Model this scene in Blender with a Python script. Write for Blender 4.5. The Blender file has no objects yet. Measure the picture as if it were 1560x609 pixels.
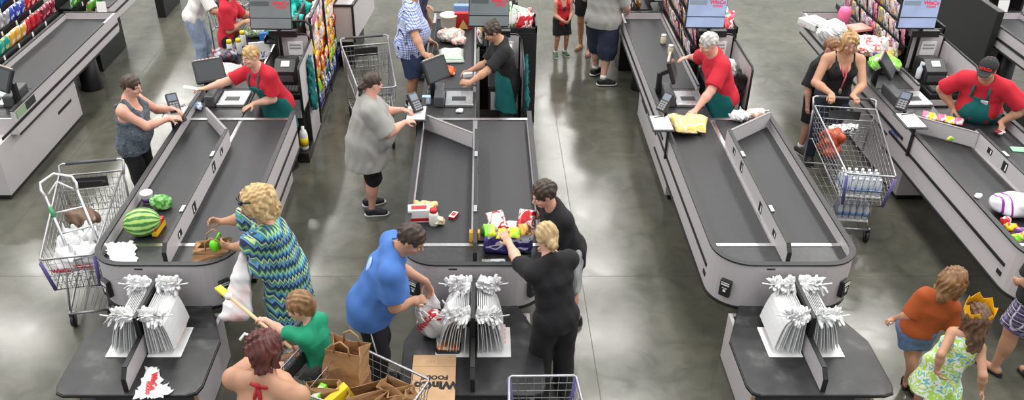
import bpy, bmesh, math, random
import numpy as np
from mathutils import Vector, Matrix, Euler
random.seed(7)
SC = bpy.context.scene
COL = SC.collection
RES = 0.0075          # surface grid of the modelled figures
V = Vector
def R(a): return math.radians(a)

# ------------------------------------------------------------ camera geometry (photo taken as 1560 x 609)
FPX, VPX, PPY, HORY, CAMH = 1320.0, 735.0, 304.5, -520.0, 5.2
TILT = math.atan((PPY - HORY) / FPX)
CT, ST = math.cos(TILT), math.sin(TILT)
def at(px, py, z):
    """point of the place at height z that the photo shows at (px, py)"""
    v = (py - PPY) / FPX; u = (px - VPX) / FPX
    d = V((u, CT - v * ST, -ST - v * CT))
    return V((0, 0, CAMH)) + d * ((z - CAMH) / d.z)

# ------------------------------------------------------------ materials
MATS = {}
def nd(nt, t, **kw):
    n = nt.nodes.new(t)
    for k, v in kw.items(): setattr(n, k, v)
    return n
def col4(c): return (c[0], c[1], c[2], 1.0)
def srgb(r, g, b):
    def f(v):
        v /= 255.0
        return v / 12.92 if v <= .04045 else ((v + .055) / 1.055) ** 2.4
    return (f(r), f(g), f(b))
def mat(name, c, rough=.5, metal=0.0, var=0.0, vscale=20.0, c2=None, bump=0.0, bscale=60.0, alpha=1.0, coat=0.0, sheen=0.0, emit=0.0, trans=0.0):
    if name in MATS: return MATS[name]
    m = bpy.data.materials.new(name); m.use_nodes = True
    nt = m.node_tree; b = nt.nodes['Principled BSDF']
    b.inputs['Base Color'].default_value = col4(c); b.inputs['Roughness'].default_value = rough
    b.inputs['Metallic'].default_value = metal
    if coat: b.inputs['Coat Weight'].default_value = coat
    if sheen: b.inputs['Sheen Weight'].default_value = sheen
    if trans: b.inputs['Transmission Weight'].default_value = trans
    if alpha < 1: b.inputs['Alpha'].default_value = alpha
    if emit:
        b.inputs['Emission Color'].default_value = col4(c); b.inputs['Emission Strength'].default_value = emit
    tc = nd(nt, 'ShaderNodeTexCoord')
    if var or c2:
        n = nd(nt, 'ShaderNodeTexNoise'); n.inputs['Scale'].default_value = vscale; n.inputs['Detail'].default_value = 5
        nt.links.new(tc.outputs['Object'], n.inputs['Vector'])
        r = nd(nt, 'ShaderNodeValToRGB'); r.color_ramp.elements[0].position = .35; r.color_ramp.elements[1].position = .65
        if c2 is None:
            r.color_ramp.elements[0].color = col4([max(0, x * (1 - var)) for x in c]); r.color_ramp.elements[1].color = col4([min(1, x * (1 + var)) for x in c])
        else:
            r.color_ramp.elements[0].color = col4(c); r.color_ramp.elements[1].color = col4(c2)
        nt.links.new(n.outputs['Fac'], r.inputs['Fac']); nt.links.new(r.outputs['Color'], b.inputs['Base Color'])
        if emit: nt.links.new(r.outputs['Color'], b.inputs['Emission Color'])
    if bump:
        n2 = nd(nt, 'ShaderNodeTexNoise'); n2.inputs['Scale'].default_value = bscale; n2.inputs['Detail'].default_value = 4
        nt.links.new(tc.outputs['Object'], n2.inputs['Vector'])
        bp = nd(nt, 'ShaderNodeBump'); bp.inputs['Strength'].default_value = bump; bp.inputs['Distance'].default_value = .01
        nt.links.new(n2.outputs['Fac'], bp.inputs['Height']); nt.links.new(bp.outputs['Normal'], b.inputs['Normal'])
    MATS[name] = m
    return m
def ramp_mat(name, tex, stops, rough=.7, scale=10.0, stretch=(1, 1, 1), rot=(0, 0, 0), constant=True, **kw):
    """printed pattern: texture -> colour steps; tex in wave, voronoi, noise, brick, zigzag, plaid"""
    if name in MATS: return MATS[name]
    m = bpy.data.materials.new(name); m.use_nodes = True
    nt = m.node_tree; b = nt.nodes['Principled BSDF']; b.inputs['Roughness'].default_value = rough
    tc = nd(nt, 'ShaderNodeTexCoord'); mp = nd(nt, 'ShaderNodeMapping')
    mp.inputs['Scale'].default_value = stretch; mp.inputs['Rotation'].default_value = rot
    nt.links.new(tc.outputs['Object'], mp.inputs['Vector'])
    r = nd(nt, 'ShaderNodeValToRGB'); cr = r.color_ramp
    cr.interpolation = 'CONSTANT' if constant else 'LINEAR'
    while len(cr.elements) < len(stops): cr.elements.new(.5)
    for e, (p, c) in zip(cr.elements, stops): e.position = p; e.color = col4(c)
    def math_node(op, a, bb):
        n = nd(nt, 'ShaderNodeMath', operation=op)
        for i, v in enumerate((a, bb)):
            if v is None: continue
            if isinstance(v, (int, float)): n.inputs[i].default_value = v
            else: nt.links.new(v, n.inputs[i])
        return n.outputs[0]
    if tex == 'wave':
        n = nd(nt, 'ShaderNodeTexWave'); n.inputs['Scale'].default_value = scale
        n.inputs['Distortion'].default_value = kw.get('dist', 0.0); n.bands_direction = kw.get('dir', 'Z')
        nt.links.new(mp.outputs[0], n.inputs['Vector']); out = n.outputs['Fac']
    elif tex == 'voronoi':
        n = nd(nt, 'ShaderNodeTexVoronoi'); n.inputs['Scale'].default_value = scale
        nt.links.new(mp.outputs[0], n.inputs['Vector'])
        sx = nd(nt, 'ShaderNodeSeparateColor'); nt.links.new(n.outputs['Color'], sx.inputs[0]); out = sx.outputs[0]
    elif tex == 'noise':
        n = nd(nt, 'ShaderNodeTexNoise'); n.inputs['Scale'].default_value = scale; n.inputs['Detail'].default_value = kw.get('detail', 3)
        nt.links.new(mp.outputs[0], n.inputs['Vector']); out = n.outputs['Fac']
    elif tex == 'zigzag':      # horizontal bands whose edges run in small peaks
        sp = nd(nt, 'ShaderNodeSeparateXYZ'); nt.links.new(mp.outputs[0], sp.inputs[0])
        xy = math_node('ADD', sp.outputs[0], sp.outputs[1])
        tri = math_node('PINGPONG', math_node('MULTIPLY', xy, scale), .5)
        z = math_node('ADD', math_node('MULTIPLY', sp.outputs[2], kw.get('zs', 7.0)), math_node('MULTIPLY', tri, kw.get('amp', .35)))
        out = math_node('FRACT', z, None)
    elif tex == 'plaid':
        sp = nd(nt, 'ShaderNodeSeparateXYZ'); nt.links.new(mp.outputs[0], sp.inputs[0])
        xy = math_node('ADD', sp.outputs[0], math_node('MULTIPLY', sp.outputs[1], .8))
        def st(v, w):
            f = math_node('FRACT', math_node('MULTIPLY', v, scale), None)
            return math_node('LESS_THAN', f, w)
        a = math_node('ADD', st(xy, .28), st(sp.outputs[2], .28))
        c_ = math_node('ADD', st(math_node('ADD', xy, .4 / scale), .1), st(math_node('ADD', sp.outputs[2], .4 / scale), .1))
        out = math_node('ADD', math_node('MULTIPLY', a, .3), math_node('MULTIPLY', c_, .18))
    nt.links.new(out, r.inputs['Fac']); nt.links.new(r.outputs['Color'], b.inputs['Base Color'])
    if kw.get('bump'):
        bp = nd(nt, 'ShaderNodeBump'); bp.inputs['Strength'].default_value = kw['bump']; bp.inputs['Distance'].default_value = .005
        nt.links.new(out, bp.inputs['Height']); nt.links.new(bp.outputs['Normal'], b.inputs['Normal'])
    MATS[name] = m
    return m

# ------------------------------------------------------------ meshes and objects
def mesh_from(name, verts, quads, tris=None, smooth=True):
    """fast mesh from arrays"""
    me = bpy.data.meshes.new(name)
    verts = np.asarray(verts, dtype=np.float32)
    loops = [np.asarray(quads, dtype=np.int32).ravel()]
    nq = len(quads); nt = 0 if tris is None else len(tris)
    if nt: loops.append(np.asarray(tris, dtype=np.int32).ravel())
    loops = np.concatenate(loops)
    me.vertices.add(len(verts)); me.vertices.foreach_set('co', verts.ravel())
    me.loops.add(len(loops)); me.loops.foreach_set('vertex_index', loops)
    starts = np.concatenate([np.arange(nq) * 4, nq * 4 + np.arange(nt) * 3]).astype(np.int32)
    me.polygons.add(nq + nt); me.polygons.foreach_set('loop_start', starts)
    me.polygons.foreach_set('use_smooth', np.full(nq + nt, smooth))
    me.update(calc_edges=True); me.validate()
    return me
class MB:
    """collects shapes for ONE mesh"""
    def __init__(s): s.v = []; s.f = []; s.m = []; s.sm = []; s.cur = 0
    def add(s, verts, faces, smooth=False):
        o = len(s.v); s.v += [tuple(p) for p in verts]
        s.f += [tuple(i + o for i in f) for f in faces]; s.m += [s.cur] * len(faces); s.sm += [smooth] * len(faces)
        return s
    def mi(s, i): s.cur = i; return s
    def box(s, x0, x1, y0, y1, z0, z1, mtx=None):
        if x0 > x1: x0, x1 = x1, x0
        if y0 > y1: y0, y1 = y1, y0
        vs = [V((x, y, z)) for x in (x0, x1) for y in (y0, y1) for z in (z0, z1)]
        if mtx is not None: vs = [mtx @ p for p in vs]
        return s.add(vs, [(0, 1, 3, 2), (4, 6, 7, 5), (0, 4, 5, 1), (2, 3, 7, 6), (0, 2, 6, 4), (1, 5, 7, 3)])
    def bar(s, a, b, w, h, up=(0, 0, 1)):
        """beam of section w x h from a to b"""
        a, b = V(a), V(b); d = (b - a); L = d.length; d.normalize()
        u = V(up); x = d.cross(u)
        if x.length < 1e-4: x = d.cross(V((1, 0, 0)))
        x.normalize(); u = x.cross(d)
        vs = [p + x * (sx * w / 2) + u * (sz * h / 2) for p in (a, b) for sx, sz in ((-1, -1), (1, -1), (1, 1), (-1, 1))]
        return s.add(vs, [(3, 2, 1, 0), (4, 5, 6, 7), (0, 1, 5, 4), (1, 2, 6, 5), (2, 3, 7, 6), (3, 0, 4, 7)])
    def prism(s, poly, z0, z1, mtx=None):
        """polygon in xy (counter-clockwise), extruded z0..z1"""
        n = len(poly)
        ar = sum(poly[i][0] * poly[(i + 1) % n][1] - poly[(i + 1) % n][0] * poly[i][1] for i in range(n))
        if ar < 0: poly = poly[::-1]
        vs = [V((p[0], p[1], z0)) for p in poly] + [V((p[0], p[1], z1)) for p in poly]
        if mtx is not None: vs = [mtx @ p for p in vs]
        fs = [tuple(range(n - 1, -1, -1)), tuple(range(n, 2 * n))] + [(i, (i + 1) % n, n + (i + 1) % n, n + i) for i in range(n)]
        return s.add(vs, fs)
    def tube(s, pts, r, n=8, closed=False, cap=True, smooth=True):
        pts = [V(p) for p in pts]; rr = r if isinstance(r, (list, tuple)) else [r] * len(pts)
        N = len(pts); rings = []; prev = None
        for i, p in enumerate(pts):
            if closed: d = pts[(i + 1) % N] - pts[i - 1]
            else: d = pts[min(i + 1, N - 1)] - pts[max(i - 1, 0)]
            d.normalize()
            if prev is None:
                x = d.cross(V((0, 0, 1)))
                if x.length < 1e-3: x = d.cross(V((1, 0, 0)))
            else: x = prev - d * prev.dot(d)
            x.normalize(); prev = x; y = d.cross(x)
            rings.append([p + (x * math.cos(2 * math.pi * k / n) + y * math.sin(2 * math.pi * k / n)) * rr[i] for k in range(n)])
        vs = [q for rg in rings for q in rg]; fs = []
        for i in range(N if closed else N - 1):
            a, b = i * n, ((i + 1) % N) * n
            fs += [(a + k, a + (k + 1) % n, b + (k + 1) % n, b + k) for k in range(n)]
        if cap and not closed: fs += [tuple(range(n - 1, -1, -1)), tuple((N - 1) * n + k for k in range(n))]
        return s.add(vs, fs, smooth)
    def lathe(s, prof, c=(0, 0, 0), n=20, mtx=None, smooth=True):
        """profile [(radius, z)...] about the vertical axis"""
        vs = []; fs = []; c = V(c)
        for r, z in prof:
            for k in range(n):
                a = 2 * math.pi * k / n; p = V((r * math.cos(a), r * math.sin(a), z))
                vs.append((mtx @ p if mtx is not None else p) + c)
        for i in range(len(prof) - 1):
            fs += [(i * n + k, i * n + (k + 1) % n, (i + 1) * n + (k + 1) % n, (i + 1) * n + k) for k in range(n)]
        fs += [tuple(range(n - 1, -1, -1)), tuple((len(prof) - 1) * n + k for k in range(n))]
        return s.add(vs, fs, smooth)
    def ell(s, c, r, n=14, m=8, mtx=None):
        vs = []; c = V(c)
        for i in range(1, m):
            t = math.pi * i / m
            for k in range(n):
                a = 2 * math.pi * k / n
                p = V((r[0] * math.sin(t) * math.cos(a), r[1] * math.sin(t) * math.sin(a), r[2] * math.cos(t)))
                vs.append((mtx @ p if mtx is not None else p) + c)
        for z in (1, -1):
            p = V((0, 0, r[2] * z)); vs.append((mtx @ p if mtx is not None else p) + c)
        T, B = (m - 1) * n, (m - 1) * n + 1; fs = []
        for i in range(m - 2): fs += [(i * n + k, (i + 1) * n + k, (i + 1) * n + (k + 1) % n, i * n + (k + 1) % n) for k in range(n)]
        fs += [(T, k, (k + 1) % n) for k in range(n)] + [(B, (m - 2) * n + (k + 1) % n, (m - 2) * n + k) for k in range(n)]
        return s.add(vs, fs, True)
    def build(s, name, mats, parent=None, bevel=0.0, origin=None):
        me = bpy.data.meshes.new(name)
        o0 = V(origin) if origin is not None else (V(parent['_o']) if parent is not None and '_o' in parent.keys() else V((0, 0, 0)))
        me.from_pydata([tuple(V(p) - o0) for p in s.v], [], s.f)
        for i, p in enumerate(me.polygons): p.material_index = s.m[i]; p.use_smooth = s.sm[i]
        me.update()
        return put(name, me, mats, parent, o0, bevel)
def put(name, me, mats, parent=None, o0=(0, 0, 0), bevel=0.0):
    if not isinstance(mats, (list, tuple)): mats = [mats]
    for m in mats: me.materials.append(m)
    o = bpy.data.objects.new(name, me); COL.objects.link(o)
    if parent is not None:
        o.parent = parent
        if '_o' in parent.keys(): o['_o'] = parent['_o']
    else: o.location = V(o0); o['_o'] = tuple(o0)
    if bevel:
        b = o.modifiers.new('bevel', 'BEVEL'); b.width = bevel; b.segments = 2; b.limit_method = 'ANGLE'; b.angle_limit = R(40)
    return o
def tag(o, label, cat, group=None):
    o['label'] = label; o['category'] = cat
    if group: o['group'] = group
    return o
def thing(name, label, cat, loc=(0, 0, 0), group=None):
    """Empty at a thing's base; its parts are given in place coordinates"""
    o = bpy.data.objects.new(name, None); COL.objects.link(o); o.location = V(loc); o['_o'] = tuple(V(loc)); o.empty_display_size = .1
    return tag(o, label, cat, group)
def clone(o, loc, rotz=None, label=None, group=None):
    """copy of a thing with its parts and their sub-parts"""
    def rec(a, par):
        c = a.copy(); COL.objects.link(c); c.parent = par
        for ch in KIDS.get(a.name, []): rec(ch, c)
        return c
    r = rec(o, None); r.location = V(loc)
    if rotz is not None: r.rotation_euler = (0, 0, rotz)
    if label: r['label'] = label
    if group: r['group'] = group
    return r
KIDS = {}
def index_kids(*roots):
    for o in bpy.data.objects:
        if o.parent is not None: KIDS.setdefault(o.parent.name, [])
    KIDS.clear()
    for o in bpy.data.objects:
        if o.parent is not None: KIDS.setdefault(o.parent.name, []).append(o)
def text_mesh(name, body, size, m, parent, loc, xdir=(1, 0, 0), ydir=(0, 1, 0), depth=.0008, bold=.0, shear=0.0, origin=None):
    cu = bpy.data.curves.new('t', 'FONT'); cu.body = body; cu.size = size; cu.align_x = 'CENTER'; cu.align_y = 'CENTER'
    cu.extrude = depth; cu.offset = bold; cu.shear = shear; cu.resolution_u = 2
    to = bpy.data.objects.new('t', cu); COL.objects.link(to)
    bpy.context.view_layer.update()
    dg = bpy.context.evaluated_depsgraph_get()
    me = bpy.data.meshes.new_from_object(to.evaluated_get(dg))
    bpy.data.objects.remove(to); bpy.data.curves.remove(cu)
    x = V(xdir).normalized(); y = V(ydir); y = (y - x * y.dot(x)).normalized(); z = x.cross(y)
    M = Matrix((x, y, z)).transposed().to_4x4()
    o0 = V(parent['_o']) if parent is not None else V(loc)
    M.translation = V(loc) - o0
    me.transform(M); me.materials.clear()
    return put(name, me, m, parent, o0)

# ------------------------------------------------------------ implicit surfaces (for bodies, clothes, hair, soft bags, fruit)
def frame(f, up=(0, 0, 1)):
    """forward, side (left), up"""
    f = V(f).normalized(); u = V(up); s = u.cross(f).normalized(); u = f.cross(s)
    return f, s, u
class SDF:
    def __init__(s): s.p = []
    def cone(s, a, b, r0, r1=None, flat=1.0, side=None, k=.03, cut0=False, cut1=False, sub=False):
        s.p.append(('c', np.array(a, float), np.array(b, float), r0, r0 if r1 is None else r1, flat, None if side is None else np.array(V(side).normalized()), k, cut0, cut1, sub)); return s
    def ell(s, c, r, axes=None, k=.02, sub=False):
        ax = np.eye(3) if axes is None else np.array([tuple(a) for a in axes], float)
        s.p.append(('e', np.array(c, float), np.array(r, float), ax, k, sub)); return s
    def box(s, c, h, axes=None, rnd=.01, k=.02, sub=False):
        ax = np.eye(3) if axes is None else np.array([tuple(a) for a in axes], float)
        s.p.append(('b', np.array(c, float), np.array(h, float), ax, rnd, k, sub)); return s
    def plane(s, pt, n):
        """keeps the side the normal points away from"""
        s.p.append(('p', np.array(pt, float), np.array(V(n).normalized()))); return s
    def build(s, name, mats, parent=None, res=None, noise=None, origin=None, smooth=True):
        res = res or RES
        lo = np.full(3, 1e9); hi = -lo; bb = []
        for q in s.p:
            if q[0] == 'c':
                r = max(q[3], q[4]) * max(1, q[5]); a = np.minimum(q[1], q[2]) - r; b = np.maximum(q[1], q[2]) + r; sub = q[10]; k = q[7]
            elif q[0] == 'e': r = np.abs(q[3]).T @ q[2]; a = q[1] - r; b = q[1] + r; sub = q[5]; k = q[4]
            elif q[0] == 'b': r = np.abs(q[3]).T @ q[2]; a = q[1] - r; b = q[1] + r; sub = q[6]; k = q[5]
            else: bb.append(None); continue
            mg = k + 2.5 * res
            bb.append((a - mg, b + mg))
            if not sub: lo = np.minimum(lo, a); hi = np.maximum(hi, b)
        pad = 3 * res + .012; lo = lo - pad; hi = hi + pad
        n = np.ceil((hi - lo) / res).astype(int) + 1
        F = np.full(n, .12, dtype=np.float32)
        gx = [lo[i] + np.arange(n[i]) * res for i in range(3)]
        for q, b in zip(s.p, bb):
            if b is None:
                d = ((gx[0][:, None, None] - q[1][0]) * q[2][0] + (gx[1][None, :, None] - q[1][1]) * q[2][1] + (gx[2][None, None, :] - q[1][2]) * q[2][2])
                np.maximum(F, d.astype(np.float32), out=F); continue
            i0 = np.clip(np.floor((b[0] - lo) / res).astype(int), 0, n); i1 = np.clip(np.ceil((b[1] - lo) / res).astype(int) + 1, 0, n)
            if np.any(i1 <= i0): continue
            sl = tuple(slice(i0[i], i1[i]) for i in range(3))
            P = np.stack(np.meshgrid(*[gx[i][sl[i]].astype(np.float32) for i in range(3)], indexing='ij'), -1)
            if q[0] == 'c':
                A, B, r0, r1, flat, side, k, c0, c1, sub = q[1:]
                ab = B - A; L2 = max(float(ab @ ab), 1e-9); L = math.sqrt(L2)
                w = P - A.astype(np.float32); t0 = (w @ ab.astype(np.float32)) / L2; t = np.clip(t0, 0, 1)
                w = w - t[..., None] * ab.astype(np.float32); rad = r0 + (r1 - r0) * t
                if side is not None and flat != 1.0:
                    sc = w @ side.astype(np.float32); tot = (w * w).sum(-1)
                    d = (np.sqrt(sc * sc + np.maximum(tot - sc * sc, 0) / (flat * flat)) - rad) * min(1.0, flat)
                else: d = np.sqrt((w * w).sum(-1)) - rad
                if c0: d = np.maximum(d, -t0 * L)
                if c1: d = np.maximum(d, (t0 - 1) * L)
            elif q[0] == 'e':
                c, r, ax, k, sub = q[1:]
                w = (P - c.astype(np.float32)) @ ax.T.astype(np.float32)
                k0 = np.sqrt(((w / r) ** 2).sum(-1)); k1 = np.sqrt(((w / (r * r)) ** 2).sum(-1)) + 1e-6
                d = k0 * (k0 - 1) / k1
            else:
                c, h, ax, rnd, k, sub = q[1:]
                w = np.abs((P - c.astype(np.float32)) @ ax.T.astype(np.float32)) - (h - rnd)
                d = np.sqrt((np.maximum(w, 0) ** 2).sum(-1)) + np.minimum(w.max(-1), 0) - rnd
            d = d.astype(np.float32); f = F[sl]
            if sub:
                d = -d; hh = np.maximum(k - np.abs(f - d), 0) / max(k, 1e-6); F[sl] = np.maximum(f, d) + hh * hh * k * .25
            else:
                hh = np.maximum(k - np.abs(f - d), 0) / max(k, 1e-6); F[sl] = np.minimum(f, d) - hh * hh * k * .25
        if noise is not None:
            F = F + noise(gx[0][:, None, None], gx[1][None, :, None], gx[2][None, None, :]).astype(np.float32)
        F[0] = F[-1] = .1; F[:, 0] = F[:, -1] = .1; F[:, :, 0] = F[:, :, -1] = .1
        vs, qs = surface_net(F, lo, res)
        o0 = V(origin) if origin is not None else (V(parent['_o']) if parent is not None else V((0, 0, 0)))
        me = mesh_from(name, vs - np.array(o0), qs, smooth=smooth)
        return put(name, me, mats, parent, o0)
def surface_net(F, lo, res):
    ins = F < 0
    c = np.zeros(tuple(k - 1 for k in F.shape), np.uint8)
    offs = [(i, j, k) for i in (0, 1) for j in (0, 1) for k in (0, 1)]
    n = F.shape
    for i, j, k in offs: c += ins[i:n[0] - 1 + i, j:n[1] - 1 + j, k:n[2] - 1 + k]
    idx = np.argwhere((c > 0) & (c < 8))
    vals = np.stack([F[idx[:, 0] + i, idx[:, 1] + j, idx[:, 2] + k] for i, j, k in offs], 1)
    acc = np.zeros((len(idx), 3)); cnt = np.zeros(len(idx))
    for a in range(8):
        for b in range(a + 1, 8):
            da = np.array(offs[b]) - np.array(offs[a])
            if abs(da).sum() != 1: continue
            fa, fb = vals[:, a], vals[:, b]; m = (fa < 0) != (fb < 0)
            t = np.where(m, fa / np.where(m, fa - fb, 1), 0)
            acc += m[:, None] * (np.array(offs[a]) + t[:, None] * da); cnt += m
    vs = lo + (idx + acc / np.maximum(cnt, 1)[:, None]) * res
    ids = np.full(c.shape, -1, np.int32); ids[idx[:, 0], idx[:, 1], idx[:, 2]] = np.arange(len(idx))
    quads = []
    for ax in range(3):
        o = [1, 2, 0][ax]; p = [2, 0, 1][ax]
        sa = [slice(1, -1)] * 3; sb = [slice(1, -1)] * 3
        sa[ax] = slice(0, n[ax] - 1); sb[ax] = slice(1, n[ax])
        d = ins[tuple(sa)] != ins[tuple(sb)]
        e = np.argwhere(d)
        if not len(e): continue
        e = e + 1; e[:, ax] -= 1
        fl = ins[e[:, 0], e[:, 1], e[:, 2]]
        def cell(do, dp):
            q = e.copy(); q[:, o] += do; q[:, p] += dp
            return ids[q[:, 0], q[:, 1], q[:, 2]]
        q = np.stack([cell(-1, -1), cell(0, -1), cell(0, 0), cell(-1, 0)], 1)
        q[~fl] = q[~fl][:, ::-1]
        quads.append(q)
    quads = np.concatenate(quads); quads = quads[(quads >= 0).all(1)]
    return vs, quads
def folds(amp, fr=38.0, seed=0.0, aniso=1.0):
    def f(x, y, z):
        return amp * (np.sin(fr * x + 2.1 * np.sin(fr * .4 * z + seed) + seed) * np.sin(fr * .8 * y + 1.7 * np.sin(fr * .33 * x) + seed * 2) + .6 * np.sin(fr * aniso * .7 * z + 2.5 * np.sin(fr * .45 * (x + y) + seed)))
    return f

def creases(amp, fr=30.0, seed=0.0):
    """sharp ridges of crumpled film"""
    def f(x, y, z):
        a = np.abs(np.sin(fr * (x * .8 + z * .6) + 2.2 * np.sin(fr * .5 * y + seed) + seed)); b = np.abs(np.sin(fr * 1.3 * (y * .9 - z * .5) + 1.9 * np.sin(fr * .6 * x + seed * 3)))
        c = np.abs(np.sin(fr * 2.1 * (x * .5 - y * .6 + z * .7) + 1.5 * np.sin(fr * .9 * z + seed)))
        return amp * (a + .8 * b + .5 * c - 1.2)
    return f
# ------------------------------------------------------------ people
def ik(S, T, a, b, hint):
    d = T - S; L = d.length; mx = (a + b) * .995
    if L > mx: T = S + d * (mx / L); d = T - S; L = mx
    u = d.normalized(); x = (a * a - b * b + L * L) / (2 * L)
    hgt = math.sqrt(max(a * a - x * x, 0)); h = V(hint); h = h - u * h.dot(u)
    if h.length < 1e-4: h = V((0, 0, -1)) - u * u.z * -1
    h.normalize()
    return S + u * x + h * hgt, T
def skin_mat(name, c): return mat('skin_' + name, c, .55, var=.06, vscale=9, bump=.05, bscale=90)
SKIN = {'fair': (.66, .38, .27), 'pink': (.68, .35, .26), 'tan': (.50, .26, .16), 'olive': (.44, .23, .14)}
class Person:
    """joints of a posed figure; facing in degrees (0 = +X, 90 = +Y); built by parts afterwards"""
    def __init__(s, label, head_px=None, pos=None, face=0, h=1.7, kid=0.0, g=1.0, belly=0.0, bust=0.0, shw=1.0, hipw=1.0, lean=0, side=0, twist=0,
                 head=(0, 0, 0), crouch=0.0, hands=None, feet=None, skin='fair', hip=None, neck=8, group=None, headk=1.0, legs=True, sit=False):
        s.h = h; s.g = g; s.belly = belly; s.bust = bust; s.kid = kid; s.legs = legs
        s.sk = skin_mat(skin, SKIN[skin])
        up = V((0, 0, 1)); a = R(face)
        s.f0 = V((math.cos(a), math.sin(a), 0)); s.s0 = V((-math.sin(a), math.cos(a), 0))
        hr = h * (.53 - .03 * kid) - crouch if hip is None else hip
        def rot(v, axis, deg): return Matrix.Rotation(R(deg), 3, axis) @ v
        sp = rot(rot(up, s.s0, lean), s.f0, -side); s.sp = sp.normalized()
        P = V((0, 0, hr)); s.hr = hr
        f1 = rot(rot(s.f0, s.s0, lean), up, twist); s1 = rot(rot(s.s0, s.f0, -side), up, twist)
        s.f1, s.s1 = f1.normalized(), s1.normalized()
        tl = h * (.30 - .02 * kid)
        N = P + s.sp * tl; W = P + s.sp * (tl * .36); C = P + s.sp * (tl * .68)
        # head
        hy, hp, hroll = head
        nk = rot(s.sp, s.s1, neck)
        hh = h * (.135 + .042 * kid) * headk; s.hh = hh
        hf = rot(s.f0, up, hy); hs = up.cross(hf).normalized(); hf = rot(hf, hs, hp); hu = rot(up, hs, hp); hu = rot(hu, hf, hroll); hs = hu.cross(hf)
        s.hf, s.hs, s.hu = hf.normalized(), hs.normalized(), hu.normalized()
        HC = N + nk * (h * .042) + s.hu * (hh * .5) + s.hf * (hh * .1); s.HC = HC
        top = HC + s.hu * hh * .5
        if head_px is not None:
            t = at(head_px[0], head_px[1], top.z); off = V((t.x - top.x, t.y - top.y, 0))
        else: off = V((pos[0], pos[1], 0))
        if pos is not None and len(pos) > 2: off.z = pos[2]
        s.root = off
        s.P, s.N, s.W, s.C, s.HC = P + off, N + off, W + off, C + off, HC + off
        sw = h * .101 * shw * (1 - .12 * kid); s.sw = sw
        s.S = {'L': s.N - s.sp * (h * .032) + s.s1 * sw, 'R': s.N - s.sp * (h * .032) - s.s1 * sw}
        ua, fa = h * .172, h * .150; s.hl = h * .105
        s.E, s.Wr, s.hd = {}, {}, {}
        hands = hands or {}
        for k, sg in (('L', 1), ('R', -1)):
            q = hands.get(k, {})
            if 'pos' in q: T = V(q['pos'])
            elif 'rel' in q: r = q['rel']; T = s.S[k] + s.f0 * r[0] + s.s0 * (r[1] * sg) + up * r[2]
            else: T = s.S[k] + s.s0 * (sg * .07) + s.f0 * .04 - up * (ua + fa) * .97
            el = q.get('elbow', (-.6, .5, -.6)); hint = s.f0 * el[0] + s.s0 * (el[1] * sg) + up * el[2]
            s.E[k], s.Wr[k] = ik(s.S[k], T, ua, fa, hint)
            fd = V(q['dir']).normalized() if 'dir' in q else (s.Wr[k] - s.E[k]).normalized()
            pn = V(q['palm']).normalized() if 'palm' in q else -s.s0 * sg
            s.hd[k] = (fd, pn, q.get('curl', .35), q.get('spread', .0), q.get('thumb', .5))
        hw = h * .052 * hipw; s.hipw = hipw
        s.Hp = {'L': s.P + s.s0 * hw, 'R': s.P - s.s0 * hw}
        th, sh = h * .245 * (1 - .045 * kid), h * .246 * (1 - .045 * kid); s.K, s.A, s.fdir = {}, {}, {}
        feet = feet or {}
        for k, sg in (('L', 1), ('R', -1)):
            q = feet.get(k, {})
            if 'pos' in q: T = V(q['pos'])
            else:
                fo = q.get('off', (0, hw + .02, .0)); T = off + s.f0 * fo[0] + s.s0 * (fo[1] * sg) + up * (fo[2] + h * .042)
            kn = q.get('knee', (1, .12, 0)); hint = s.f0 * kn[0] + s.s0 * (kn[1] * sg) + up * kn[2]
            s.K[k], s.A[k] = ik(s.Hp[k], T, th, sh, hint)
            s.fdir[k] = rot(s.f0, up, q.get('toe', 8 * sg)).normalized()
            if 'pitch' in q: s.fdir[k] = rot(s.fdir[k], s.s0, q['pitch'])
        s.o = thing('person', label, 'person', (s.P.x, s.P.y, off.z), group)
    # ---- body
    def body(s, name='body', res=None, fingers=True, headless=False, feet=True, bare=True):
        h, g, d = s.h, s.g, SDF(); s1, sp, f1 = s.s1, s.sp, s.f1
        gw = .5 + .5 * g
        d.cone(s.P, s.W, h * .084 * g * s.hipw, h * .072 * g, .72, s1, .05)
        d.cone(s.W, s.C, h * .072 * g, h * .088 * gw, .68, s1, .05)
        d.cone(s.C, s.N - sp * h * .03, h * .088 * gw, h * .05, .66, s1, .05)
        d.cone(s.S['L'] - s1 * .01, s.S['R'] + s1 * .01, h * .033 * gw, h * .033 * gw, k=.05)
        for q in (1, -1): d.cone(s.N + sp * h * .022 - f1 * h * .012, s.N - sp * h * .012 + s1 * (q * h * .07) - f1 * h * .01, h * .026, h * .026, k=.04)
        if s.belly: d.ell(s.W + f1 * h * .045 * g - sp * h * .02, (h * .06 + s.belly, h * .07 * g + s.belly, h * .09 + s.belly * .6), (f1, s1, sp), .05)
        if s.bust:
            for q in (1, -1): d.ell(s.C + f1 * h * .045 + s1 * (q * h * .045) + sp * h * .005, (s.bust, s.bust * .95, s.bust), (f1, s1, sp), .035)
        d.cone(s.N - sp * h * .04, s.HC - s.hu * s.hh * .22 - s.hf * s.hh * .08, h * (.036 if s.kid < .5 else .03) * gw, h * .031 * gw, k=.03)
        if not headless: s.head_sdf(d)
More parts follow.
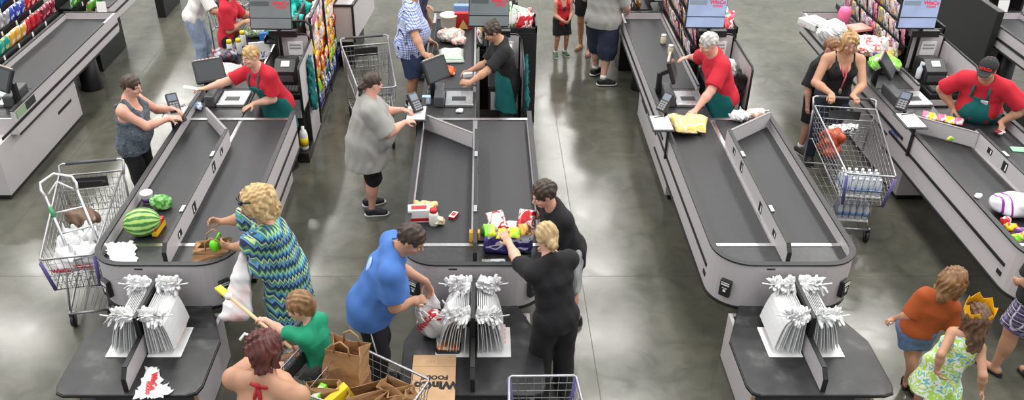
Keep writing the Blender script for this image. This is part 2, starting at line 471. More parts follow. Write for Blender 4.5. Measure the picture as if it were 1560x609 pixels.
        for k in 'LR':
            d.cone(s.S[k], s.E[k], h * .031 * gw, h * .025 * gw, k=.03)
            d.cone(s.E[k], s.E[k].lerp(s.Wr[k], .35), h * .0245 * gw, h * .0255 * gw, k=.02)
            d.cone(s.E[k].lerp(s.Wr[k], .3), s.Wr[k], h * .0255 * gw, h * .0165, k=.02)
            s.hand_sdf(d, k, fingers)
            if s.legs:
                d.cone(s.Hp[k], s.K[k], h * .052 * gw, h * .034 * gw, k=.03)
                b = (s.K[k] - s.A[k]).normalized(); back = -s.f0
                d.cone(s.K[k], s.A[k], h * .033 * gw, h * .0195, k=.02)
                d.ell(s.K[k].lerp(s.A[k], .32) + back * h * .010, (h * .030 * gw, h * .030 * gw, h * .085), frame(s.f0, b), .02)
                if feet:
                    fd = s.fdir[k]; A = s.A[k]
                    d.cone(A - V((0, 0, h * .018)) - fd * h * .018, A - V((0, 0, h * .024)) + fd * h * .085, h * .02, h * .017, k=.02)
        s.b = d.build(name, s.sk, s.o, res)
        return s.b
    def head_sdf(s, d):
        c, f, sd, u, hh = s.HC, s.hf, s.hs, s.hu, s.hh; ax = (f, sd, u)
        d.ell(c + u * hh * .12 - f * hh * .04, (hh * .40, hh * .325, hh * .375), ax, .03)
        d.ell(c - u * hh * .16 + f * hh * .07, (hh * .30, hh * .265, hh * .31), ax, .03)
        d.ell(c - u * hh * .38 + f * hh * .22, (hh * .12, hh * .13, hh * .10), ax, .025)
        d.cone(c + u * hh * .03 + f * hh * .36, c - u * hh * .13 + f * hh * .455, hh * .035, hh * .058, k=.012)
        d.ell(c + u * hh * .055 + f * hh * .345, (hh * .05, hh * .22, hh * .035), ax, .012)
        for q in (1, -1):
            d.ell(c + sd * (q * hh * .15) + f * hh * .375 - u * hh * .015, (hh * .04, hh * .06, hh * .03), ax, .01, sub=True)
            d.ell(c + sd * (q * hh * .325) - f * hh * .02 - u * hh * .03, (hh * .07, hh * .035, hh * .115), ax, .01)
            d.ell(c + sd * (q * hh * .17) + f * hh * .29 - u * hh * .13, (hh * .08, hh * .09, hh * .07), ax, .02)
        d.ell(c - u * hh * .245 + f * hh * .345, (hh * .05, hh * .10, hh * .035), ax, .01)
    def hand_sdf(s, d, k, fingers=True):
        fd, pn, curl, spread, thumb = s.hd[k]; L = s.hl * (.95 - .1 * s.kid); w = s.Wr[k]
        pn = (pn - fd * pn.dot(fd)).normalized(); sd = fd.cross(pn)            # across the palm
        ts = 1 if k == 'L' else -1
        # thumb side: for the left hand with the palm facing pn
        tdir = pn.cross(fd) * (1 if k == 'L' else -1) * -1
        kn = w + fd * L * .46
        d.cone(w, w + fd * L * .16, s.h * .0165, L * .16, .6, sd, .012)
        d.cone(w + fd * L * .14, kn, L * .20, L * .215, .36, sd, .012)
        if not fingers: return
        ra = max(L * .052, .0062)
        for i, ln in enumerate((.46, .52, .48, .37)):
            o = tdir * (L * (.165 - .11 * i)); b = kn + o - fd * L * .03
            a1 = curl * 55; spx = tdir * (spread * (.3 - .2 * i))
            def rotd(deg):
                v = fd * math.cos(R(deg)) + pn * math.sin(R(deg)) + spx
                return v.normalized()
            m1 = b + rotd(a1) * L * ln * .5; m2 = m1 + rotd(a1 * 2.1) * L * ln * .28; m3 = m2 + rotd(a1 * 2.9) * L * ln * .22
            d.cone(b, m1, ra * 1.12, ra, k=.004); d.cone(m1, m2, ra, ra * .92, k=.003); d.cone(m2, m3, ra * .92, ra * .8, k=.003)
        tb = w + fd * L * .13 + tdir * L * .13 + pn * L * .04
        t1 = tb + (fd * .55 + tdir * (.75 - .3 * curl) + pn * (.25 + thumb * .5)).normalized() * L * .24
        t2 = t1 + (fd * .9 + tdir * (.3 - .4 * curl) + pn * (.15 + thumb * .6)).normalized() * L * .2
        d.cone(tb, t1, ra * 1.5, ra * 1.15, k=.01); d.cone(t1, t2, ra * 1.15, ra * .9, k=.004)
    def face(s, brow=(.12, .06, .03), lips=(.45, .13, .11), glasses=None, smile=False):
        c, f, sd, u, hh = s.HC, s.hf, s.hs, s.hu, s.hh; M = Matrix((f, sd, u)).transposed()
        for q in (1, -1):
            e = c + sd * (q * hh * .15) + f * hh * .355 - u * hh * .012
            m = MB().ell(e, (hh * .040, hh * .055, hh * .022), 10, 6, M)
            m.mi(1).ell(e + f * hh * .026, (hh * .020, hh * .026, hh * .022), 8, 6, M)
            m.build('eye', [mat('eye_white', (.75, .72, .70), .3), mat('iris_dark', (.03, .02, .015), .2)], s.o)
            b = c + sd * (q * hh * .155) + u * hh * .075
            MB().tube([b - sd * (q * hh * .09) + f * hh * .385, b + u * hh * .025 + f * hh * .38, b + sd * (q * hh * .09) + f * hh * .325], [hh * .014, hh * .02, hh * .008], 6).build('eyebrow', mat('brow_%d' % int(brow[0] * 999), brow, .8), s.o)
        m = c - u * hh * .245 + f * hh * .385
        up = hh * (.03 if smile else .005)
        mb = MB().tube([m - sd * hh * .12 + u * up - f * hh * .06, m - sd * hh * .05, m + f * hh * .008, m + sd * hh * .05, m + sd * hh * .12 + u * up - f * hh * .06], [hh * .008, hh * .024, hh * .026, hh * .024, hh * .008], 6)
        mb.build('mouth', mat('lips', lips, .45), s.o)
        if smile: MB().tube([m - sd * hh * .07 + u * up * .6 + f * hh * .0, m + f * hh * .026 + u * hh * .002, m + sd * hh * .07 + u * up * .6], hh * .014, 6).build('teeth', mat('teeth', (.8, .77, .7), .3), s.o)
        if glasses: s.glasses(glasses)
    def glasses(s, c3=(.05, .05, .06)):
        c, f, sd, u, hh = s.HC, s.hf, s.hs, s.hu, s.hh; mb = MB()
        for q in (1, -1):
            e = c + sd * (q * hh * .16) + f * hh * .425
            mb.tube([e + sd * (math.cos(t) * hh * .11) + u * (math.sin(t) * hh * .08) for t in [i * math.pi / 6 for i in range(12)]], .003, 6, closed=True)
            mb.tube([e + sd * (q * hh * .11), c + sd * (q * hh * .34) + f * hh * .0 + u * hh * .0], .003, 6)
        mb.tube([c + sd * hh * .05 + f * hh * .44, c - sd * hh * .05 + f * hh * .44], .003, 6)
        mb.build('glasses', mat('glasses_frame', c3, .3), s.o)
    # ---- hair
    def hair(s, style, c, c2=None, length=.3, parts=(), vol=1.0):
        cc, f, sd, u, hh = s.HC, s.hf, s.hs, s.hu, s.hh; ax = (f, sd, u); d = SDF(); e = .03 * vol
        d.ell(cc + u * hh * (.135 + e * .4) - f * hh * .055, (hh * (.41 + e), hh * (.345 + e), hh * (.385 + e)), ax, .02)
        if style == 'short':
            d.cone(cc - f * hh * .27 + u * hh * .05, cc - f * hh * .26 - u * hh * .22, hh * .2, hh * .13, 1.25, sd, .03)
        if style in ('bob', 'long'):
            for q in (1, -1): d.cone(cc + sd * (q * hh * .25) + u * hh * .05 - f * hh * .02, cc + sd * (q * hh * .30) - f * hh * .08 - u * hh * length, hh * .17 * vol, hh * .10 * vol, k=.04)
            d.cone(cc - f * hh * .25 + u * hh * .05, cc - f * hh * .3 - u * hh * length, hh * .28 * vol, hh * .22 * vol, 1.25, sd, .04)
        if style == 'curly':
            for i in range(26):
                t = i * 2.4; z = 1 - (i + .5) / 26 * 1.25; r = math.sqrt(max(0, 1 - z * z))
                p = f * (r * math.cos(t) * .38 - .08) + sd * (r * math.sin(t) * .34) + u * (z * .38 + .13)
                if p.dot(f) > .2 and p.dot(u) < .2: continue
                d.ell(cc + p * hh, (hh * .11 * vol,) * 3, None, .02)
        if style == 'tied':
            d.cone(cc - f * hh * .2, cc - f * hh * .3 - u * hh * .05, hh * .24, hh * .16, k=.03)
        for p0, p1, r0, r1 in parts:       # extra locks in head units (f, side, up)
            q0 = cc + (f * p0[0] + sd * p0[1] + u * p0[2]) * hh; q1 = cc + (f * p1[0] + sd * p1[1] + u * p1[2]) * hh
            d.cone(q0, q1, r0 * hh, r1 * hh, k=.02)
        # clear the face and ears
        d.ell(cc - u * hh * .20 + f * hh * .40, (hh * .36, hh * .255, hh * .45), ax, .02, sub=True)
        if style in ('short', 'tied', 'curly'):
            for q in (1, -1): d.ell(cc + sd * (q * hh * .37) - u * hh * .06 + f * hh * .03, (hh * .13, hh * .1, hh * .15), ax, .015, sub=True)
        if style == 'short': d.plane(cc - u * hh * .36, -u)
        f0, s0, u0 = np.array(f), np.array(sd), np.array(u); c0 = np.array(cc); am = .009 if style in ('curly', 'bob', 'long') else .0055
        def nz(x, y, z):
            a = (x - c0[0]) * s0[0] + (y - c0[1]) * s0[1] + (z - c0[2]) * s0[2]; b = (x - c0[0]) * u0[0] + (y - c0[1]) * u0[1] + (z - c0[2]) * u0[2]
            t = (x - c0[0]) * f0[0] + (y - c0[1]) * f0[1] + (z - c0[2]) * f0[2]
            return am * (np.sin(a * 170 + 3 * np.sin(b * 30)) * .6 + .7 * np.sin(t * 120 + 2 * np.sin(b * 40 + a * 25)))
        m = 'hair_%s' % '_'.join(str(int(v * 1000)) for v in c)
        hm = ramp_mat(m, 'noise', [(.3, c), (.55, c2 or [v * 1.5 for v in c]), (.75, [v * 1.45 for v in (c2 or [q * 1.4 for q in c])])], .5, 22, (1, 1, .35), constant=False, bump=.5, detail=8)
        return d.build('hair', hm, s.o, min(RES, .0065), nz)
    # ---- clothes
    def top(s, m, sleeve=.5, hem=-.06, loose=.012, neckcut=.0, name='shirt', amp=.0035, flare=1.0, neckw=.055, vneck=0.0, extra=None, seed=0.0):
        """sleeve: part of the whole arm covered; hem: along the spine from the hip joint (m)"""
        h, g, d = s.h, s.g, SDF(); s1, sp, f1 = s.s1, s.sp, s.f1; gw = .5 + .5 * g; L = loose
        hv = (V((0, 0, 1)) * .75 + sp * .25).normalized(); H = s.P + hv * hem
        d.cone(H - hv * .03, s.P, (h * .09 * g * s.hipw + L) * flare, (h * .089 * g * s.hipw + L), .78, s1, .05)
        d.cone(s.P, s.W, h * .089 * g * s.hipw + L, h * .076 * g + L, .76, s1, .05)
        d.cone(s.W, s.C, h * .076 * g + L, h * .09 * gw + L, .70, s1, .05)
        d.cone(s.C, s.N - sp * h * .03, h * .09 * gw + L, h * .052 + L, .68, s1, .05)
        d.cone(s.S['L'] - s1 * .01, s.S['R'] + s1 * .01, h * .035 * gw + L * .8, h * .035 * gw + L * .8, k=.05)
        d.cone(s.N - sp * .05, s.N + sp * .02, h * .05 + L * .5, h * neckw * .75 + L * .3, k=.03)
        for q in (1, -1): d.cone(s.N + sp * h * .012 - f1 * h * .012, s.N - sp * h * .014 + s1 * (q * h * .07) - f1 * h * .01, h * .026 + L, h * .026 + L, k=.04)
        if s.belly: d.ell(s.W + f1 * h * .045 * g - sp * h * .02, (h * .06 + s.belly + L, h * .07 * g + s.belly + L, h * .09 + s.belly * .6 + L), (f1, s1, sp), .05)
        if s.bust:
            for q in (1, -1): d.ell(s.C + f1 * h * .045 + s1 * (q * h * .045) + sp * h * .005, (s.bust + L,) * 3, (f1, s1, sp), .05)
        for k in 'LR':
            if sleeve <= 0: continue
            e = s.S[k].lerp(s.E[k], min(1, sleeve * 2))
            d.cone(s.S[k], e, h * .034 * gw + L, h * .031 * gw + L * 1.5, k=.03, cut1=True)
            if sleeve > .5: d.cone(s.E[k], s.E[k].lerp(s.Wr[k], sleeve * 2 - 1), h * .031 * gw + L, h * .024 + L, k=.03, cut1=True)
        if extra: extra(d)
        d.plane(H, -hv); d.ell(s.N + sp * (h * .042 - neckcut) + f1 * h * .022, (h * .056, h * .052, h * .042), (f1, s1, sp), .006, sub=True)
        if vneck: d.ell(s.N + f1 * (h * .075) + sp * h * .0, (h * .07, h * .03, vneck), (f1, s1, sp), .005, sub=True)
        return d.build(name, m, s.o, None, folds(amp, seed=seed + s.P.x))
    def tank(s, m, hem=-.06, loose=.010, name='tank_top', scoop=.05, strapw=.02, wide=False, flare=1.0, seed=0.0, amp=.003):
        h, g, d = s.h, s.g, SDF(); s1, sp, f1 = s.s1, s.sp, s.f1; gw = .5 + .5 * g; L = loose; hv = (V((0, 0, 1)) * .75 + sp * .25).normalized(); H = s.P + hv * hem
        d.cone(H - hv * .03, s.P, (h * .09 * g * s.hipw + L) * flare, (h * .089 * g * s.hipw + L), .78, s1, .05)
        d.cone(s.P, s.W, h * .089 * g * s.hipw + L, h * .076 * g + L, .76, s1, .05)
        d.cone(s.W, s.C, h * .076 * g + L, h * .089 * gw + L, .70, s1, .05)
        d.cone(s.C, s.N - sp * h * .05, h * .089 * gw + L, h * .07 + L, .68, s1, .05)
        if s.belly: d.ell(s.W + f1 * h * .045 * g - sp * h * .02, (h * .06 + s.belly + L, h * .07 * g + s.belly + L, h * .09 + s.belly * .6 + L), (f1, s1, sp), .05)
        if s.bust:
            for q in (1, -1): d.ell(s.C + f1 * h * .045 + s1 * (q * h * .045) + sp * h * .005, (s.bust + L,) * 3, (f1, s1, sp), .05)
        def straps():
         for q in (1, -1):      # straps over the shoulders
            o = s1 * (q * h * (.062 if wide else .058))
            pts = [s.C + o + f1 * (h * .062 + s.bust * .5), s.C + sp * h * .055 + o * 1.02 + f1 * (h * .068 + s.bust * .2), s.N - sp * h * .025 + o * 1.02 + f1 * h * .05, s.N + sp * h * .024 + o * 1.0 - f1 * h * .006, s.N - sp * h * .025 + o * 1.0 - f1 * h * .056, s.C + o - f1 * h * .05]
            for a, b in zip(pts, pts[1:]): d.cone(a, b, strapw, strapw, k=.012)
        # arm holes and scoop
        d.plane(H, -hv)
        for q in (1, -1): d.ell(s.S['L' if q > 0 else 'R'] + s1 * (q * h * .012), (h * .1, h * .048, h * .075), (f1, s1, sp), .01, sub=True)
        d.ell(s.N + sp * h * .01 + f1 * h * .04, (h * .12, h * .045, h * .05 + scoop), (f1, s1, sp), .01, sub=True)
        d.ell(s.N + sp * h * .02 - f1 * h * .06, (h * .06, h * .045, h * .05), (f1, s1, sp), .01, sub=True)
        straps()
        return d.build(name, m, s.o, None, folds(amp, seed=seed + s.P.x))
    def pants(s, m, length=1.0, loose=.012, name='trousers', flare=1.0, rise=.05, amp=.004, seed=0.0):
        """length: 1 to the ankle, .5 to the knee"""
        h, g, d = s.h, s.g, SDF(); gw = .5 + .5 * g; L = loose
        d.cone(s.P - V((0, 0, .03)), s.P + s.sp * (h * rise), h * .086 * g * s.hipw + L, h * .08 * g + L, .76, s.s1, .04)
        for k in 'LR':
            e = s.Hp[k].lerp(s.K[k], min(1, length * 2))
            d.cone(s.Hp[k] + V((0, 0, .0)), e, h * .055 * gw + L, (h * .055 * gw + (h * (.037 - .055) * gw) * min(1, length * 2) + L) * flare, k=.03, cut1=length < .5)
            if length >= .5:
                e2 = s.K[k].lerp(s.A[k], length * 2 - 1)
                d.cone(s.K[k], e2, (h * .037 * gw + L) * flare, (h * .030 + L) * flare, k=.03, cut1=True)
        d.plane(s.P + s.sp * (h * rise), s.sp)
        return d.build(name, m, s.o, None, folds(amp, 30, seed + s.P.y))
    def dress(s, m, hemz, flare=1.25, sleeve=.3, loose=.02, name='dress', extra=None, neckcut=.01, amp=.006, vneck=0.0):
        h, g, d = s.h, s.g, SDF(); s1, sp, f1 = s.s1, s.sp, s.f1; gw = .5 + .5 * g; L = loose
        mid = (s.A['L'] + s.A['R']) * .5; b = V((mid.x, mid.y, hemz)).lerp(V((s.P.x, s.P.y, hemz)), .5)
        d.cone(b - V((0, 0, .03)), s.P, (h * .095 * g + L) * flare, h * .09 * g * s.hipw + L, .8, s1, .06)
        d.cone(s.P, s.W, h * .09 * g * s.hipw + L, h * .078 * g + L, .76, s1, .05)
        d.cone(s.W, s.C, h * .078 * g + L, h * .09 * gw + L, .72, s1, .05)
        d.cone(s.C, s.N - sp * h * .03, h * .09 * gw + L, h * .055 + L, .68, s1, .05)
        d.cone(s.S['L'] - s1 * .01, s.S['R'] + s1 * .01, h * .035 * gw + L * .6, h * .035 * gw + L * .6, k=.04)
        if s.belly: d.ell(s.W + f1 * h * .045 * g - sp * h * .02, (h * .06 + s.belly + L, h * .07 * g + s.belly + L, h * .09 + s.belly * .6 + L), (f1, s1, sp), .05)
        if s.bust:
            for q in (1, -1): d.ell(s.C + f1 * h * .045 + s1 * (q * h * .045), (s.bust + L,) * 3, (f1, s1, sp), .05)
        for k in 'LR':
            if sleeve <= 0: d.ell(s.S[k] + s1 * ((1 if k == 'L' else -1) * h * .03), (h * .08, h * .045, h * .07), (f1, s1, sp), .01, sub=True); continue
            d.cone(s.S[k], s.S[k].lerp(s.E[k], min(1, sleeve * 2)), h * .036 * gw + L, h * .036 * gw + L * 2, k=.03, cut1=True)
        if extra: extra(d)
        d.plane(V((0, 0, hemz)), V((0, 0, -1))); d.ell(s.N + sp * (h * .042 - neckcut) + f1 * h * .022, (h * .058, h * .054, h * .042), (f1, s1, sp), .006, sub=True)
        if vneck: d.ell(s.N + f1 * (h * .075), (h * .075, h * .04, vneck), (f1, s1, sp), .005, sub=True)
        return d.build(name, m, s.o, None, folds(amp, 34, s.P.x))
    def apron(s, m, bib=True):
        """cashier's apron: bib and skirt hung close to the front of the body"""
        h, g, d = s.h, s.g, SDF(); s1, sp, f1 = s.s1, s.sp, s.f1; L = .026; gw = .5 + .5 * g
        d.cone(s.P - V((0, 0, h * .2)), s.P, h * .10 * g + L, h * .09 * g * s.hipw + L, .80, s1, .05)
        d.cone(s.P, s.W, h * .09 * g * s.hipw + L, h * .078 * g + L, .78, s1, .05)
        if bib: d.cone(s.W, s.C + sp * h * .02, h * .078 * g + L, h * .09 * gw + L, .74, s1, .05)
        if s.belly: d.ell(s.W + f1 * h * .045 * g - sp * h * .02, (h * .06 + s.belly + L, h * .07 * g + s.belly + L, h * .09 + s.belly * .6 + L), (f1, s1, sp), .05)
        if s.bust and bib:
            for q in (1, -1): d.ell(s.C + f1 * h * .045 + s1 * (q * h * .045) + sp * h * .005, (s.bust + L,) * 3, (f1, s1, sp), .05)
        d.plane(s.P + f1 * h * .0, -f1)                          # only the front half
        d.plane(s.C + sp * h * .02, sp); d.plane(s.P - V((0, 0, h * .2)), V((0, 0, -1)))
        for q in (1, -1):                                        # bib narrower than the skirt
            d.ell(s.C + s1 * (q * h * .135) + sp * h * .02, (h * .3, h * .07, h * .17), (f1, s1, sp), .02, sub=True)
        a = d.build('apron', m, s.o, None, folds(.003, 30, s.P.y))
        if not bib: return a
        mb = MB()
        for q in (1, -1):
            o = s1 * (q * h * .045)
            mb.tube([s.C + sp * h * .015 + o + f1 * (h * .068 + L + s.bust * .35), s.N - sp * h * .02 + o + f1 * (h * .055 + L), s.N + sp * h * .012 + o * .9 + f1 * .0, s.N + sp * h * .005 - f1 * h * .05], .012, 8)
        mb.build('apron_strap', m, s.o)
        return a
    def shoes(s, m, sole=None, socks=None, kind='shoe', hi=.0):
        h = s.h
        for k in 'LR':
            fd = s.fdir[k]; A = s.A[k]; up = V((0, 0, 1)); sd = up.cross(fd)
            z0 = A.z - h * .042; B = V((A.x, A.y, z0))
            if kind == 'sandal':
                mb = MB(); poly = [B + fd * (h * a) + sd * (h * w) for a, w in ((-.045, .015), (-.05, 0), (-.045, -.015), (.0, -.02), (.06, -.026), (.095, -.02), (.108, 0), (.095, .02), (.06, .026), (0, .02))]
                mb.prism([(p.x, p.y) for p in poly], z0 + .001, z0 + .014)
                for q in (1, -1): mb.tube([B + fd * h * .085 + up * h * .03, B + fd * h * .05 + sd * (q * h * .026) + up * h * .022, B + fd * h * .01 + sd * (q * h * .024) + up * .012], .006, 6)
                mb.build('sandal', m, s.o); continue
            d = SDF()
            d.cone(A - fd * h * .018 - up * h * .010, A - fd * h * .018 - up * h * .012, h * .030, h * .030, 1.0, None, .02)
            d.cone(B - fd * h * .02 + up * h * .022, B + fd * h * .085 + up * h * .016, h * .029, h * .028, .75, sd, .02)
            d.cone(A + up * h * (.0 + hi), B + fd * h * .05 + up * h * .025, h * .026, h * .024, k=.02)
            d.plane(B + up * .004, -up); d.plane(A + up * h * (.012 + hi), up)
            sh = d.build('shoe', m, s.o, min(RES, .0065))
            d = SDF(); d.cone(B - fd * h * .022 + up * h * .008, B + fd * h * .088 + up * h * .008, h * .031, h * .030, 1.0, None, .01)
            d.plane(B + up * .001, -up); d.plane(B + up * h * .012, up)
            d.build('sole', sole or mat('sole_black', (.02, .02, .02), .7), s.o, min(RES, .0065))
            if socks: MB().tube([A + (s.K[k] - A) * .02, A + (s.K[k] - A) * .16], [h * .025, h * .026], 12).build('sock', socks, s.o)
# ------------------------------------------------------------ shared materials
LAM = mat('laminate_grey', srgb(190, 184, 186), .5, var=.05, vscale=220)
LAMD = mat('laminate_edge', srgb(140, 134, 134), .5)
RUB = mat('black_rubber', (.012, .012, .014), .45)
BELT = mat('belt_black', (.019, .019, .022), .5, var=.12, vscale=30, bump=.08, bscale=400)
PLATE = mat('plate_dark', (.035, .035, .037), .32, var=.2, vscale=25)
CHROME = mat('brushed_steel', (.72, .72, .72), .28, 1.0, var=.08, vscale=40)
STEEL = mat('cart_steel', (.36, .36, .38), .36, .85)
BLK = mat('black_metal', (.012, .012, .013), .4)
BLKP = mat('black_plastic', (.018, .018, .020), .35)
WHT = mat('white_plastic', (.80, .80, .79), .45)
PAPER = mat('white_paper', (.82, .81, .79), .8)
DGREY = mat('dark_grey_plastic', (.07, .07, .075), .4)
WORN = ramp_mat('worn_black_top', 'noise', [(.35, (.014, .014, .016)), (.58, (.030, .030, .032)), (.72, (.085, .085, .085))], .42, 5.0, detail=9, constant=False)
WOOD = mat('plywood_edge', (.45, .30, .18), .7, var=.2, vscale=15)
TEALC = mat('apron_teal', (.0, .115, .115), .85, bump=.1)
RED_T = mat('shirt_red', (.52, .012, .03), .85, bump=.08)
BLKC = mat('cloth_black', (.010, .010, .012), .9, bump=.1)
BAGW = mat('bag_white', (.80, .80, .80), .42, bump=.25, bscale=35)
KRAFT = mat('kraft_paper', srgb(168, 128, 88), .8, var=.12, vscale=12, bump=.3, bscale=14)
REDI = mat('red_print', (.62, .02, .03), .5)
BLKI = mat('black_print', (.01, .01, .01), .6)
BLUEP = mat('cart_blue_plastic', srgb(98, 92, 150), .45)

# ------------------------------------------------------------ floor, light, camera
def floor_mat():
    m = bpy.data.materials.new('polished_concrete'); m.use_nodes = True; nt = m.node_tree; b = nt.nodes['Principled BSDF']
    tc = nd(nt, 'ShaderNodeTexCoord')
    n1 = nd(nt, 'ShaderNodeTexNoise'); n1.inputs['Scale'].default_value = .55; n1.inputs['Detail'].default_value = 8; n1.inputs['Roughness'].default_value = .62
    n2 = nd(nt, 'ShaderNodeTexNoise'); n2.inputs['Scale'].default_value = 3.5; n2.inputs['Detail'].default_value = 9; n2.inputs['Distortion'].default_value = 1.2
    for n in (n1, n2): nt.links.new(tc.outputs['Object'], n.inputs['Vector'])
    r = nd(nt, 'ShaderNodeValToRGB'); e = r.color_ramp.elements
    e[0].position = .3; e[0].color = col4(srgb(72, 73, 66)); e[1].position = .7; e[1].color = col4(srgb(106, 104, 92))
    mx = nd(nt, 'ShaderNodeMix'); mx.data_type = 'FLOAT'; mx.inputs[0].default_value = .45
    nt.links.new(n1.outputs['Fac'], mx.inputs[2]); nt.links.new(n2.outputs['Fac'], mx.inputs[3]); nt.links.new(mx.outputs[0], r.inputs['Fac'])
    nt.links.new(r.outputs['Color'], b.inputs['Base Color'])
    rr = nd(nt, 'ShaderNodeMapRange'); rr.inputs['To Min'].default_value = .07; rr.inputs['To Max'].default_value = .26
    nt.links.new(n2.outputs['Fac'], rr.inputs['Value']); nt.links.new(rr.outputs[0], b.inputs['Roughness'])
    b.inputs['Specular IOR Level'].default_value = .40
    n3 = nd(nt, 'ShaderNodeTexNoise'); n3.inputs['Scale'].default_value = 6; n3.inputs['Detail'].default_value = 2
    nt.links.new(tc.outputs['Object'], n3.inputs['Vector'])
    bp = nd(nt, 'ShaderNodeBump'); bp.inputs['Strength'].default_value = .03; bp.inputs['Distance'].default_value = .02
    nt.links.new(n3.outputs['Fac'], bp.inputs['Height']); nt.links.new(bp.outputs['Normal'], b.inputs['Normal'])
    return m
mb = MB().box(-16, 18, -3, 34, -.15, 0).mi(1)
for X in (-5.05, .98): mb.box(X - .003, X + .003, -2, 30, 0, .0006)
for Y in (6.9, 13.2): mb.box(-14, 16, Y - .003, Y + .003, 0, .0006)
fl = mb.build('floor', [floor_mat(), mat('joint_filler', srgb(66, 66, 63), .5)]); fl['kind'] = 'structure'

cam = bpy.data.cameras.new('camera'); cob = bpy.data.objects.new('camera', cam); COL.objects.link(cob)
cob.location = (0, 0, CAMH); cob.rotation_euler = (math.pi / 2 - TILT, 0, 0)
cam.sensor_fit = 'HORIZONTAL'; cam.sensor_width = 36; cam.lens = 36 * FPX / 1560
cam.shift_x = (780 - VPX) / 1560; cam.shift_y = 0; cam.clip_end = 200
SC.camera = cob
w = bpy.data.worlds.new('store'); SC.world = w; w.use_nodes = True
w.node_tree.nodes['Background'].inputs[0].default_value = (.93, .97, 1.0, 1); w.node_tree.nodes['Background'].inputs[1].default_value = .6
for X in (-11.6, -5.4, 2.9, 9.2, 15.4):
    for Y in (2.6, 5.35, 8.1, 10.85, 13.6, 16.35, 19.1, 21.85, 24.6, 27.35, 30.1):
        l = bpy.data.lights.new('high_bay_lamp', 'AREA'); l.shape = 'RECTANGLE'; l.size = 1.8; l.size_y = .34; l.energy = 118; l.color = (1, .975, .93)
        lo = bpy.data.objects.new('high_bay_lamp', l); COL.objects.link(lo); lo.location = (X, Y, 9.0)
SC.view_settings.view_transform = 'Standard'; SC.view_settings.look = 'None'; SC.view_settings.gamma = 1; SC.view_settings.use_curve_mapping = False
SC.view_settings.exposure = 0.27
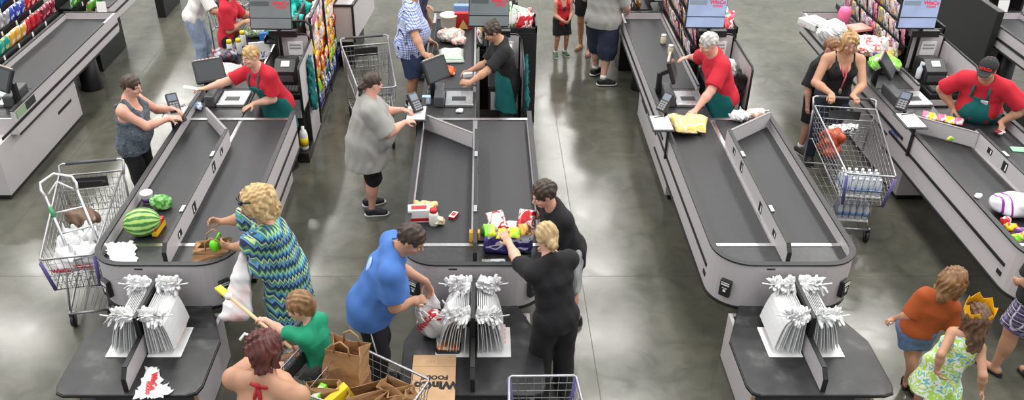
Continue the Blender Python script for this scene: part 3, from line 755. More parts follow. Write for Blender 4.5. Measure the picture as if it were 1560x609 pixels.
# ------------------------------------------------------------ checkout lanes
YF, YB, YE = 5.785, 8.65, 11.80        # front lip, scanner bar, far end of the feed belt
def arc(cx, cy, r, a0, a1, n=8): return [(cx + r * math.cos(R(a0 + (a1 - a0) * i / n)), cy + r * math.sin(R(a0 + (a1 - a0) * i / n))) for i in range(n + 1)]
def tray_outline(o, w=1.21, r=.30):
    """U shaped outline of the bagging tray, inset by o"""
    rr = r - o
    return [(o, YB)] + arc(r, YF + r, rr, 180, 270) + arc(w - r, YF + r, rr, 270, 360) + [(w - o, YB)]
class Lane:
    def __init__(s, x0, m=1): s.x0, s.m = x0, m
    def x(s, v): return s.x0 + s.m * v
    def bx(s, mb, a, b, y0, y1, z0, z1): return mb.box(s.x(a), s.x(b), y0, y1, z0, z1)
    def poly(s, pts): return [(s.x(p[0]), p[1]) for p in pts]
    def counter(s, label, flap, out=True, feed=True, fw=.60):
        t = s.t = thing('checkout_counter', label, 'checkout counter', (s.x(.6), 8.6, 0), 'checkout counters'); W = 1.21; P = s.poly
        if out:
            b = MB(); b.prism(P(tray_outline(0)), .50, .84)
            o, i = tray_outline(0), tray_outline(.032)
            for k in range(len(o) - 1): b.prism(P([o[k], o[k + 1], i[k + 1], i[k]]), .84, .945)
            b.build('tray_body', LAM, t)
            b = MB()
            o, i = tray_outline(-.010), tray_outline(.040)
            for k in range(len(o) - 1): b.prism(P([o[k], o[k + 1], i[k + 1], i[k]]), .945, .960)
            b.build('rim_bumper', RUB, t)
            b = MB(); o, i = tray_outline(-.014), tray_outline(.06)
            for k in range(len(o) - 1): b.prism(P([o[k], o[k + 1], i[k + 1], i[k]]), .490, .512)
            b.build('skirt_bumper', RUB, t)
            b = MB()
            for a, c in ((-.010, .0), (W, W + .010)): s.bx(b, a, c, 6.10, 8.62, .705, .735)
            s.bx(b, -.008, .0, 5.98 + .12, 6.17, .60, .64); s.bx(b, W, W + .008, 6.10, 6.17, .60, .64)
            b.build('side_bumper', RUB, t)
            pl = [(p[0], min(p[1], 6.20)) for p in tray_outline(.034)]
            MB().prism(P(pl), .838, .848).build('end_plate', PLATE, t)
            for a, c in ((.045, .575), (.625, W - .045)):
                b = MB(); s.bx(b, a, c, 6.245, 8.61, .838, .852); b.build('conveyor_belt', BELT, t, .004)
            b = MB(); s.bx(b, .034, W - .034, 6.20, 6.245, .838, .8535); b.build('end_strip', CHROME, t)
            b = MB(); s.bx(b, .583, .617, 6.245, 8.61, .838, .8535); b.build('centre_strip', CHROME, t)
            b = MB(); s.bx(b, .01, W - .01, 8.62, 8.672, .838, .862); b.build('transfer_bar', CHROME, t)
            # divider board with its deflector flap
            b = MB(); pr = [(5.925, .848), (8.06, .848), (8.06, 1.035), (5.985, 1.035), (5.925, .98)]
            M = Matrix(((0, 0, s.m, s.x(.600)), (1, 0, 0, 0), (0, 1, 0, 0), (0, 0, 0, 1)))
            b.prism(pr, 0, .034, M); dv = b.build('divider', LAM, t)
            e = MB(); e.bar((s.x(.617), 5.98, 1.038), (s.x(.617), 8.06, 1.038), .036, .008); e.bar((s.x(.617), 5.919, .85), (s.x(.617), 5.919, .98), .036, .010, (0, 1, 0)); e.bar((s.x(.617), 5.92, .98), (s.x(.617), 5.98, 1.038), .036, .010)
            e.build('divider_edging', RUB, dv)
            face = .598 if s.m * (s.x0) > 0 else .6355
            for yy, hh, zz in ((6.28, .06, .93), (6.72, .10, .92), (7.42, .10, .95), (7.72, .06, .96)):
                st = MB(); st.mi(0).box(s.x(face), s.x(face + .003), yy - .045, yy + .045, zz - hh / 2, zz + hh / 2)
                st.mi(1).box(s.x(face - .001), s.x(face + .004), yy - .03, yy - .012, zz - hh / 3, zz + hh / 3)
                st.build('sticker', [BLKI, PAPER], dv)
            for yy in (6.50, 7.5): hk = MB(); s.bx(hk, .602, .632, yy - .05, yy + .05, 1.042, 1.056); hk.build('sign_clip', CHROME, dv)
            a, c = flap; b = MB(); b.bar((s.x(a[0]), a[1], .945), (s.x(c[0]), c[1], .945), .022, .165); fo = b.build('deflector', LAM, t, .004)
            b = MB(); b.bar((s.x(a[0]), a[1], 1.031), (s.x(c[0]), c[1], 1.031), .026, .008); b.build('deflector_edging', LAMD, fo)
            # coupon boxes on the curved front and the small plate
            for cx, ang in ((.175, 232), (W - .175, 308)):
                c0 = V((.30 if cx < .6 else W - .30, YF + .30, 0)); n = V((math.cos(R(ang)), math.sin(R(ang)), 0)); p = c0 + n * .318
                tx = V((-n.y, n.x, 0)); q = MB()
                def pt(u, v, w2): w3 = p + tx * u + n * w2; return V((s.x(w3.x), w3.y, v))
                def slab(mb, u0, u1, v0, v1, w0, w1):
                    vs = [pt(u, v, w2) for u in (u0, u1) for v in (v0, v1) for w2 in (w0, w1)]
                    return mb.add(vs, [(0, 1, 3, 2), (4, 6, 7, 5), (0, 4, 5, 1), (2, 3, 7, 6), (0, 2, 6, 4), (1, 5, 7, 3)])
                slab(q, -.048, .048, .60, .76, -.02, .022); bxo = q.build('coupon_box', BLKP, t, .006)
                q = MB(); slab(q, -.036, .036, .715, .727, .020, .0245); slab(q, -.036, .036, .737, .745, .02, .0245); slab(q, -.012, .012, .65, .674, .02, .0245); slab(q, -.022, .022, .685, .690, .02, .0245); q.build('print', PAPER, bxo)
            b = MB(); s.bx(b, .40, .47, YF - .004, YF, .905, .917); b.build('maker_plate', BLKI, t)
            b = MB(); s.bx(b, .50, 1.10, 6.75, 8.62, .07, .50); b.build('pedestal', LAM, t, .02)
            b = MB(); s.bx(b, .53, 1.07, 6.79, 8.62, 0, .07); b.build('kick_plate', BLK, t)
        if feed:
            b = MB(); s.bx(b, 0, fw, YB, YE, .665, .86); s.bx(b, .10, fw - .04, 8.30, 10.35, .08, .665)
            s.bx(b, 0, .032, YB, YE, .86, .945); s.bx(b, fw - .03, fw, 9.35, YE, .86, .935); s.bx(b, 0, fw, YE, YE + .03, .70, .95)
            b.build('feed_body', LAM, t)
            b = MB(); s.bx(b, -.008, .040, YB, YE - .42, .945, .958); s.bx(b, -.012, .0, YB, YE, .655, .675); s.bx(b, -.010, .0, YB - .35, YE, .775, .808)
            s.bx(b, fw - .03, fw + .005, 9.35, YE, .935, .945); s.bx(b, -.006, fw + .005, YE, YE + .036, .95, .96)
            b.build('feed_bumper', RUB, t)
            b = MB(); s.bx(b, fw - .025, fw - .002, 9.36, YE - .05, .945, .957); b.build('feed_rail', CHROME, t)
            b = MB(); s.bx(b, .036, fw - .032, 9.42, YE - .03, .855, .872); b.build('feed_belt', BELT, t, .004)
            b = MB(); s.bx(b, .036, fw, YB + .025, 9.41, .84, .862); b.build('scanner_deck', PLATE, t)
            b = MB(); s.bx(b, .25, .58, 8.93, 9.30, .862, .905); sc = b.build('scanner', CHROME, t, .012)
            b = MB(); s.bx(b, .33, .49, 9.03, 9.13, .904, .909); b.build('scanner_glass', BLKP, sc)
            b = MB(); s.bx(b, .13, .245, 8.92, 9.33, .862, 1.0); b.build('scanner_tower', DGREY, sc, .02)
            b = MB(); s.bx(b, .14, fw - .06, 8.34, 10.30, 0, .08); b.build('feed_kick_plate', BLK, t)
            b = MB(); b.lathe([(.15, 0), (.15, .02), (.12, .66)], (s.x(fw / 2), 11.35, 0), 18); b.build('foot', BLK, t)
            b = MB(); s.bx(b, .097, .10, 9.75, 10.15, .36, .40); b.build('vent_slot', BLK, t)
        return t
    def station(s, lab, apron=None, y0=9.40):
        """register stand behind the cashier: cabinet, counter, back and side boards"""
        t = thing('register_stand', 'black register stand with grey boards ' + lab, 'register stand', (s.x(.95), 9.8, 0), 'register stands')
        b = MB(); s.bx(b, .76, 1.13, y0, 10.10, .05, .80); b.build('cabinet', BLK, t, .01)
        b = MB(); s.bx(b, .78, 1.11, y0 - .015, y0, .50, .74); d = b.build('drawer', LAM, t, .004)
        b = MB(); s.bx(b, .85, 1.02, y0 - .03, y0 - .014, .64, .67); b.build('drawer_handle', BLK, d)
        b = MB(); s.bx(b, .75, 1.14, y0 - .04, 10.11, .80, .83); b.build('counter_top', BLKP, t, .004)
        b = MB(); s.bx(b, .76, 1.13, 10.115, 10.14, .60, 1.26); b.build('back_board', LAM, t)
        b = MB()
        p = [(.745, .6), (.745, 1.24), (.78, 1.28), (1.10, 1.28), (1.145, 1.24), (1.145, .6)]
        b.tube([(s.x(a), 10.128, z) for a, z in p], .014, 8); b.build('back_frame', BLK, t)
        b = MB(); b.box(s.x(1.150), s.x(1.172), 9.27, 10.12, .66, 1.19); b.box(s.x(1.150), s.x(1.172), 9.56, 10.12, .04, .64); b.build('side_board', LAM, t)
        b = MB(); b.tube([(s.x(1.161), 9.26, .62), (s.x(1.161), 9.26, 1.17), (s.x(1.161), 9.30, 1.205), (s.x(1.161), 10.12, 1.215)], .014, 8)
        b.bar((s.x(1.161), 9.26, .65), (s.x(1.161), 10.12, .65), .03, .022); b.bar((s.x(1.161), 9.55, .0), (s.x(1.161), 9.55, .64), .03, .022, (0, 1, 0)); b.bar((s.x(1.161), 9.55, .02), (s.x(1.161), 10.12, .02), .03, .03)
        b.build('side_frame', BLK, t)
        b = MB(); s.bx(b, .88, 1.06, 10.095, 10.113, 1.02, 1.19); s.bx(b, .92, 1.02, 10.08, 10.10, .88, 1.0); b.build('notice', PAPER, t)
        b = MB(); s.bx(b, .90, 1.04, 10.09, 10.095, 1.10, 1.12); s.bx(b, .90, 1.04, 10.092, 10.0945, 1.14, 1.16); b.build('notice_print', mat('grey_print', (.3, .32, .36), .7), t)
        if apron:
            d = SDF(); cx = s.x(1.205)
            d.ell((cx, 9.72, .86), (.030, .12, .30), None, .02); d.ell((cx + .01, 9.66, .62), (.035, .10, .14), None, .03)
            a = d.build('spare_apron', TEALC, None, .008, folds(.012, 60, s.x0), origin=(cx, 9.7, .5))
            tag(a, apron, 'apron')
        return t
    def printer(s, lab, roll=True):
        t = thing('receipt_printer', 'black receipt printer ' + lab, 'printer', (s.x(.86), 9.8, .83), 'receipt printers')
        b = MB(); M = Matrix(((0, 0, 1, s.x(.78)), (1, 0, 0, 0), (0, 1, 0, 0), (0, 0, 0, 1)))
        b.prism([(9.62, .832), (9.98, .832), (9.98, 1.06), (9.78, 1.10), (9.62, 1.0)], 0, .25, M); b.build('housing', BLKP, t, .008)
        b = MB(); b.bar((s.x(.91), 9.68, 1.042), (s.x(.91), 9.75, 1.084), .10, .008); b.build('paper_slip', PAPER, t)
        b = MB(); s.bx(b, .80, 1.01, 9.612, 9.621, .87, .95); b.build('front_cover', DGREY, t)
        k = thing('keyboard', 'black keypad on the register counter ' + lab, 'keyboard', (s.x(1.0), 9.6, .83), 'register keypads')
        b = MB(); s.bx(b, .78, 1.10, 9.38, 9.55, .832, .862); b.build('case', BLKP, k, .005)
        b = MB()
        for i in range(8):
            for jj in range(3): s.bx(b, .795 + i * .037, .825 + i * .037, 9.40 + jj * .042, 9.435 + jj * .042, .862, .870)
        b.build('keys', DGREY, k)
        if roll:
            r = MB(); M2 = Matrix.Rotation(R(90), 3, 'X') @ Matrix.Rotation(R(20), 3, 'Y')
            r.lathe([(.014, -.12), (.036, -.12), (.036, .12), (.014, .12)], (s.x(1.06), 9.76, .872), 14, M2)
            tag(r.build('paper_roll', PAPER, None, origin=(s.x(1.06), 9.76, .84)), 'roll of white paper lying beside the receipt printer ' + lab, 'paper roll', 'paper rolls')
    def monitor(s, lab, lit, px, bars=True):
        c = at(px[0], px[1], 1.62); t = thing('pole_display', 'flat customer display on black pole ' + lab, 'display', (s.x(.80), 10.06, .83), 'pole displays')
        b = MB(); b.tube([(s.x(.80), 10.06, .83), (s.x(.80), 10.06, 1.45), (c.x, c.y + .04, 1.6)], .022, 10); b.box(s.x(.80) - .06, s.x(.80) + .06, 10.0, 10.11, .83, .845); b.box(s.x(.80) - .12, s.x(.80) + .22, 10.02, 10.10, 1.28, 1.36); b.build('pole', BLK, t)
        yaw = Matrix.Rotation(R(7), 4, 'Z') @ Matrix.Rotation(R(-8), 4, 'X') @ Matrix.Rotation(R(3), 4, 'Y'); M = Matrix.Translation(c) @ yaw
        b = MB(); b.box(-.245, .245, -.012, .03, -.20, .20, M); b.build('bezel', BLKP, t, .008)
        b = MB()
        b.mi(0).box(-.236, .236, -.0145, -.012, -.18, .18, M)
        b.mi(1).box(-.226, -.01, -.0155, -.0145, .085, .14, M)
        b.mi(2).box(-.236, .236, -.0155, -.0145, -.062, -.052, M)
        k = 'lit' if lit else 'dim'
        base = srgb(132, 146, 176) if lit else srgb(104, 110, 112)
        sc = b.build('screen', [mat('screen_' + k, base, .3, emit=.5 if lit else .35, var=.12, vscale=3), mat('screen_bar_' + k, srgb(110, 120, 132) if lit else srgb(70, 74, 74), .3, emit=.5), BLKI], t)
        if bars:
            xd = (M.to_3x3() @ V((1, 0, 0))); yd = (M.to_3x3() @ V((0, 0, 1)))
            rm = mat('screen_red', (.5, .01, .03), .4, emit=.6)
            text_mesh('logo', 'WinCo', .066, rm, t, M @ V((.125, -.016, .118)), xd, yd, bold=.002)
            text_mesh('logo', 'FOODS', .036, rm, t, M @ V((.128, -.016, .072)), xd, yd, bold=.001)
    def touchscreen(s, lab, px, z=1.22, yaw=40, tilt=35):
        c = at(px[0], px[1], z); bs = V((s.x(.10), c.y + .02, .86))
        t = thing('cashier_screen', 'black cashier touch screen on a thick post ' + lab, 'screen', bs, 'cashier screens')
        b = MB(); b.box(bs.x - .05, bs.x + .05, bs.y - .06, bs.y + .06, .86, .875); b.bar(bs, (bs.x, bs.y, z - .06), .055, .06, (0, 1, 0)); b.bar((bs.x, bs.y, z - .08), (c.x, c.y, c.z - .01), .05, .05); b.build('post', BLK, t, .006)
        M = Matrix.Translation(c) @ Matrix.Rotation(R(yaw), 4, 'Z') @ Matrix.Rotation(R(-tilt), 4, 'X')
        b = MB(); b.box(-.17, .17, -.02, .025, -.135, .135, M); b.build('casing', BLKP, t, .01)
        b = MB(); b.box(-.148, .148, -.0225, -.02, -.112, .112, M); b.build('glass', mat('screen_off', (.055, .058, .062), .22), t)
        b = MB()
        for i in range(7): b.box(-.14 + i * .042, -.108 + i * .042, -.012, .012, .137, .150, M)
        b.build('card_slots', mat('beige_plastic', (.55, .47, .38), .6), t)
    def paystand(s, lab, px, term, tz=1.12, yaw=-30):
        """check-writing tray on the customer's rail and the card terminal above it"""
        c = at(px[0], px[1], 1.06)
        t = thing('writing_stand', 'white check writing stand with black tray edge ' + lab, 'writing stand', (s.x(.02), c.y, .95), 'writing stands')
        b = MB(); b.bar((s.x(.016), c.y + .03, .962), (s.x(.016), c.y + .03, 1.04), .03, .05, (0, 1, 0)); b.bar((s.x(-.02), c.y - .12, .70), (s.x(-.02), c.y - .12, 1.04), .02, .03, (0, 1, 0)); b.build('bracket', BLK, t)
        b = MB(); b.box(c.x - .115, c.x + .115, c.y - .18, c.y + .18, 1.04, 1.058); b.build('tray', BLKP, t, .01)
        b = MB(); b.box(c.x - .095, c.x + .10, c.y - .16, c.y + .15, 1.056, 1.068); b.build('writing_surface', WHT, t, .004)
        b = MB(); b.tube([(c.x - .06, c.y + .1, 1.075), (c.x + .07, c.y + .12, 1.08)], .005, 6); b.tube([(c.x + .08, c.y + .14, 1.066), (c.x + .09, c.y + .1, 1.12), (c.x + .02, c.y + .02, 1.10), (c.x + .06, c.y + .1, 1.078)], .0025, 5); b.build('pen', BLK, t)
        p = at(term[0], term[1], tz + .08)
        k = thing('card_terminal', 'black card payment terminal on a short post ' + lab, 'payment terminal', (p.x, p.y, .96), 'card terminals')
        b = MB(); b.tube([(s.x(.03), p.y + .02, .955), (s.x(.03), p.y + .02, 1.04), (p.x, p.y + .03, tz)], .018, 8); b.lathe([(.05, .955), (.045, .97), (.02, .975)], (s.x(.03), p.y + .02, 0), 14); b.build('post', BLK, k)
        M = Matrix.Translation((p.x, p.y, tz + .05)) @ Matrix.Rotation(R(yaw), 4, 'Z') @ Matrix.Rotation(R(50), 4, 'X')
        b = MB(); b.box(-.06, .06, -.11, .11, -.02, .02, M); b.build('case', BLKP, k, .012)
        b = MB(); b.box(-.045, .045, .02, .09, .02, .0225, M); b.build('display', mat('lcd', (.16, .19, .24), .25), k)
        b = MB()
        for i in range(3):
            for jj in range(4): b.box(-.042 + i * .03, -.018 + i * .03, -.09 + jj * .025, -.073 + jj * .025, .019, .0245, M)
        b.build('keys', mat('grey_keys', (.25, .25, .27), .5), k)
    def platform(s, lab, legs='wood'):
        t = thing('bagging_table', 'black topped bagging table with grey divider ' + lab, 'bagging table', (s.x(.6), 5.3, 0), 'bagging tables')
        P = [(.24, 5.80), (.05, 5.34), (.055, 4.84), (.08, 4.765), (.14, 4.735), (1.06, 4.735), (1.13, 4.765), (1.155, 4.84), (1.16, 5.34), (.97, 5.80)]
        MB().prism(s.poly(P), .50, .522).build('table_top', WORN, t, .003)
        cx, cy = .605, 5.27; Q = [(cx + (p[0] - cx) * 1.012, cy + (p[1] - cy) * 1.012) for p in P]
        MB().prism(s.poly(Q), .494, .516).build('edge_bumper', RUB, t)
        M = Matrix(((0, 0, s.m, s.x(.590)), (1, 0, 0, 0), (0, 1, 0, 0), (0, 0, 0, 1)))
        b = MB(); b.prism([(4.775, .522), (5.78, .522), (5.78, .70), (4.835, .70), (4.775, .64)], 0, .032, M); dv = b.build('divider', LAM, t)
        b = MB(); b.bar((s.x(.606), 4.835, .703), (s.x(.606), 5.78, .703), .036, .010); b.bar((s.x(.606), 4.770, .522), (s.x(.606), 4.770, .64), .036, .010, (0, 1, 0)); b.bar((s.x(.606), 4.771, .64), (s.x(.606), 4.835, .703), .036, .010); b.build('divider_edging', RUB, dv)
        for a in (.13, 1.05):
            b = MB(); s.bx(b, a, a + .03, 4.90, 5.72, .02, .494); lg = b.build('leg_board', LAM, t)
            b = MB(); s.bx(b, a + .001, a + .029, 4.885, 4.90, .02, .494); b.build('raw_edge', WOOD, lg)
        b = MB(); s.bx(b, .16, 1.05, 5.68, 5.72, .02, .494); b.build('back_board', LAMD, t)
        b = MB(); s.bx(b, .16, 1.05, 5.0, 5.68, .10, .13); b.build('lower_shelf', LAMD, t)
        return t
    def bags(s, lab, seed=0, sparse=()):
        """wire rack on the divider and its two hanging stacks of plastic bags"""
        rnd = random.Random(seed); xc = .606
        t = thing('bag_rack', 'wire rack for plastic bags ' + lab, 'bag rack', (s.x(xc), 5.4, .705), 'plastic bag racks')
        b = MB(); s.bx(b, xc - .018, xc + .018, 5.17, 5.68, .708, .90); b.build('spine', BLK, t, .006)
        for q in (-1, 1):
            for yy in (5.22, 5.62):
                mb = MB(); mb.tube([(s.x(xc), yy, .875), (s.x(xc + q * .20), yy, .875), (s.x(xc + q * .285), yy, .892)], .0055, 6); mb.build('arm', WHT, t)
            mb = MB(); s.bx(mb, xc + q * .03, xc + q * .30, 5.14, 5.50, .5235, .532); mb.build('base_tray', WHT, t, .004)
        for q in (-1, 1):
            sd = 'left' if q * s.m < 0 else 'right'
            u = thing('plastic_bag_stack', 'hanging white plastic bags %s of the divider %s' % (sd, lab), 'plastic bags', (s.x(xc + q * .12), 5.4, .535), 'stacks of plastic bags')
            b = MB()                                               # sheets hanging from arm to tray, fanned out
            for i in range(9):
                f = i / 8; z0 = .85 - .02 * f; x0 = xc + q * (.035 + .12 * f); x1 = xc + q * (.05 + .20 * f + rnd.uniform(-.01, .02)); yy = rnd.uniform(-.012, .012)
                prev = None; N = 5
                for k in range(N + 1):
                    g = k / N; xx = x0 + (x1 - x0) * g ** .6; zz = z0 + (.545 + .004 * i - z0) * g ** 1.15
                    ya, yb = 5.22 + yy - .05 * g, 5.60 + yy - .02 * g
                    cur = (V((s.x(xx), ya, zz)), V((s.x(xx), yb, zz)))
                    if prev:
                        vs = [prev[0], prev[1], cur[1], cur[0]]; n = (vs[1] - vs[0]).cross(vs[3] - vs[0]).normalized() * .0022
                        vv = [p - n for p in vs] + [p + n for p in vs]; b.add(vv, [(3, 2, 1, 0), (4, 5, 6, 7), (0, 1, 5, 4), (1, 2, 6, 5), (2, 3, 7, 6), (3, 0, 4, 7)])
                    prev = cur
            st = b.build('bag_sheets', BAGW, u)
            tm = mat('pale_red_print', (.70, .38, .38), .6)
            b = MB()
            for k in range(5):
                f = k / 4; s.bx(b, xc + q * .245, xc + q * .262, 5.24 + .05 * k, 5.275 + .05 * k, .5805, .582)
            b.build('print', tm, u)
            for yy in (5.22, 5.62):                                # frilled handle loops bunched on the arms
                b = MB()
                for i in range(80):
                    a = rnd.uniform(-1.35, 1.25); ln = rnd.uniform(.07, .112); tw = rnd.uniform(-.5, .5); xx = xc + q * rnd.uniform(.02, .19)
                    dr = V((q * s.m * rnd.uniform(.0, .55), math.sin(a) * .85, math.cos(a) * .75 + .05)).normalized()
                    wd = V((math.cos(tw) * .8, math.sin(tw), rnd.uniform(-.3, .3))).normalized(); wd = (wd - dr * wd.dot(dr)).normalized(); nn = dr.cross(wd)
                    p0 = V((s.x(xx), yy, .865)); w0 = rnd.uniform(.009, .016); bend = rnd.uniform(-.03, .03)
                    ring = []
                    for g, ww in ((0, .5), (.45, 1.0), (.8, 1.1), (1.0, .65)):
                        c = p0 + dr * ln * g + nn * bend * g * g - V((0, 0, .04 * g * g * abs(a)))
                        ring.append([c - wd * w0 * ww - nn * .002, c + wd * w0 * ww * .9 + nn * .005, c + wd * w0 * ww + nn * .009, c - wd * w0 * ww + nn * .003])
                    vs = [p for r4 in ring for p in r4]; fs = []
                    for k in range(3): fs += [(k * 4 + e, k * 4 + (e + 1) % 4, k * 4 + 4 + (e + 1) % 4, k * 4 + 4 + e) for e in range(4)]
                    fs += [(3, 2, 1, 0), (12, 13, 14, 15)]; b.add(vs, fs, True)
                b.ell((s.x(xc + q * .10), yy, .865), (.105, .046, .040), 14, 8)
                b.build('handle_frill', BAGW, u)

WHERE = {0: 'at the far left lane', 1: 'at the watermelon lane', 2: 'at the lane of the cashier in black', 3: 'at the grey-haired cashier lane', 4: 'at the capped cashier lane'}
L0 = Lane(-5.20, -1); L1 = Lane(-3.285); L2 = Lane(-.68); L3 = Lane(1.955); L4 = Lane(4.55); L5 = Lane(7.05)
L0.counter('grey checkout counter with bare black feed belt in the top left corner', ((.05, 8.4), (.5, 7.9)), out=False, fw=.73)
L1.counter('grey checkout counter with the watermelon on its left belt', ((.617, 8.05), (.26, 8.58)))
L2.counter('grey checkout counter of the cashier in black, white hot dog box on belt', ((.05, 8.42), (.58, 7.98)))
L3.counter('grey checkout counter with empty double belts beside the shopping cart of water bottles', ((.64, 8.05), (1.165, 8.47)))
L4.counter('grey checkout counter of the cashier in the black cap', ((.05, 8.42), (.60, 7.98)))
L5.counter('grey checkout counter end in the top right corner', ((.05, 8.4), (.5, 7.9)), out=False)
b = MB(); b.box(-5.197, -5.192, 8.93, 9.16, .835, .925); b.build('lane_sign', mat('sign_dark', srgb(48, 52, 50), .5), L0.t)
b = MB(); b.box(-5.197, -5.192, 8.70, 8.92, .835, .925); b.build('lane_sign', mat('sign_green', srgb(140, 165, 130), .5), L0.t)
b = MB()
for i in range(5): b.bar((4.544, 8.42 + .035 * i, .745 + .012 * (i % 2)), (4.544, 8.45 + .035 * i, .815 - .012 * (i % 3)), .004, .014)
b.build('blue_marking', mat('blue_ink', srgb(50, 90, 200), .5), L4.t)
L0.touchscreen(WHERE[0], (2, 120), 1.2, -30, 30)
L1.station(WHERE[1], 'teal apron hanging outside the register stand of the smiling blonde cashier')
L2.station(WHERE[2], 'teal apron hanging outside the register stand behind the cashier in black', 9.62)
L3.station(WHERE[3]); L4.station(WHERE[4])
for L, i in ((L1, 1), (L2, 2), (L3, 3), (L4, 4)):
    if i in (1, 4): L.printer(WHERE[i], i == 4)
L1.monitor(WHERE[1], False, (412, 20)); L2.monitor(WHERE[2], False, (745, 16)); L3.monitor(WHERE[3], True, (1076, 18)); L4.monitor(WHERE[4], True, (1400, 19))
L1.touchscreen(WHERE[1], (319, 108), 1.2, 25, 40); L2.touchscreen(WHERE[2], (664, 106), 1.2, 45, 25); L3.touchscreen(WHERE[3], (1024, 104), 1.2, 75, 20); L4.touchscreen(WHERE[4], (1352, 100), 1.15, 60, 40)
L1.paystand(WHERE[1], (266, 172), (263, 153), yaw=30); L2.paystand(WHERE[2], (634, 172), (632, 152), yaw=40); L3.paystand(WHERE[3], (1007, 187), (1014, 152), yaw=-50); L4.paystand(WHERE[4], (1387, 183), (1378, 150), yaw=-40)
L1.platform(WHERE[1]); L2.platform(WHERE[2]); L3.platform(WHERE[3])
L1.bags(WHERE[1], 1); L2.bags(WHERE[2], 2); L3.bags(WHERE[3], 3)
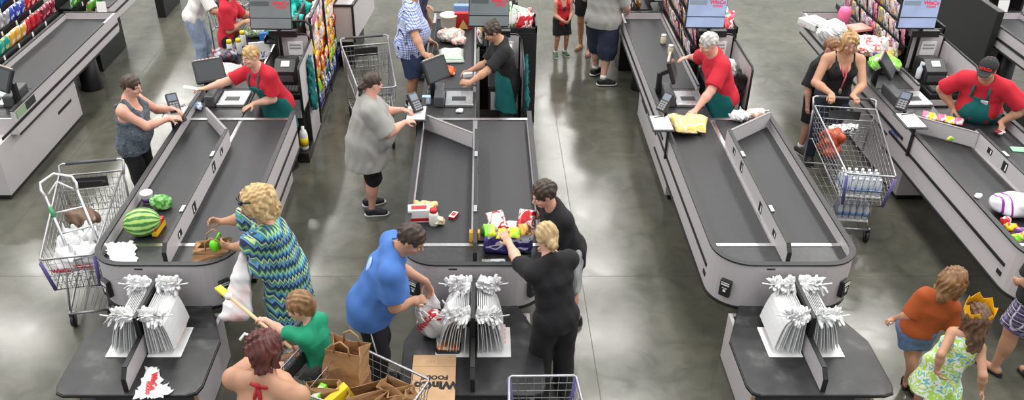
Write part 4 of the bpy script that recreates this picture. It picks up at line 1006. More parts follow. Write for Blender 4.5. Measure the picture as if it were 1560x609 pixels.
# ------------------------------------------------------------ shopping carts
def cart(label, pos, yaw, lb=.60, lf=.44, L=1.05, seat=True, zr=(1.0, .93), blue=True, lower=True):
    """pos: middle of the handle on the floor; yaw: direction (deg) the cart points"""
    t = thing('shopping_cart', label, 'shopping cart', (pos[0], pos[1], 0), 'shopping carts')
    a = R(yaw); f = V((math.cos(a), math.sin(a), 0)); sd = V((-math.sin(a), math.cos(a), 0)); o = V((pos[0], pos[1], 0))
    def W(x, y, z): return o + sd * x + f * y + V((0, 0, z))
    y0, y1 = .06, L; zb0, zb1 = .60, .50
    def rim(g): return (lb / 2 + (lf / 2 - lb / 2) * g, y0 + (y1 - y0) * g, zr[0] + (zr[1] - zr[0]) * g - .02)
    def bot(g): return (lb / 2 * .88 + (lf / 2 * .84 - lb / 2 * .88) * g, y0 + .05 + (y1 - .10 - y0) * g, zb0 + (zb1 - zb0) * g)
    b = MB(); wr = .0027
    for q in (1, -1):
        for i in range(15):
            g = i / 14; r, c = rim(g), bot(g); b.tube([W(q * r[0], r[1], r[2]), W(q * c[0], c[1], c[2])], wr, 4, cap=False)
        for k in range(1, 6):
            h = k / 6; p = []
            for g in (0, 1): r, c = rim(g), bot(g); p.append(W(q * (r[0] + (c[0] - r[0]) * h), r[1] + (c[1] - r[1]) * h, r[2] + (c[2] - r[2]) * h))
            b.tube(p, wr, 4, cap=False)
    for g, n in ((1, 9), (0, 13)):
        r, c = rim(g), bot(g)
        for i in range(n):
            u = -1 + 2 * i / (n - 1); b.tube([W(u * r[0], r[1], r[2]), W(u * c[0], c[1], c[2])], wr, 4, cap=False)
        for k in range(1, 6):
            h = k / 6; x = r[0] + (c[0] - r[0]) * h; b.tube([W(-x, r[1] + (c[1] - r[1]) * h, r[2] + (c[2] - r[2]) * h), W(x, r[1] + (c[1] - r[1]) * h, r[2] + (c[2] - r[2]) * h)], wr, 4, cap=False)
    for i in range(11):
        u = -1 + 2 * i / 10; c0, c1 = bot(0), bot(1); b.tube([W(u * c0[0], c0[1], c0[2]), W(u * c1[0], c1[1], c1[2])], wr, 4, cap=False)
    for i in range(1, 12):
        c = bot(i / 12); b.tube([W(-c[0], c[1], c[2]), W(c[0], c[1], c[2])], wr, 4, cap=False)
    b.build('basket', STEEL, t)
    b = MB(); r0, r1 = rim(0), rim(1)
    b.tube([W(r0[0], r0[1], r0[2]), W(r1[0], r1[1] - .02, r1[2]), W(r1[0] - .02, r1[1], r1[2]), W(-r1[0] + .02, r1[1], r1[2]), W(-r1[0], r1[1] - .02, r1[2]), W(-r0[0], r0[1], r0[2])], .0105, 8, closed=True)
    c1 = bot(1); c0 = bot(0); b.tube([W(c0[0], c0[1], c0[2]), W(c1[0], c1[1], c1[2]), W(-c1[0], c1[1], c1[2]), W(-c0[0], c0[1], c0[2])], .007, 6, closed=True)
    b.build('rim', STEEL, t)
    hw = lb / 2 + .005
    b = MB(); b.tube([W(hw, .05, .93), W(hw, -.02, 1.0), W(hw, -.05, 1.035), W(hw - .03, -.06, 1.045), W(-hw + .03, -.06, 1.045), W(-hw, -.05, 1.035), W(-hw, -.02, 1.0), W(-hw, .05, .93)], .0125, 8)
    hd = b.build('push_bar', STEEL, t)
    b = MB(); b.tube([W(hw - .06, -.06, 1.045), W(-hw + .06, -.06, 1.045)], .0165, 10); b.build('grip', DGREY, hd)
    b = MB()
    for q in (1, -1):
        b.tube([W(q * hw, .05, .93), W(q * (hw - .02), .02, .6), W(q * (hw - .03), .0, .20), W(q * (hw - .04), .06, .155), W(q * .17, L - .13, .16)], .0115, 8)
        b.tube([W(q * (hw - .02), .03, .56), W(q * c0[0], c0[1], c0[2])], .009, 6); b.tube([W(q * .17, L - .16, .16), W(q * c1[0] * .9, L - .35, .52)], .0095, 6)
    b.tube([W(-.17, L - .13, .16), W(.17, L - .13, .16)], .0115, 8); b.tube([W(-hw + .03, .02, .24), W(hw - .03, .02, .24)], .009, 6)
    b.build('chassis', STEEL, t)
    if lower:
        b = MB()
        for i in range(9):
            u = -1 + 2 * i / 8; b.tube([W(u * (hw - .05), .05, .215), W(u * .16, L - .14, .175)], wr, 4, cap=False)
        for i in range(5): b.tube([W(-(hw - .06) + .03 * i, .1 + .18 * i, .215 - .009 * i), W((hw - .06) - .03 * i, .1 + .18 * i, .215 - .009 * i)], wr, 4, cap=False)
        b.build('lower_rack', STEEL, t)
    for q in (1, -1):
        for yy, xx in ((.05, hw - .045), (L - .16, .165)):
            b = MB(); M = Matrix((sd, f, V((0, 0, 1)))).transposed() @ Matrix.Rotation(R(90), 3, 'Y')
            b.lathe([(.03, -.016), (.058, -.016), (.062, -.008), (.062, .008), (.058, .016), (.03, .016)], W(q * xx, yy, .0625), 18, M); wh = b.build('wheel', RUB, t)
            b = MB(); b.bar(W(q * xx + .022, yy, .055), W(q * xx + .022, yy, .15), .006, .03, f); b.bar(W(q * xx - .022, yy, .055), W(q * xx - .022, yy, .15), .006, .03, f); b.bar(W(q * xx - .026, yy, .148), W(q * xx + .026, yy, .148), .03, .008); b.build('wheel_fork', STEEL, wh)
    if seat:
        b = MB(); x = lb / 2 - .03
        for i in range(9):
            u = -1 + 2 * i / 8; b.tube([W(u * x, .10, .735), W(u * (x - .01), .30, .755), W(u * (x - .03), .34, .97)], wr, 4, cap=False)
        for z in (.80, .88, .97): b.tube([W(-(x - .02), .315 + (z - .75) * .12, z), W(x - .02, .315 + (z - .75) * .12, z)], wr * 1.3, 4)
        b.build('child_seat', STEEL, t)
        b = MB(); b.bar(W(-x * .55, .085, .90), W(x * .55, .085, .90), .014, .11); b.build('seat_flap', BLKP, t)
    if blue:
        for q in (1, -1):
            b = MB(); r, c = rim(1), bot(1); b.tube([W(q * r[0], r[1] + .004, r[2] - .03), W(q * c[0], c[1] + .012, c[2] + .01)], .017, 8); b.build('corner_guard', BLUEP, t)
    return t, W
# ------------------------------------------------------------ packets, boxes, bottles
def pouch_mesh(w, h, d, seed=0, n=7):
    """sealed pillow packet standing upright: width x, height z"""
    rnd = random.Random(seed); vs = []; fs = []
    for sgn in (1, -1):
        for j in range(n + 1):
            for i in range(n + 1):
                u, v = -1 + 2 * i / n, -1 + 2 * j / n
                b = max(0, (1 - u ** 4)) ** .5 * max(0, (1 - abs(v) ** 3)) ** .6
                vs.append((u * w / 2 * (1 - .06 * (1 - abs(v))), -sgn * (d / 2 * b * (1 + rnd.uniform(-.18, .18)) + .001), v * h / 2 + h / 2))
    m = (n + 1) ** 2
    for s_ in (0, 1):
        for j in range(n):
            for i in range(n):
                a = s_ * m + j * (n + 1) + i; q = (a, a + 1, a + n + 2, a + n + 1); fs.append(q if s_ == 0 else q[::-1])
    def bd(): return [i for i in range(n)] + [j * (n + 1) + n for j in range(n)] + [n * (n + 1) + i for i in range(n, 0, -1)] + [j * (n + 1) for j in range(n, 0, -1)]
    e = bd()
    for k in range(len(e)): a, b = e[k], e[(k + 1) % len(e)]; fs.append((b, a, a + m, b + m))
    me = bpy.data.meshes.new('packet'); me.from_pydata(vs, [], fs)
    for p in me.polygons: p.use_smooth = True
    me.update(); return me
def print_mat(c, c2, c3=(.8, .8, .78), scale=13, s=0):
    n = 'pack_%s' % '_'.join('%02d' % int(v * 99) for v in tuple(c) + tuple(c2) + tuple(c3))
    return ramp_mat(n, 'noise', [(0, c), (.50, c2), (.56, c), (.60, c3), (.66, c)], .28, scale, (1, 1, .8), constant=True, detail=1)
CC = dict(teal=srgb(20, 150, 140), blue=srgb(45, 70, 170), red=srgb(190, 25, 35), orange=srgb(230, 110, 20), yellow=srgb(235, 200, 30), green=srgb(70, 150, 50), pink=srgb(225, 120, 150), white=srgb(225, 225, 222), purple=srgb(95, 55, 130), navy=srgb(25, 35, 80), gold=srgb(210, 160, 60), maroon=srgb(120, 25, 45), lime=srgb(130, 215, 50), grey=srgb(140, 140, 145), brown=srgb(110, 70, 40))
POUCH = [pouch_mesh(.155, .21, .06, i) for i in range(3)]; POUCHS = [pouch_mesh(.10, .13, .04, 9 + i) for i in range(2)]
MSHARE = {}
def packet(meshes, m, p, rz, tilt, label, cat, group, name='snack_packet', k=0):
    key = (meshes[k % len(meshes)].name, m.name)
    if key not in MSHARE: me = meshes[k % len(meshes)].copy(); me.materials.append(m); MSHARE[key] = me
    o = bpy.data.objects.new(name, MSHARE[key]); COL.objects.link(o); o.location = V(p); o.rotation_euler = Euler((R(tilt[0]), R(tilt[1]), rz), 'XYZ')
    return tag(o, label, cat, group)
rnd = random.Random(3)
def tier_rack(name, lab, L, x, y0, y1, tiers, dirx, zs=.97, step=(.13, .15), seq=None, glab='', meshes=POUCH, pw=.15, zbot=0.0):
    """stepped rack of packets: tiers climb away from the belt (dirx local)"""
    t = thing(name, lab, 'display rack', (L.x(x + dirx * .2), (y0 + y1) / 2, 0))
    w = step[0] * tiers + .06
    b = MB(); L.bx(b, x + dirx * .02, x + dirx * (w + .02), y0, y1, zbot, zs - .06); b.build('base_cabinet', BLK, t, .006)
    for k in range(tiers):
        b = MB(); xa = x + dirx * step[0] * k; z = zs + step[1] * k
        L.bx(b, xa - dirx * .005, xa + dirx * (step[0] + .04), y0, y1, z - .03, z - .012); L.bx(b, xa - dirx * .012, xa, y0, y1, z - .05, z + .02); sh = b.build('shelf', BLK, t)
        b = MB()
        for i in range(int((y1 - y0) / .4)): L.bx(b, xa - dirx * .016, xa - dirx * .011, y0 + .2 + i * .4, y0 + .235 + i * .4, z - .045, z + .01)
        b.build('price_tag', PAPER, sh)
    b = MB(); L.bx(b, x + dirx * w, x + dirx * (w + .03), y0, y1, zs - .1, zs + step[1] * tiers + .12); b.build('back_board', BLK, t)
    n = int((y1 - y0) / pw)
    for k in range(tiers):
        for i in range(n):
            yy = y0 + pw * (i + .5); cn = seq(k, i / n, i); c = CC[cn[0]]
            packet(meshes, print_mat(c, CC[cn[1]], CC[cn[2]] if len(cn) > 2 else (.8, .8, .78)), (L.x(x + dirx * (step[0] * k + .055)), yy, zs + step[1] * k - .01), math.pi / 2 * (1 if dirx * L.m < 0 else -1) * -1 + rnd.uniform(-.12, .12), (rnd.uniform(-16, -8), rnd.uniform(-5, 5)),
                   '%s snack packet %s' % (cn[0], glab), 'snack packet', '%s packets %s' % (cn[0], glab), k=i + k)
    return t
def seq0(k, f, i):
    if k == 0: return (('teal', 'white'), ('teal', 'yellow'), ('gold', 'white'), ('red', 'maroon'), ('maroon', 'pink'))[min(4, int(f * 5))]
    if k == 1: return (('orange', 'yellow'), ('teal', 'blue'), ('grey', 'white'), ('blue', 'white'), ('red', 'white'))[min(4, int(f * 5))]
    return (('teal', 'white'), ('blue', 'white'), ('navy', 'white'), ('blue', 'teal'), ('purple', 'white'))[min(4, int(f * 5))]
tier_rack('snack_rack', 'stepped snack rack of teal, blue and red packets in top left corner', L0, .78, 9.5, 11.75, 3, 1, .99, (.17, .16), seq0, 'on the rack in the top left corner')
t = tier_rack('snack_rack', 'low rack of green packets behind the far left belt', L0, .40, 11.92, 12.9, 2, 1, .86, (.2, .12), lambda k, f, i: (('green', 'red'), ('green', 'white'), ('green', 'brown'))[(i + k) % 3], 'behind the far left belt')
b = MB(); b.box(L0.x(.16), L0.x(.36), 12.0, 15, .72, .95); t = thing('counter_rail', 'grey counter rail running on behind the far left belt', 'counter', (L0.x(.25), 13, 0)); b.build('panel', LAM, t)
b = MB(); b.box(L0.x(.15), L0.x(.37), 11.99, 15, .95, .965); b.box(L0.x(.145), L0.x(.16), 11.99, 15, .82, .845); b.build('bumper', RUB, t); b = MB(); b.box(L0.x(.2), L0.x(.34), 14.2, 15, 0, .72); b.build('base', BLK, t)
b = MB(); b.bar((L0.x(.18), YE + .01, .96), (L0.x(.18), YE + .03, 1.10), .13, .012, (0, 1, 0)); tag(b.build('price_card', PAPER, None, origin=(L0.x(.18), YE + .01, .96)), 'white card standing on the end of the far left belt', 'card')

# peg rack at the lane of the smiling cashier: bags hang on the face towards the aisle
t = thing('peg_rack', 'tall black peg rack of coloured snack bags behind the smiling blonde cashier', 'display rack', (-2.3, 11.6, 0))
b = MB(); b.box(-2.52, -2.14, 10.22, 13.1, 0, .12); b.build('base', BLK, t, .01)
b = MB(); b.box(-2.34, -2.30, 10.22, 13.1, .12, 1.42)
b.build('panel', BLK, t)
b = MB()
for Y in (10.23, 11.2, 12.15, 13.08): b.bar((-2.13, Y, .02), (-2.13, Y, 1.46), .03, .03, (0, 1, 0))
for z in (.10, 1.44): b.bar((-2.13, 10.22, z), (-2.13, 13.1, z), .03, .03)
b.tube([(-2.50, 10.20, .9), (-2.50, 10.20, 1.36), (-2.46, 10.20, 1.42), (-2.18, 10.20, 1.42), (-2.12, 10.20, 1.36), (-2.12, 10.20, .2)], .018, 8)
b.build('frame', BLK, t)
rows = [('navy', 'blue', 'grey'), ('blue', 'lime', 'yellow'), ('orange', 'yellow', 'red'), ('red', 'orange', 'yellow'), ('orange', 'yellow', 'white'), ('pink', 'white', 'yellow'), ('white', 'pink', 'grey')]
for r in range(7):
    for c in range(17):
        y = 10.33 + c * .163; z = .14 + r * .185
        cn = rows[r]; k = (c * 7 + r * 3 + (c // 4)) % 3; base = cn[k]
        packet(POUCH, print_mat(CC[base], CC[cn[(k + 1) % 3]]), (-2.15 - rnd.uniform(0, .03), y, z), math.pi / 2 + rnd.uniform(-.25, .25), (rnd.uniform(-8, 10), rnd.uniform(-12, 12)), '%s snack bag hanging on the tall peg rack by the aisle' % base, 'snack bag', '%s bags on the tall peg rack' % base, 'snack_bag', k=c)
BIG = [pouch_mesh(.24, .30, .11, 20 + i, 9) for i in range(3)]
b = MB(); b.box(-2.72, -2.36, 10.25, 11.8, 1.10, 1.125); b.bar((-2.73, 10.25, 1.14), (-2.73, 11.8, 1.14), .012, .07); b.build('top_shelf', BLK, t)
tm = ramp_mat('teal_print', 'noise', [(0, srgb(15, 150, 140)), (.42, srgb(40, 190, 175)), (.60, srgb(20, 110, 120)), (.66, srgb(160, 225, 215))], .25, 12, detail=2)
for i, (x, y, z) in enumerate([(-2.62, 10.40, 1.13), (-2.44, 10.42, 1.15), (-2.62, 10.62, 1.14), (-2.43, 10.66, 1.15), (-2.60, 10.86, 1.14), (-2.42, 10.9, 1.15), (-2.55, 10.55, 1.34), (-2.50, 10.80, 1.36)]):
    packet(BIG, tm, (x, y, z), rnd.uniform(-.5, .5), (rnd.uniform(-25, 0), rnd.uniform(-20, 20)), 'large teal snack bag piled behind the display of the smiling blonde cashier', 'snack bag', 'large teal bags on the rack top', 'snack_bag', k=i)
for i in range(5):
    packet(POUCH, print_mat(CC['yellow'], CC['gold']), (-2.46 + .075 * i, 10.175, .98 + .02 * (i % 2)), rnd.uniform(-.3, .3), (rnd.uniform(-12, 4), rnd.uniform(-10, 10)), 'yellow snack bag hanging on the rack end behind the grey back board', 'snack bag', 'yellow bags on the rack end', 'snack_bag', k=i)
# white tall bottle in the open base of the stand
o = at(409 + 60, 195, .25)
mb = MB(); mb.lathe([(.045, 0), (.05, .02), (.05, .20), (.035, .25), (.02, .26), (.02, .30)], (-2.16, 9.28, .14), 16); bt = tag(mb.build('bottle', WHT, None, origin=(-2.16, 9.28, .14)), 'white bottle with yellow label low beside the register stand', 'bottle')
mb = MB(); mb.lathe([(.051, .05), (.051, .16)], (-2.16, 9.28, .14), 16); bt['_o'] = (-2.16, 9.28, .14); mb.build('label_band', mat('label_yellow', CC['yellow'], .5), bt)
b = MB(); b.box(-2.27, -2.10, 9.16, 9.52, .11, .14); b.box(-2.27, -2.10, 9.50, 9.53, .0, .6); b.box(-2.27, -2.10, 9.18, 9.50, 0, .11)
tag(b.build('floor_shelf', BLK, None, origin=(-2.18, 9.3, 0)), 'low black shelf holding a white bottle beside the register stand', 'shelf')

def endcap(L, lab, x0, x1, y0=10.25, y1=10.62, z=1.22, goods=()):
    t = thing('rack_end_box', 'black box topped rack end ' + lab, 'display rack', (L.x((x0 + x1) / 2), y0 + .15, 0))
    b = MB(); L.bx(b, x0, x1, y0, y1, 0, z); b.build('cabinet', BLK, t, .008)
    b = MB(); L.bx(b, x0, x0 + .02, y0, y1, z, z + .09); L.bx(b, x1 - .02, x1, y0, y1, z, z + .09); L.bx(b, x0, x1, y0, y0 + .02, z, z + .06); L.bx(b, x0, x1, y1 - .02, y1, z, z + .12); b.build('tray_edge', BLK, t)
    for i, (dx, dy, cn, c2, kind) in enumerate(goods):
        packet(BIG if kind else POUCH, print_mat(CC[cn], CC[c2]), (L.x(x0 + dx), y0 + dy, z + .01), rnd.uniform(-.4, .4), (rnd.uniform(-55, -15), rnd.uniform(-15, 15)), '%s packet in the rack end tray %s' % (cn, lab), 'snack packet', '%s packets on the rack end %s' % (cn, lab), k=i)
endcap(L2, WHERE[2], .76, 1.36, z=1.25, goods=[(.14, .12, 'white', 'green', 1), (.32, .14, 'white', 'green', 1), (.46, .10, 'red', 'white', 0), (.40, .08, 'red', 'white', 0), (.20, .24, 'green', 'white', 1), (.5, .25, 'red', 'pink', 0)])
endcap(L3, WHERE[3], .97, 1.22, z=1.24, goods=[(.12, .14, 'green', 'white', 1), (.17, .08, 'red', 'white', 0), (.16, .20, 'pink', 'red', 0)])
endcap(L4, WHERE[4], .97, 1.20, z=1.24, goods=[(.06, .2, 'white', 'green', 0), (.1, .3, 'green', 'white', 1)])
def seqm(k, f, i): return (('white', 'purple', 'red'), ('grey', 'yellow', 'navy'), ('white', 'orange', 'blue'), ('pink', 'navy', 'white'), ('white', 'navy', 'gold'))[(i * 2 + k * 3) % 5]
MAG = [pouch_mesh(.17, .24, .012, 40 + i, 4) for i in range(2)]
tier_rack('magazine_rack', 'stepped rack of pale magazines along the belt of the grey-haired cashier', L3, .607, 10.17, 12.0, 3, 1, .93, (.055, .16), seqm, 'on the rack beside the belt of the grey-haired cashier', MAG, .18)
tier_rack('magazine_rack', 'stepped rack of pale magazines along the belt of the capped cashier', L4, .607, 10.17, 12.2, 3, 1, .93, (.06, .17), seqm, 'on the rack beside the belt of the capped cashier', MAG, .18)
tier_rack('snack_rack', 'stepped snack rack along the belt of the cashier in black', L2, .62, 10.65, 12.0, 3, 1, .93, (.14, .15), lambda k, f, i: (('white', 'red'), ('yellow', 'green'), ('red', 'white'))[(i + k) % 3], 'on the rack beside the belt of the cashier in black')
tier_rack('snack_rack', 'small rack of yellow and brown packets at the far end of the empty lane belt', L3, .04, 11.95, 12.7, 3, 1, .84, (.2, .12), lambda k, f, i: (('yellow', 'red'), ('brown', 'gold'), ('white', 'brown'))[(i + k) % 3], 'at the far end of the empty lane belt')
tier_rack('snack_rack', 'snack rack of red packets behind the top right counter end', L5, .10, 11.95, 13.0, 2, 1, .98, (.24, .16), lambda k, f, i: (('red', 'white'), ('maroon', 'orange'), ('red', 'brown'))[(i + k) % 3], 'behind the top right counter end')
b = MB(); b.box(L5.x(-.12), L5.x(-.03), 11.2, 13.5, 0, 1.18); b.box(L5.x(-.13), L5.x(.08), 9.0, 11.2, 0, .26)
tag(b.build('black_partition', BLK, None, .01, origin=(L5.x(-.1), 11.5, 0)), 'tall black partition along the top right counter end', 'partition')
b = MB(); b.bar((L5.x(.30), YE + .01, .96), (L5.x(.30), YE + .03, 1.12), .15, .012, (0, 1, 0)); tag(b.build('price_card', PAPER, None, origin=(L5.x(.3), YE + .01, .96)), 'white card standing on the counter end in the top right corner', 'card')
# grey stand behind the peg rack (top, left of the checked shirt)
t = thing('grey_bin', 'grey display bin with black edges above the empty wheeled cart', 'display bin', (-2.0, 12.0, 0))
M = Matrix.Translation((-1.98, 11.95, 0)); b = MB(); b.prism([(-.16, 0), (.12, 0), (.26, 1.4), (-.02, 1.4)], .45, 1.0, M); b.build('box', LAM, t, .01)
b = MB(); 
for p, q in (((-.16, 0), (.12, 0)), ((.12, 0), (.26, 1.4)), ((-.16, 0), (-.02, 1.4))): b.bar((M @ V((p[0], p[1], 1.0))), (M @ V((q[0], q[1], 1.0))), .035, .03)
b.bar(M @ V((-.16, 0, .45)), M @ V((-.16, 0, 1.0)), .03, .03, (0, 1, 0)); b.bar(M @ V((.12, 0, .45)), M @ V((.12, 0, 1.0)), .03, .03, (0, 1, 0)); b.build('edging', BLK, t)
b = MB(); b.box(-2.08, -1.9, 12.05, 13.2, 0, .45); b.build('base', BLK, t)

# ------------------------------------------------------------ shopping on the belts
def at_o(o, p): o['_o'] = tuple(p); return o
def carton(label, c, size, ctr, rz=0, tilt=0, m2=None, name='carton', cat='carton', band=.35, group=None):
    """printed carton with a flap line and a coloured band"""
    c0 = V(ctr); M = Matrix.Translation(c0) @ Matrix.Rotation(R(rz), 4, 'Z') @ Matrix.Rotation(R(tilt), 4, 'X'); x, y, z = [v / 2 for v in size]
    b = MB(); b.box(-x, x, -y, y, 0, 2 * z, M); o = b.build(name, mat('carton_' + '_'.join(str(int(v * 99)) for v in c), c, .55), None, .004, origin=c0)
    if m2 is not None:
        e = .0012; b = MB(); b.box(-x - e, x + e, -y - e, y + e, 2 * z * .12, 2 * z * (.12 + band), M); b.build('printed_band', m2, o); b = MB(); b.box(-x * .7, x * .7, -y * .6, y * .6, 2 * z, 2 * z + e, M); b.build('top_print', m2, o)
    return tag(o, label, cat, group)
def lump(label, name, cat, m, ctr, r, seed=0, amp=.012, fr=45, flat=True, extra=(), res=.007, group=None):
    """soft bag of shopping"""
    c = V(ctr); d = SDF(); d.ell(c + V((0, 0, r[2])), r, None, .02)
    rr = random.Random(seed)
    for i in range(6): d.ell(c + V((rr.uniform(-.55, .55) * r[0], rr.uniform(-.55, .55) * r[1], r[2] * rr.uniform(.7, 1.5))), [v * rr.uniform(.45, .65) for v in r], None, .02)
    for p, q, a, e in extra: d.cone(c + V(p), c + V(q), a, e, k=.015)
    if flat: d.plane(c, (0, 0, -1))
    film = 'bag' in name or 'packet' in name
    return tag(d.build(name, m, None, min(res, .006), creases(amp * 1.25, fr * .75, seed) if film else folds(amp, fr, seed, 1.3), origin=c), label, cat, group)
ZB = .853
# lane of the smiling cashier: watermelon and company
c = at(216, 338, .98); M = Matrix.Rotation(R(12), 3, 'Z')
mb = MB(); mb.ell((0, 0, 0), (.158, .128, .128), 32, 20)
def melon_mat():
    m = bpy.data.materials.new('melon_rind'); m.use_nodes = True; nt = m.node_tree; b = nt.nodes['Principled BSDF']; b.inputs['Roughness'].default_value = .35
    tc = nd(nt, 'ShaderNodeTexCoord'); sp = nd(nt, 'ShaderNodeSeparateXYZ'); nt.links.new(tc.outputs['Object'], sp.inputs[0])
    a = nd(nt, 'ShaderNodeMath', operation='ARCTAN2'); nt.links.new(sp.outputs[1], a.inputs[0]); nt.links.new(sp.outputs[2], a.inputs[1])
    n = nd(nt, 'ShaderNodeTexNoise'); n.inputs['Scale'].default_value = 22; n.inputs['Detail'].default_value = 4; nt.links.new(tc.outputs['Object'], n.inputs['Vector'])
    ml = nd(nt, 'ShaderNodeMath', operation='MULTIPLY'); ml.inputs[1].default_value = 13; nt.links.new(a.outputs[0], ml.inputs[0])
    ad = nd(nt, 'ShaderNodeMath', operation='MULTIPLY_ADD'); ad.inputs[1].default_value = 3.2; nt.links.new(n.outputs['Fac'], ad.inputs[0]); nt.links.new(ml.outputs[0], ad.inputs[2])
    sn = nd(nt, 'ShaderNodeMath', operation='SINE'); nt.links.new(ad.outputs[0], sn.inputs[0])
    r = nd(nt, 'ShaderNodeValToRGB'); e = r.color_ramp.elements; e[0].position = .25; e[0].color = col4(srgb(58, 120, 52)); e[1].position = .75; e[1].color = col4(srgb(168, 205, 112))
    mr = nd(nt, 'ShaderNodeMapRange'); mr.inputs['From Min'].default_value = -1; nt.links.new(sn.outputs[0], mr.inputs['Value']); nt.links.new(mr.outputs[0], r.inputs['Fac']); nt.links.new(r.outputs['Color'], b.inputs['Base Color'])
    return m
o = mb.build('watermelon', melon_mat(), None); o.location = c; o.rotation_euler = (0, 0, R(14)); tag(o, 'striped green watermelon on the left belt behind the white plastic sheet', 'watermelon')
st = MB().tube([(.155, 0, .0), (.168, .004, .004)], [.008, .004], 6).build('stem_scar', mat('stem', (.2, .15, .05), .8), o)
p = at(226, 308, ZB); mb = MB(); mb.lathe([(.040, 0), (.045, .01), (.055, .095), (.058, .10), (.058, .112), (.0, .114)], p, 20); o = at_o(mb.build('tub', WHT, None, origin=p), p); tag(o, 'white tub with purple band beside the watermelon', 'tub')
mb = MB(); mb.lathe([(.0462, .015), (.0525, .062)], p, 20); mb.build('purple_band', mat('purple_print', CC['purple'], .5), o)
p = at(247, 317, ZB); lump('bag of green lettuce leaning on the divider beside the watermelon', 'lettuce_bag', 'bag of lettuce', ramp_mat('lettuce', 'noise', [(.3, srgb(40, 110, 35)), (.5, srgb(90, 165, 70)), (.62, srgb(170, 215, 150)), (.7, srgb(60, 130, 50))], .4, 26, constant=False), p, (.095, .07, .07), 2)
p = at(243, 352, ZB); carton('red and yellow box standing against the divider by the watermelon', CC['red'], (.045, .20, .10), p, -4, 0, mat('label_yellow', CC['yellow'], .5), 'snack_box', 'box', .5)
# crumpled sheet on the end plate
def sheet(label, corners, z0, m, n=14, amp=.012, name='plastic_sheet', cat='plastic bag', seed=0, edge=.06, parent=None):
    rr = random.Random(seed); P4 = [V(p) for p in corners]; vs = []; fs = []
    for j in range(n + 1):
        for i in range(n + 1):
            u, v = i / n, j / n; p = P4[0].lerp(P4[1], u).lerp(P4[3].lerp(P4[2], u), v)
            ed = (1 if i in (0, n) or j in (0, n) else 0)
            p = p + V((rr.uniform(-1, 1) * edge * ed * .3, rr.uniform(-1, 1) * edge * ed * .3, amp * (.5 + .5 * math.sin(u * 9 + 2 * math.sin(v * 5 + seed)) * math.sin(v * 8 + seed)) + rr.uniform(0, amp * .5)))
            vs.append(p)
    for j in range(n):
        for i in range(n): a = j * (n + 1) + i; fs.append((a, a + 1, a + n + 2, a + n + 1))
    k = len(vs); vs += [p - V((0, 0, .002)) for p in vs]
    fs += [tuple(q + k for q in f)[::-1] for f in fs]
    e = [i for i in range(n)] + [j * (n + 1) + n for j in range(n)] + [n * (n + 1) + i for i in range(n, 0, -1)] + [j * (n + 1) for j in range(n, 0, -1)]
    for q in range(len(e)): a, b_ = e[q], e[(q + 1) % len(e)]; fs.append((b_, a, a + k, b_ + k))
    b = MB(); b.add(vs, fs, True); c = P4[0]
    return at_o(tag(b.build(name, m, None, origin=c), label, cat), c)
sheet('crumpled white plastic bag lying flat on the front end beside the watermelon', [at(168, 402, .86), at(212, 403, .86), at(203, 368, .86), at(160, 372, .955)], 0, BAGW, seed=1)
fb = sheet('flat white plastic bag with red print on the bagging table', [at(205, 607, .526), at(248, 606, .526), at(245, 562, .526), at(222, 560, .526)], 0, BAGW, seed=4, amp=.008)
sheet('loose white handles of the flat printed bag', [at(236, 604, .528), at(263, 598, .528), at(256, 585, .528), at(240, 588, .528)], 0, BAGW, 8, .006, seed=6)
text_mesh('red_logo', 'WinCo', .062, REDI, fb, at(234, 580, .5405), (.25, -1, 0), (1, .25, 0), bold=.003); text_mesh('red_logo', 'FOODS', .042, REDI, fb, at(225, 590, .5405), (.25, -1, 0), (1, .25, 0), bold=.002)
